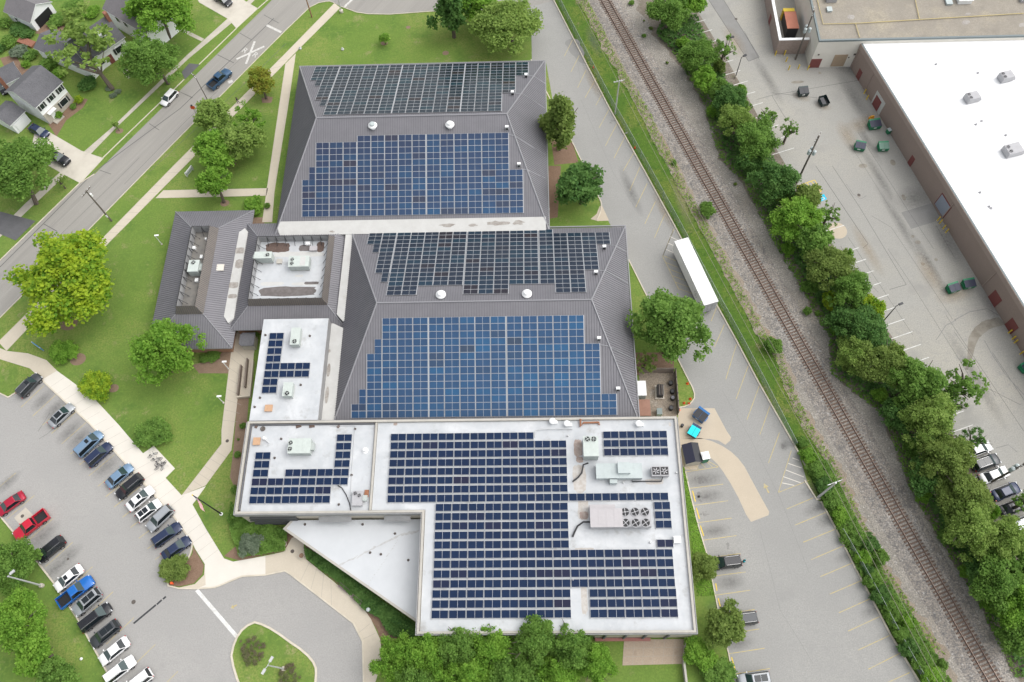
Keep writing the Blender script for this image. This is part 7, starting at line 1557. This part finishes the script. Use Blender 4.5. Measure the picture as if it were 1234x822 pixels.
# ================================================================== people
def skin_mesh(verts, edges, radii, name, m, par, sub=1):
    me = bpy.data.meshes.new(name); me.from_pydata(verts, edges, []); o = bpy.data.objects.new(name, me); COL.objects.link(o)
    md = o.modifiers.new('s', 'SKIN'); md.use_smooth_shade = True
    for k, r in enumerate(radii): me.skin_vertices[0].data[k].radius = (r, r*.92)
    me.skin_vertices[0].data[0].use_root = True
    o.modifiers.new('d', 'SUBSURF').levels = sub; o.modifiers['d'].render_levels = sub
    bpy.context.view_layer.update(); me2 = bpy.data.meshes.new_from_object(o.evaluated_get(bpy.context.evaluated_depsgraph_get())); bpy.data.objects.remove(o)
    me2.materials.clear(); me2.materials.append(m); me2.name = name
    o = bpy.data.objects.new(name, me2); COL.objects.link(o); o.parent = par; return o
def person(label, px, ang, shirt, trousers, stride=.22):
    p = G(px[0], px[1], .9); t = thing('person', label, 'person', (p.x, p.y, .03), ang)
    s = stride
    V = [(0, 0, .95), (0, 0, 1.12), (0, 0, 1.32), (0, 0, 1.45), (.01, 0, 1.52), (.03, 0, 1.62), (.02, 0, 1.72), (0, -.09, .9), (s*.5, -.1, .5), (s*.6, -.1, .08), (s*.6+.18, -.1, .05), (0, .09, .9), (-s*.3, .1, .5), (-s, .1, .1), (-s+.17, .1, .05),
         (0, -.19, 1.41), (-.08, -.24, 1.15), (.04, -.25, .93), (.08, -.25, .84), (0, .19, 1.41), (.1, .24, 1.15), (.25, .23, .98), (.32, .23, .93)]
    E = [(0, 1), (1, 2), (2, 3), (3, 4), (4, 5), (5, 6), (0, 7), (7, 8), (8, 9), (9, 10), (0, 11), (11, 12), (12, 13), (13, 14), (3, 15), (15, 16), (16, 17), (17, 18), (3, 19), (19, 20), (20, 21), (21, 22)]
    R = [.13, .12, .14, .09, .05, .095, .07, .085, .06, .045, .04, .085, .06, .045, .04, .055, .042, .032, .035, .055, .042, .032, .035]
    skin_mesh(V, E, R, 'body', M['skin'], t)
    keep = [0, 1, 2, 3, 15, 16, 19, 20]; mp = {k: i for i, k in enumerate(keep)}
    skin_mesh([V[k] for k in keep], [(mp[a], mp[b]) for a, b in E if a in mp and b in mp], [R[k]*1.25+.008 for k in keep], 'shirt', shirt, t)
    keep = [0, 7, 8, 9, 11, 12, 13]; mp = {k: i for i, k in enumerate(keep)}
    skin_mesh([V[k] for k in keep], [(mp[a], mp[b]) for a, b in E if a in mp and b in mp], [R[k]*1.2+.012 for k in keep], 'trousers', trousers, t)
    mb = MB(); mb.lathe((.005, 0, 1.62), [(.10, 0), (.112, .06), (.09, .13), (.03, .165)], 12); mb.build('hair', M['hair'], t, local=True, smooth=True)
    return t
person('person in a teal shirt standing behind the black car', (896.5, 676.5), 2.6, M['teal_cloth'], M['dark_cloth'], .08)
person('person in dark clothes walking on the street-side sidewalk', (286, 121), sa+math.pi, M['dark_cloth'], M['grey_cloth'], .25)
# ================================================================== trees and shrubs
def crown_mesh(name, seed, nl=34, n=5200, size=(.062, .105), zsq=.85, spread=.62, lob=(.24, .42), flat=.35, cone=0.0, rag=.12):
    r = np.random.default_rng(seed)
    dirs = r.normal(size=(nl, 3)); dirs /= np.linalg.norm(dirs, axis=1)[:, None]; dirs[:, 2] = np.abs(dirs[:, 2])*1.15-.38
    dirs /= np.linalg.norm(dirs, axis=1)[:, None]
    ph = np.arctan2(dirs[:, 1], dirs[:, 0]); out = 1+.13*np.sin(2*ph+seed)+.09*np.sin(3*ph+seed*1.7)+.06*np.sin(5*ph+seed)          # uneven outline
    rad = r.uniform(.05, 1, nl)**.5*spread*out; C = dirs*rad[:, None]; LR = r.uniform(lob[0], lob[1], nl)
    if cone: hh = (C[:, 2]+.5); C[:, :2] *= np.clip(1.25-cone*hh, .25, 1.4)[:, None]; C[:, 2] *= 1.25
    k = r.choice(nl, n, p=LR**2/np.sum(LR**2)); d = r.normal(size=(n, 3)); d[:, 2] += flat; d /= np.linalg.norm(d, axis=1)[:, None]
    p = C[k]+d*(LR[k]*(r.uniform(.15, 1.0, n)**.5)*(1+rag*r.normal(size=n)))[:, None]; p[:, 2] *= zsq
    nn = d*.22+r.normal(size=(n, 3))*.5+np.array([0, 0, .75]); nn /= np.linalg.norm(nn, axis=1)[:, None]
    a = np.cross(nn, r.normal(size=(n, 3))); a /= np.linalg.norm(a, axis=1)[:, None]; b = np.cross(nn, a)
    s = r.uniform(size[0], size[1], n)[:, None]*r.uniform(.7, 1.25, n)[:, None]; q = r.uniform(.5, .95, n)[:, None]
    V = np.empty((n, 4, 3)); V[:, 0] = p+a*s; V[:, 1] = p+b*s*q+nn*s*.15; V[:, 2] = p-a*s*.9; V[:, 3] = p-b*s*q-nn*s*.1
    me = bpy.data.meshes.new(name); me.vertices.add(n*4); me.vertices.foreach_set('co', V.reshape(-1)); me.loops.add(n*4); me.loops.foreach_set('vertex_index', np.arange(n*4, dtype=np.int32))
    me.polygons.add(n); me.polygons.foreach_set('loop_start', np.arange(0, n*4, 4, dtype=np.int32)); me.polygons.foreach_set('loop_total', np.full(n, 4, dtype=np.int32)); me.update(); me.validate()
    me.materials.append(LEAF['mid']); return me
CR_BIG = [crown_mesh('crown', 10+k, nl=120, n=17000, size=(.022, .044), lob=(.08, .27), spread=.8) for k in range(3)]
CR_MID = [crown_mesh('crown', 30+k, nl=64, n=7000, size=(.038, .07), lob=(.11, .32), spread=.74) for k in range(4)]
CR_SML = [crown_mesh('crown', 50+k, nl=26, n=2000, size=(.075, .135), lob=(.25, .46), spread=.55) for k in range(3)]
CR_OPEN = [crown_mesh('crown', 70+k, nl=44, n=1500, size=(.035, .065), lob=(.07, .18), spread=.92, rag=.15) for k in range(3)]
CR_CON = [crown_mesh('crown', 90+k, nl=44, n=5200, size=(.045, .08), lob=(.16, .28), spread=.72, cone=.75, zsq=1.3) for k in range(2)]
def trunk_mesh(seed, open_=False):
    r = random.Random(seed); mb = MB(); mb.tube([(0, 0, 0), (.01, 0, .3), (.02, .01, .62), (0, 0, .9)], [.055, .04, .028, .008], 8)
    for k in range(9 if open_ else 6):
        a = r.uniform(0, 6.28); z0 = r.uniform(.28, .62); L = r.uniform(.22, .42) if open_ else r.uniform(.3, .6); mb.tube([(0, 0, z0), (L*.5*math.cos(a), L*.5*math.sin(a), z0+.16), (L*math.cos(a+.2), L*math.sin(a+.2), z0+.3)], [.024, .015, .005], 5)
    o = mb.build('trunk', M['bark'], None, local=True); me = o.data; bpy.data.objects.remove(o); return me
TR = [trunk_mesh(k) for k in range(3)]; TRO = [trunk_mesh(10+k, True) for k in range(2)]
TN = [0]
def tree(label, cx, cy, rp, h, leaf, kind='mid', name='tree', group=None, zsc=None, base=None, cat='tree', trunk=True):
    """crown centred on photo point (cx, cy) with radius rp photo pixels; h = height"""
    TN[0] += 1; rr = random.Random(TN[0]*7+1)
    zc = h*.60; c = G(cx, cy, zc); R = rp*(G(cx+1, cy, zc)-G(cx, cy, zc)).length
    b = G(*base) if base else c
    t = thing(name, label, cat, (b.x, b.y, 0), 0, group)
    lib = {'big': CR_BIG, 'mid': CR_MID, 'sml': CR_SML, 'open': CR_OPEN, 'con': CR_CON}[kind]
    o = bpy.data.objects.new('crown', rr.choice(lib)); COL.objects.link(o); o.parent = t
    hz = zsc or min(h*.47, R*1.05)
    o.location = (c.x-b.x, c.y-b.y, zc); o.scale = (R/.93, R/.93*rr.uniform(.92, 1.05), hz/.85); o.rotation_euler = (0, 0, rr.uniform(0, 6.28))
    o.material_slots[0].link = 'OBJECT'; o.material_slots[0].material = LEAF[leaf]
    if trunk:
        k = bpy.data.objects.new('trunk', rr.choice(TRO if kind == 'open' else TR)); COL.objects.link(k); k.parent = t; k.rotation_euler = (0, 0, rr.uniform(0, 6.28))
        d = Vector((c.x-b.x, c.y-b.y, 0)); k.scale = (h*.75, h*.75, h*.9)
        if d.length > .5: k.rotation_euler = (0, 0, 0); k.matrix_basis = Matrix.Shear('XY', 4, (d.x/zc, d.y/zc)) @ Matrix.Diagonal((h*.75, h*.75, h*.9, 1)) if False else Matrix.Translation((0, 0, 0)) @ (Vector((0, 0, 1)).rotation_difference(Vector((d.x, d.y, zc)).normalized()).to_matrix().to_4x4()) @ Matrix.Diagonal((h*.75, h*.75, h*.9, 1))
    return t
def shrub(label, cx, cy, rp, h, leaf, group=None, name='shrub', kind='sml'):
    TN[0] += 1; rr = random.Random(TN[0]*5+2); zc = h*.42; c = G(cx, cy, zc); R = rp*(G(cx+1, cy, zc)-G(cx, cy, zc)).length
    t = thing(name, label, 'shrub', (c.x, c.y, 0), 0, group); lib = {'sml': CR_SML, 'mid': CR_MID, 'open': CR_OPEN}[kind]
    o = bpy.data.objects.new('foliage', rr.choice(lib)); COL.objects.link(o); o.parent = t; o.location = (0, 0, zc); o.scale = (R/.9, R/.9*rr.uniform(.9, 1.1), h*.62); o.rotation_euler = (0, 0, rr.uniform(0, 6.28))
    o.material_slots[0].link = 'OBJECT'; o.material_slots[0].material = LEAF[leaf]
    k = bpy.data.objects.new('stem', TR[0]); COL.objects.link(k); k.parent = t; k.scale = (h*.7, h*.7, h*.6); return t
# street and lawn trees on the west side
T = tree
T('tall street tree with pale brown trunk in front of the white sided house', 193, 12, 46, 12, 'bright', 'big', base=(204, 46))
T('thin feathery tree in a ring of white flowers before the dormer house', 96, 58, 50, 12.5, 'pale', 'open', base=(136, 108))
T('second thin layer', 118, 80, 34, 9, 'mid', 'open', base=(136.2, 108)) if False else None
T('dense round green tree between dormer house and street', 184, 76, 37, 9.5, 'mid', 'big', base=(203, 101))
T('big green tree over the driveway at the left edge', 24, 202, 46, 11, 'mid', 'big', base=(44, 246))
T('largest tree, bright yellow green, on the lawn left of the metal roof', 79, 336, 66, 13, 'yellow', 'big', base=(83, 391))
T('round bright green tree against the western wing eaves', 203, 421, 44, 11, 'bright', 'big', base=(205, 445))
T('small orange tinged tree on the verge near the street', 313, 97, 18, 6, 'rust', 'mid', base=(321, 119))
T('pale green tree nearest the kerb in the clump west of the northern roof', 256, 139, 27, 7.5, 'pale', 'mid')
T('yellowish tree in the middle of the clump west of the northern roof', 292, 170, 28, 8, 'pale', 'mid', base=(281, 197))
T('green tree leaning over the sidewalk in the clump west of the northern roof', 259, 181, 29, 8, 'bright', 'mid')
T('narrow green tree just below the cross path', 260, 219, 22, 8, 'bright', 'mid', base=(270, 244))
T('loose olive green tree at the upper right of the clump west of the northern roof', 300, 148, 22, 7, 'bright', 'open')
T('dark blue green conifer at the top of the northern lawn', 544, 18, 28, 10, 'dark', 'con', cat='tree')
T('saturated green tree between the conifer and the airy yellow green tree', 572, 6, 26, 9, 'bright', 'mid')
T('airy yellow green tree by the side road entrance', 612, 29, 42, 10, 'pale', 'big', base=(620, 62))
T('tall soft needled pine beside the northern roof', 675, 150, 30, 12, 'olive', 'con')
T('round dark green tree beside the corner of the valley roof', 702, 222, 33, 8.5, 'dark', 'mid', base=(700, 245))
T('large spreading green tree between the southern hip roof and the trailer', 813, 394, 49, 11.5, 'mid', 'big', base=(801, 425))
T('small staked sapling on the northern lawn', 463, 46, 8, 2.8, 'bright', 'sml')
T('tiny sapling by the street kerb', 139, 150, 5, 2.2, 'pale', 'sml', base=(144, 158))
T('sapling with pale trunk by the kerb near the utility pole', 74, 218, 8, 3.5, 'pale', 'open', base=(79, 227))
shrub('bright bush with a soil ring south of the biggest tree', 75, 424, 17, 2.6, 'bright', kind='mid')
shrub('yellow green small tree right of the parking walk, above the bike pad', 116, 463, 21, 3.2, 'yellow', kind='mid')
shrub('round dark green bush beside the bike pad', 184, 520, 21, 2.6, 'mid', kind='mid')
shrub('pale bush at the courtyard corner by the northern path', 305, 247, 14, 2.2, 'bright')
shrub('bushy shrub in the mulch bulb at the end of the upper car row', 212, 684, 20, 2.4, 'olive', kind='mid')
shrub('blue grey shrub below the western flat roof corner', 303, 656, 17, 2.4, 'blue', kind='mid')
T('dark green tree at the left edge above the tall lamp post', 12, 682, 32, 8, 'mid', 'big')
T('tree overhanging the black parked car at the lawn edge', 36, 672, 15, 5, 'mid', 'mid')
T('bright green tree below the tall lamp post', 22, 748, 36, 9, 'bright', 'big')
T('round green tree at the lower left of the photo', 42, 788, 28, 7.5, 'bright', 'mid')
T('low tree at the bottom edge beside the lower car row', 68, 818, 25, 6, 'mid', 'mid')
gG = 'trees of the grove along the south wall'
for k, (x, y, r, h, lf, l) in enumerate(((478, 792, 30, 7, 'bright', 'westernmost tree of the grove, by the curved path'), (517, 785, 32, 8, 'bright', 'grove tree under the corner of the main flat roof'), (556, 777, 30, 8.5, 'mid', 'darker grove tree, third from the west along the wall'), (594, 778, 32, 8.5, 'bright', 'bright grove tree at the middle of the south wall'), (646, 773, 33, 9.5, 'mid', 'tallest grove tree reaching over the roof edge'), (688, 779, 32, 8.5, 'mid', 'grove tree overlapping the last gap between the panel rows'), (718, 802, 27, 7.5, 'bright', 'easternmost grove tree beside the brown patio'), (500, 818, 30, 7, 'mid', 'lower grove tree at the bottom edge, western end'), (560, 812, 33, 7.5, 'bright', 'lower bright grove tree at the bottom edge'), (620, 812, 34, 8, 'mid', 'lower grove tree at the bottom edge, middle'), (672, 815, 32, 7.5, 'bright', 'lower grove tree at the bottom edge, eastern end'))):
    T(l, x, y, r, h, lf, 'big', group=gG)
shrub('round tree-like shrub at the eaves above the black car in the east lot', 849, 683, 21, 4.5, 'olive', kind='mid')
T('loose olive tree overhanging the east bays below the building corner', 871, 755, 30, 6.5, 'olive', 'mid')
shrub('bright bush at the south-eastern building corner', 843, 788, 23, 3.6, 'bright', kind='mid')
shrub('green bush at the bottom edge beside the east bays', 868, 813, 23, 3.2, 'mid', kind='mid')
T('bare twiggy tree beside the equipment yard', 777, 437, 17, 4, 'olive', 'open')
shrub('bare brownish bush on the drop-off island beside the kerb', 304, 783, 17, 1.2, 'bare', kind='open')
shrub('bare brownish bush on the drop-off island at the bottom edge', 346, 818, 17, 1.2, 'bare', kind='open')
# railway side
shrub('round bush on the ballast west of the track, north of the trailer', 852, 253, 11.5, 3.0, 'mid', kind='mid')
shrub('round bush on the ballast west of the track, near the fence bend', 932, 417, 12, 3.0, 'mid', kind='mid')
gB = 'small bushes on the gravel beside the track'
for x, y, r, l in ((761, 3, 4.5, 'top edge, below the tree belt'), (776, 43, 3.5, 'dark one right of the track near the top'), (784.5, 34, 3, 'yellowish one near the top of the tree belt'), (776, 25, 1.8, 'tiny one between two others near the top'), (812.5, 196, 4.5, 'west of the track beside the tall grass strip'), (804, 75.5, 2.2, 'tiny one east of the track, near the yellow sand'), (973, 375, 7, 'round one between the track and the tree belt'), (985, 378, 4, 'small one right next to the round bush'), (886, 222, 3, 'lone one at the foot of the tree belt'), (933, 410, 3, 'small one above the fence bend bush')):
    shrub('small bush on the gravel, '+l, x, y, r, .25*r, 'mid' if r > 3 else 'olive', gB)
gT = 'trees of the belt between railway and far lot'
belt = [(806, 14, 27, 8, 'mid', 'big', 'topmost'), (832, 4, 20, 7, 'mid', 'mid', 'at the top edge beside the white bay lines'), (843, 66, 25, 8, 'mid', 'big', 'behind the yellowish bank patch'), (849, 97, 18, 6, 'bright', 'mid', 'round bright one'), (873, 60, 15, 8, 'mid', 'open', 'sparse one reaching over the bays near the top'), (879, 121, 23, 7, 'dark', 'big', 'dark one below the dark lamp post'), (888, 146, 25, 7.5, 'pale', 'big', 'pale feathery one'), (912, 170, 30, 8.5, 'mid', 'big', 'wide one opposite the tall pine'), (925, 143, 12, 7, 'mid', 'open', 'thin twig left of the bays below the lamp'), (951, 156, 12, 7, 'mid', 'open', 'thin branch reaching furthest over the bays'), (931, 219, 30, 8, 'dark', 'big', 'dark one left of the three-transformer pole'), (959, 264, 32, 9, 'mid', 'big', 'dense one below the accessible bay'), (980, 285, 27, 8, 'mid', 'mid', 'bright topped one beside the round concrete patch'), (999, 258, 14, 7.5, 'mid', 'open', 'sparse twig over the accessible bay'), (1002, 322, 31, 8.5, 'mid', 'big', 'broad one below the round concrete patch'), (1022, 352, 28, 8, 'mid', 'big', 'one beside the first white bays of the middle row'),
        (1050, 372, 19, 7, 'yellow', 'mid', 'yellow green one by the leaning lamp post'), (1040, 398, 32, 8.5, 'dark', 'big', 'dark one below the leaning lamp post'), (1031, 425, 27, 7, 'mid', 'big', 'low one on the railway side, middle of the belt'), (1064, 440, 32, 9, 'mid', 'big', 'one opposite the dumpster pair'), (1098, 462, 36, 10, 'mid', 'big', 'widest one in the lower half'), (1162, 464, 27, 9.5, 'mid', 'open', 'large open one reaching far over the lane'), (1150, 480, 17, 8.5, 'mid', 'open', 'open crown joining the far reaching one'), (1117, 508, 36, 10, 'mid', 'big', 'tall one above the white parked cars'), (1087, 500, 24, 6.5, 'dark', 'mid', 'low dark one at the gravel edge'), (1174, 530, 15, 7, 'dark', 'open', 'small dark one over the topmost white car'), (1135, 556, 35, 9.5, 'olive', 'big', 'olive one left of the parked cars'), (1112, 575, 24, 6.5, 'dark', 'mid', 'dark low one by the gravel, lower half'), (1160, 598, 36, 9.5, 'olive', 'big', 'olive one left of the blue car'), (1168, 640, 36, 9, 'pale', 'big', 'pale feathery one in the lower part'), (1207, 648, 32, 9, 'pale', 'big', 'pale one at the right edge'), (1150, 620, 22, 6, 'dark', 'mid', 'dark one under the pale feathery one'), (1206, 700, 36, 9, 'mid', 'big', 'broad one near the lower right corner'), (1178, 685, 20, 6, 'dark', 'mid', 'dark low one beside the track, lower right'), (1232, 728, 35, 9, 'bright', 'big', 'bright one at the lower right edge'), (1226, 768, 24, 7, 'mid', 'mid', 'lowest one at the right edge'), (1238, 605, 18, 8, 'mid', 'open', 'sparse one at the right edge over the cars'), (1246, 690, 30, 9, 'mid', 'big', 'one cut by the right edge'), (1012, 385, 20, 5.5, 'dark', 'mid', 'low dark one on the gravel side by the round bush'), (970, 240, 22, 7.5, 'mid', 'mid', 'one hiding the foot of the three-transformer pole'), (905, 195, 18, 6, 'dark', 'mid', 'low dark one on the gravel side, upper half'), (866, 108, 15, 5.5, 'mid', 'mid', 'small one between the round bright and the dark one')]
MIXB = {'mid': ['mid', 'bright', 'mid', 'pale', 'olive'], 'dark': ['dark', 'mid'], 'olive': ['olive', 'pale'], 'pale': ['pale'], 'bright': ['bright'], 'yellow': ['yellow']}
for kk_, (x, y, r, h, lf, kd, l) in enumerate(belt):
    if kd != 'open' and 'dark' not in l: lf = MIXB[lf][kk_ % len(MIXB[lf])]
    T('belt tree beside the railway, '+l, x, y, r*((.98 if y < 180 else 1.02) if kd != 'open' else 1.12), h, lf, kd, group=gT, trunk=kd in ('open', 'big'))
gU2 = 'saplings and bushes at the edges of the tree belt'
for k, (x, y, r, h, lf) in enumerate(((823, 52, 9, 3, 'bright'), (832, 80, 8, 3, 'mid'), (860, 132, 9, 3.5, 'bright'), (866, 80, 9, 4, 'olive'), (893, 112, 9, 4, 'bright'), (897, 130, 8, 4, 'mid'), (918, 200, 9, 4, 'yellow'), (945, 240, 10, 5, 'pale'), (950, 300, 9, 3, 'bright'), (975, 345, 10, 3, 'mid'), (1018, 310, 10, 5, 'bright'), (1032, 345, 9, 5, 'pale'), (1000, 362, 11, 5, 'yellow'), (1055, 395, 11, 5, 'bright'), (1024, 442, 9, 3, 'olive'), (1008, 398, 9, 2.5, 'bright'), (1060, 478, 10, 4, 'bright'), (1080, 430, 11, 6, 'pale'), (1098, 540, 11, 4, 'mid'), (1128, 482, 11, 7, 'bright'), (1112, 598, 10, 3, 'bright'), (1150, 540, 12, 7, 'yellow'), (1140, 648, 10, 3, 'mid'), (1190, 620, 11, 7, 'bright'), (1165, 690, 10, 3, 'bright'), (1195, 730, 11, 3.5, 'bright'), (1215, 770, 11, 3.5, 'mid'), (1185, 660, 12, 7, 'olive'))):
    nm_ = dict(bright='bright green', mid='green', olive='olive', yellow='yellow green', pale='pale green')[lf]
    shrub(f'{nm_} sapling in the tree belt, {ORD[k] if k < 14 else ORD[27-k]} from its {"upper" if k < 14 else "lower"} end', x, y, r, h, lf, gU2, kind='mid')
gE = 'shrubs overgrowing the lower fence'
low = [(966, 532, 9), (973, 549, 12), (984, 566, 13), (994, 585, 12), (1003, 602, 13), (1012, 622, 12), (1028, 645, 15), (1047, 656, 14), (1060, 672, 12), (1040, 671, 11), (1052, 700, 11), (1063, 718, 13), (1078, 738, 14), (1092, 748, 11), (1084, 764, 11), (1096, 780, 13), (1110, 797, 13), (1122, 815, 14), (1136, 800, 7), (1046, 688, 8)]
for k, (x, y, r) in enumerate(low):
    shrub(f'shrub on the bank by the lower fence, {ORD[k]} from the north', x, y, r, 2.4 if r > 10 else 1.6, ('mid', 'bright', 'mid', 'dark')[k % 4], gE, kind='mid')
gS_ = 'hedge shrubs and garden plants round the houses'
for x, y, r, h, lf, l in ((88, 8, 16, 2.4, 'mid', 'bush behind the dormer house'), (110, 14, 11, 1.8, 'bright', 'bush between dormer house and garage'), (68, 24, 13, 1.6, 'mid', 'vegetable plants in front of the open garage'), (82, 26, 9, 1.4, 'olive', 'reddish green bed plant by the rear wing'), (22, 34, 13, 1.4, 'dark', 'dark hedge below the garage wall, left part'), (32, 41, 10, 1.4, 'dark', 'dark hedge below the garage wall, right part'), (6, 28, 9, 2, 'mid', 'bush at the left edge by the garage'), (10, 50, 12, 2, 'mid', 'bush at the left edge above the shuttered house'), (22, 62, 12, 1.8, 'blue', 'grey green bush in the back garden bed'), (36, 66, 10, 1.5, 'mid', 'bush beside the back garden wall'), (31, 77, 6, 1.3, 'bright', 'round bright bush behind the shuttered house'), (57, 77, 11, 2.6, 'mid', 'bush at the rear corner of the shuttered house'), (70, 88, 9, 2, 'bright', 'pale bush along the white rear wing'), (95, 120, 6.5, 1.5, 'yellow', 'yellow bush at the right corner of the shuttered house'), (71, 138.5, 6.5, 1.4, 'bright', 'round green bush beside the front door'), (88, 128, 5, .8, 'mid', 'low bush under the front window'), (105, 100, 12, 2.2, 'dark', 'dark bush at the corner of the dormer house'), (40, 152, 6, .9, 'mid', 'low plants beside the driveway'), (131, 106, 5, .6, 'blue', 'pale flowers in the tree ring, left side'), (142, 110, 5, .6, 'blue', 'pale flowers in the tree ring, right side'), (136, 115, 5, .6, 'blue', 'pale flowers in the tree ring, front'), (182, 40, 7, 2, 'dark', 'dark bush at the corner of the white sided house'), (0, 58, 8, 1.6, 'dark', 'bush cut by the left edge')):
    shrub(l, x, y, r, h, lf, gS_)
for x, y, r, h, l in ((292.5, 513, 4.5, 1.2, 'green shrub in the soil bed by the small flat roof corner'), (286, 548, 5, .9, 'spreading shrub at the lower soil bed'), (283, 590, 6, 1.4, 'green shrub at the south end of the soil bed'), (287, 529.5, 1.8, .5, 'tiny plant in the soil bed'), (256, 428, 10, .9, 'low hedge under the western wing eave'), (246, 432, 8, .8, 'low hedge end near the round tree'), (309, 403, 5, 1.2, 'shrub in the dark courtyard corner'), (322, 248, 5, 1.2, 'shrub beside the northern path')):
    shrub(l, x, y, r, h, 'mid', 'shrubs along the building beds')
# dense ground cover in the building beds: nobody could count its leaves
def cover(name, poly, n, h, leaf, label, size=.16):
    P = np.array([G(*q) for q in poly])[:, :2]; lo, hi = P.min(0), P.max(0); out = []
    r = np.random.default_rng(len(poly)+n)
    def inside(x, y):
        c = False; j = len(P)-1
        for i in range(len(P)):
            if (P[i][1] > y) != (P[j][1] > y) and x < (P[j][0]-P[i][0])*(y-P[i][1])/(P[j][1]-P[i][1])+P[i][0]: c = not c
            j = i
        return c
    mb = MB()
    while n > 0:
        x, y = r.uniform(lo, hi)
        if not inside(x, y): continue
        n -= 1; z = h*(.35+.65*abs(math.sin(x*1.1+2*math.sin(y*.9)))*r.uniform(.5, 1)); a = r.uniform(0, 6.28); s = size*r.uniform(.7, 1.5); t1, t2 = r.uniform(-.5, .5), r.uniform(-.5, .5)
        mb.face([(x+s*math.cos(a+k*1.57)*(1 if k % 2 else .7), y+s*math.sin(a+k*1.57)*(1 if k % 2 else .7), z+s*(t1*math.cos(a+k*1.57)+t2*math.sin(a+k*1.57))) for k in range(4)])
    o = stuff(mb.build(name, LEAF[leaf])); o['label'] = label; o['category'] = 'ground cover'; return o
cover('ground_cover', [(281, 606), (290, 622), (330, 634), (348, 640), (345, 664), (322, 668), (290, 672), (282, 648), (276, 625)], 5200, 1.1, 'mid', 'dense green ground cover at the western corner of the building')
cover('ground_cover', [(368, 660), (420, 690), (460, 724), (500, 752), (505, 775), (470, 765), (458, 745), (440, 735), (408, 702), (371, 674)], 6000, 1.0, 'dark', 'dark green hedge-like cover between canopy and curved path')
cover('ground_cover', [(822, 560), (826, 568), (833, 600), (841, 632), (853, 672), (862, 718), (840, 718), (832, 640)], 1500, .12, 'bright', 'narrow grass strip between east wall and bays', .12)
cover('ground_cover', [(976, 540), (1000, 560), (1030, 625), (1062, 690), (1100, 745), (1150, 830), (1118, 822), (1075, 765), (1030, 682), (992, 606), (962, 545)], 6500, .8, 'mid', 'weedy growth covering the bank by the lower fence', .17)
cover('ground_cover', [(790, 45), (822, 70), (856, 124), (874, 192), (904, 220), (940, 287), (985, 366), (1006, 407), (1008, 449), (1071, 498), (1104, 587), (1142, 654), (1180, 713), (1231, 816), (1300, 820), (1200, 640), (1100, 450), (990, 290), (880, 110), (838, 20), (800, 20)], 16000, 1.1, 'dark', 'tangled undergrowth beneath the tree belt', .26)

band = [(x-3, y+1) for x, y in grass_r[1:-1]]+[(x+8, y-2) for x, y in grass_r[1:-1]][::-1]
cover('weeds', band, 3200, .35, 'pale', 'ragged weeds along the gravel edge of the railway bank', .14)
cover('weeds', [(792, 40), (812, 66), (846, 122), (866, 192), (896, 222), (930, 290), (976, 368), (998, 408), (1000, 450), (1062, 500), (1096, 590), (1134, 656), (1172, 716), (1222, 816), (1232, 816), (1180, 712), (1142, 653), (1104, 586), (1071, 497), (1008, 448), (1006, 406), (985, 365), (940, 286), (904, 219), (874, 191), (856, 123), (822, 69), (794, 38)], 2600, .5, 'mid', 'scattered weeds along the ballast foot of the tree belt', .17)
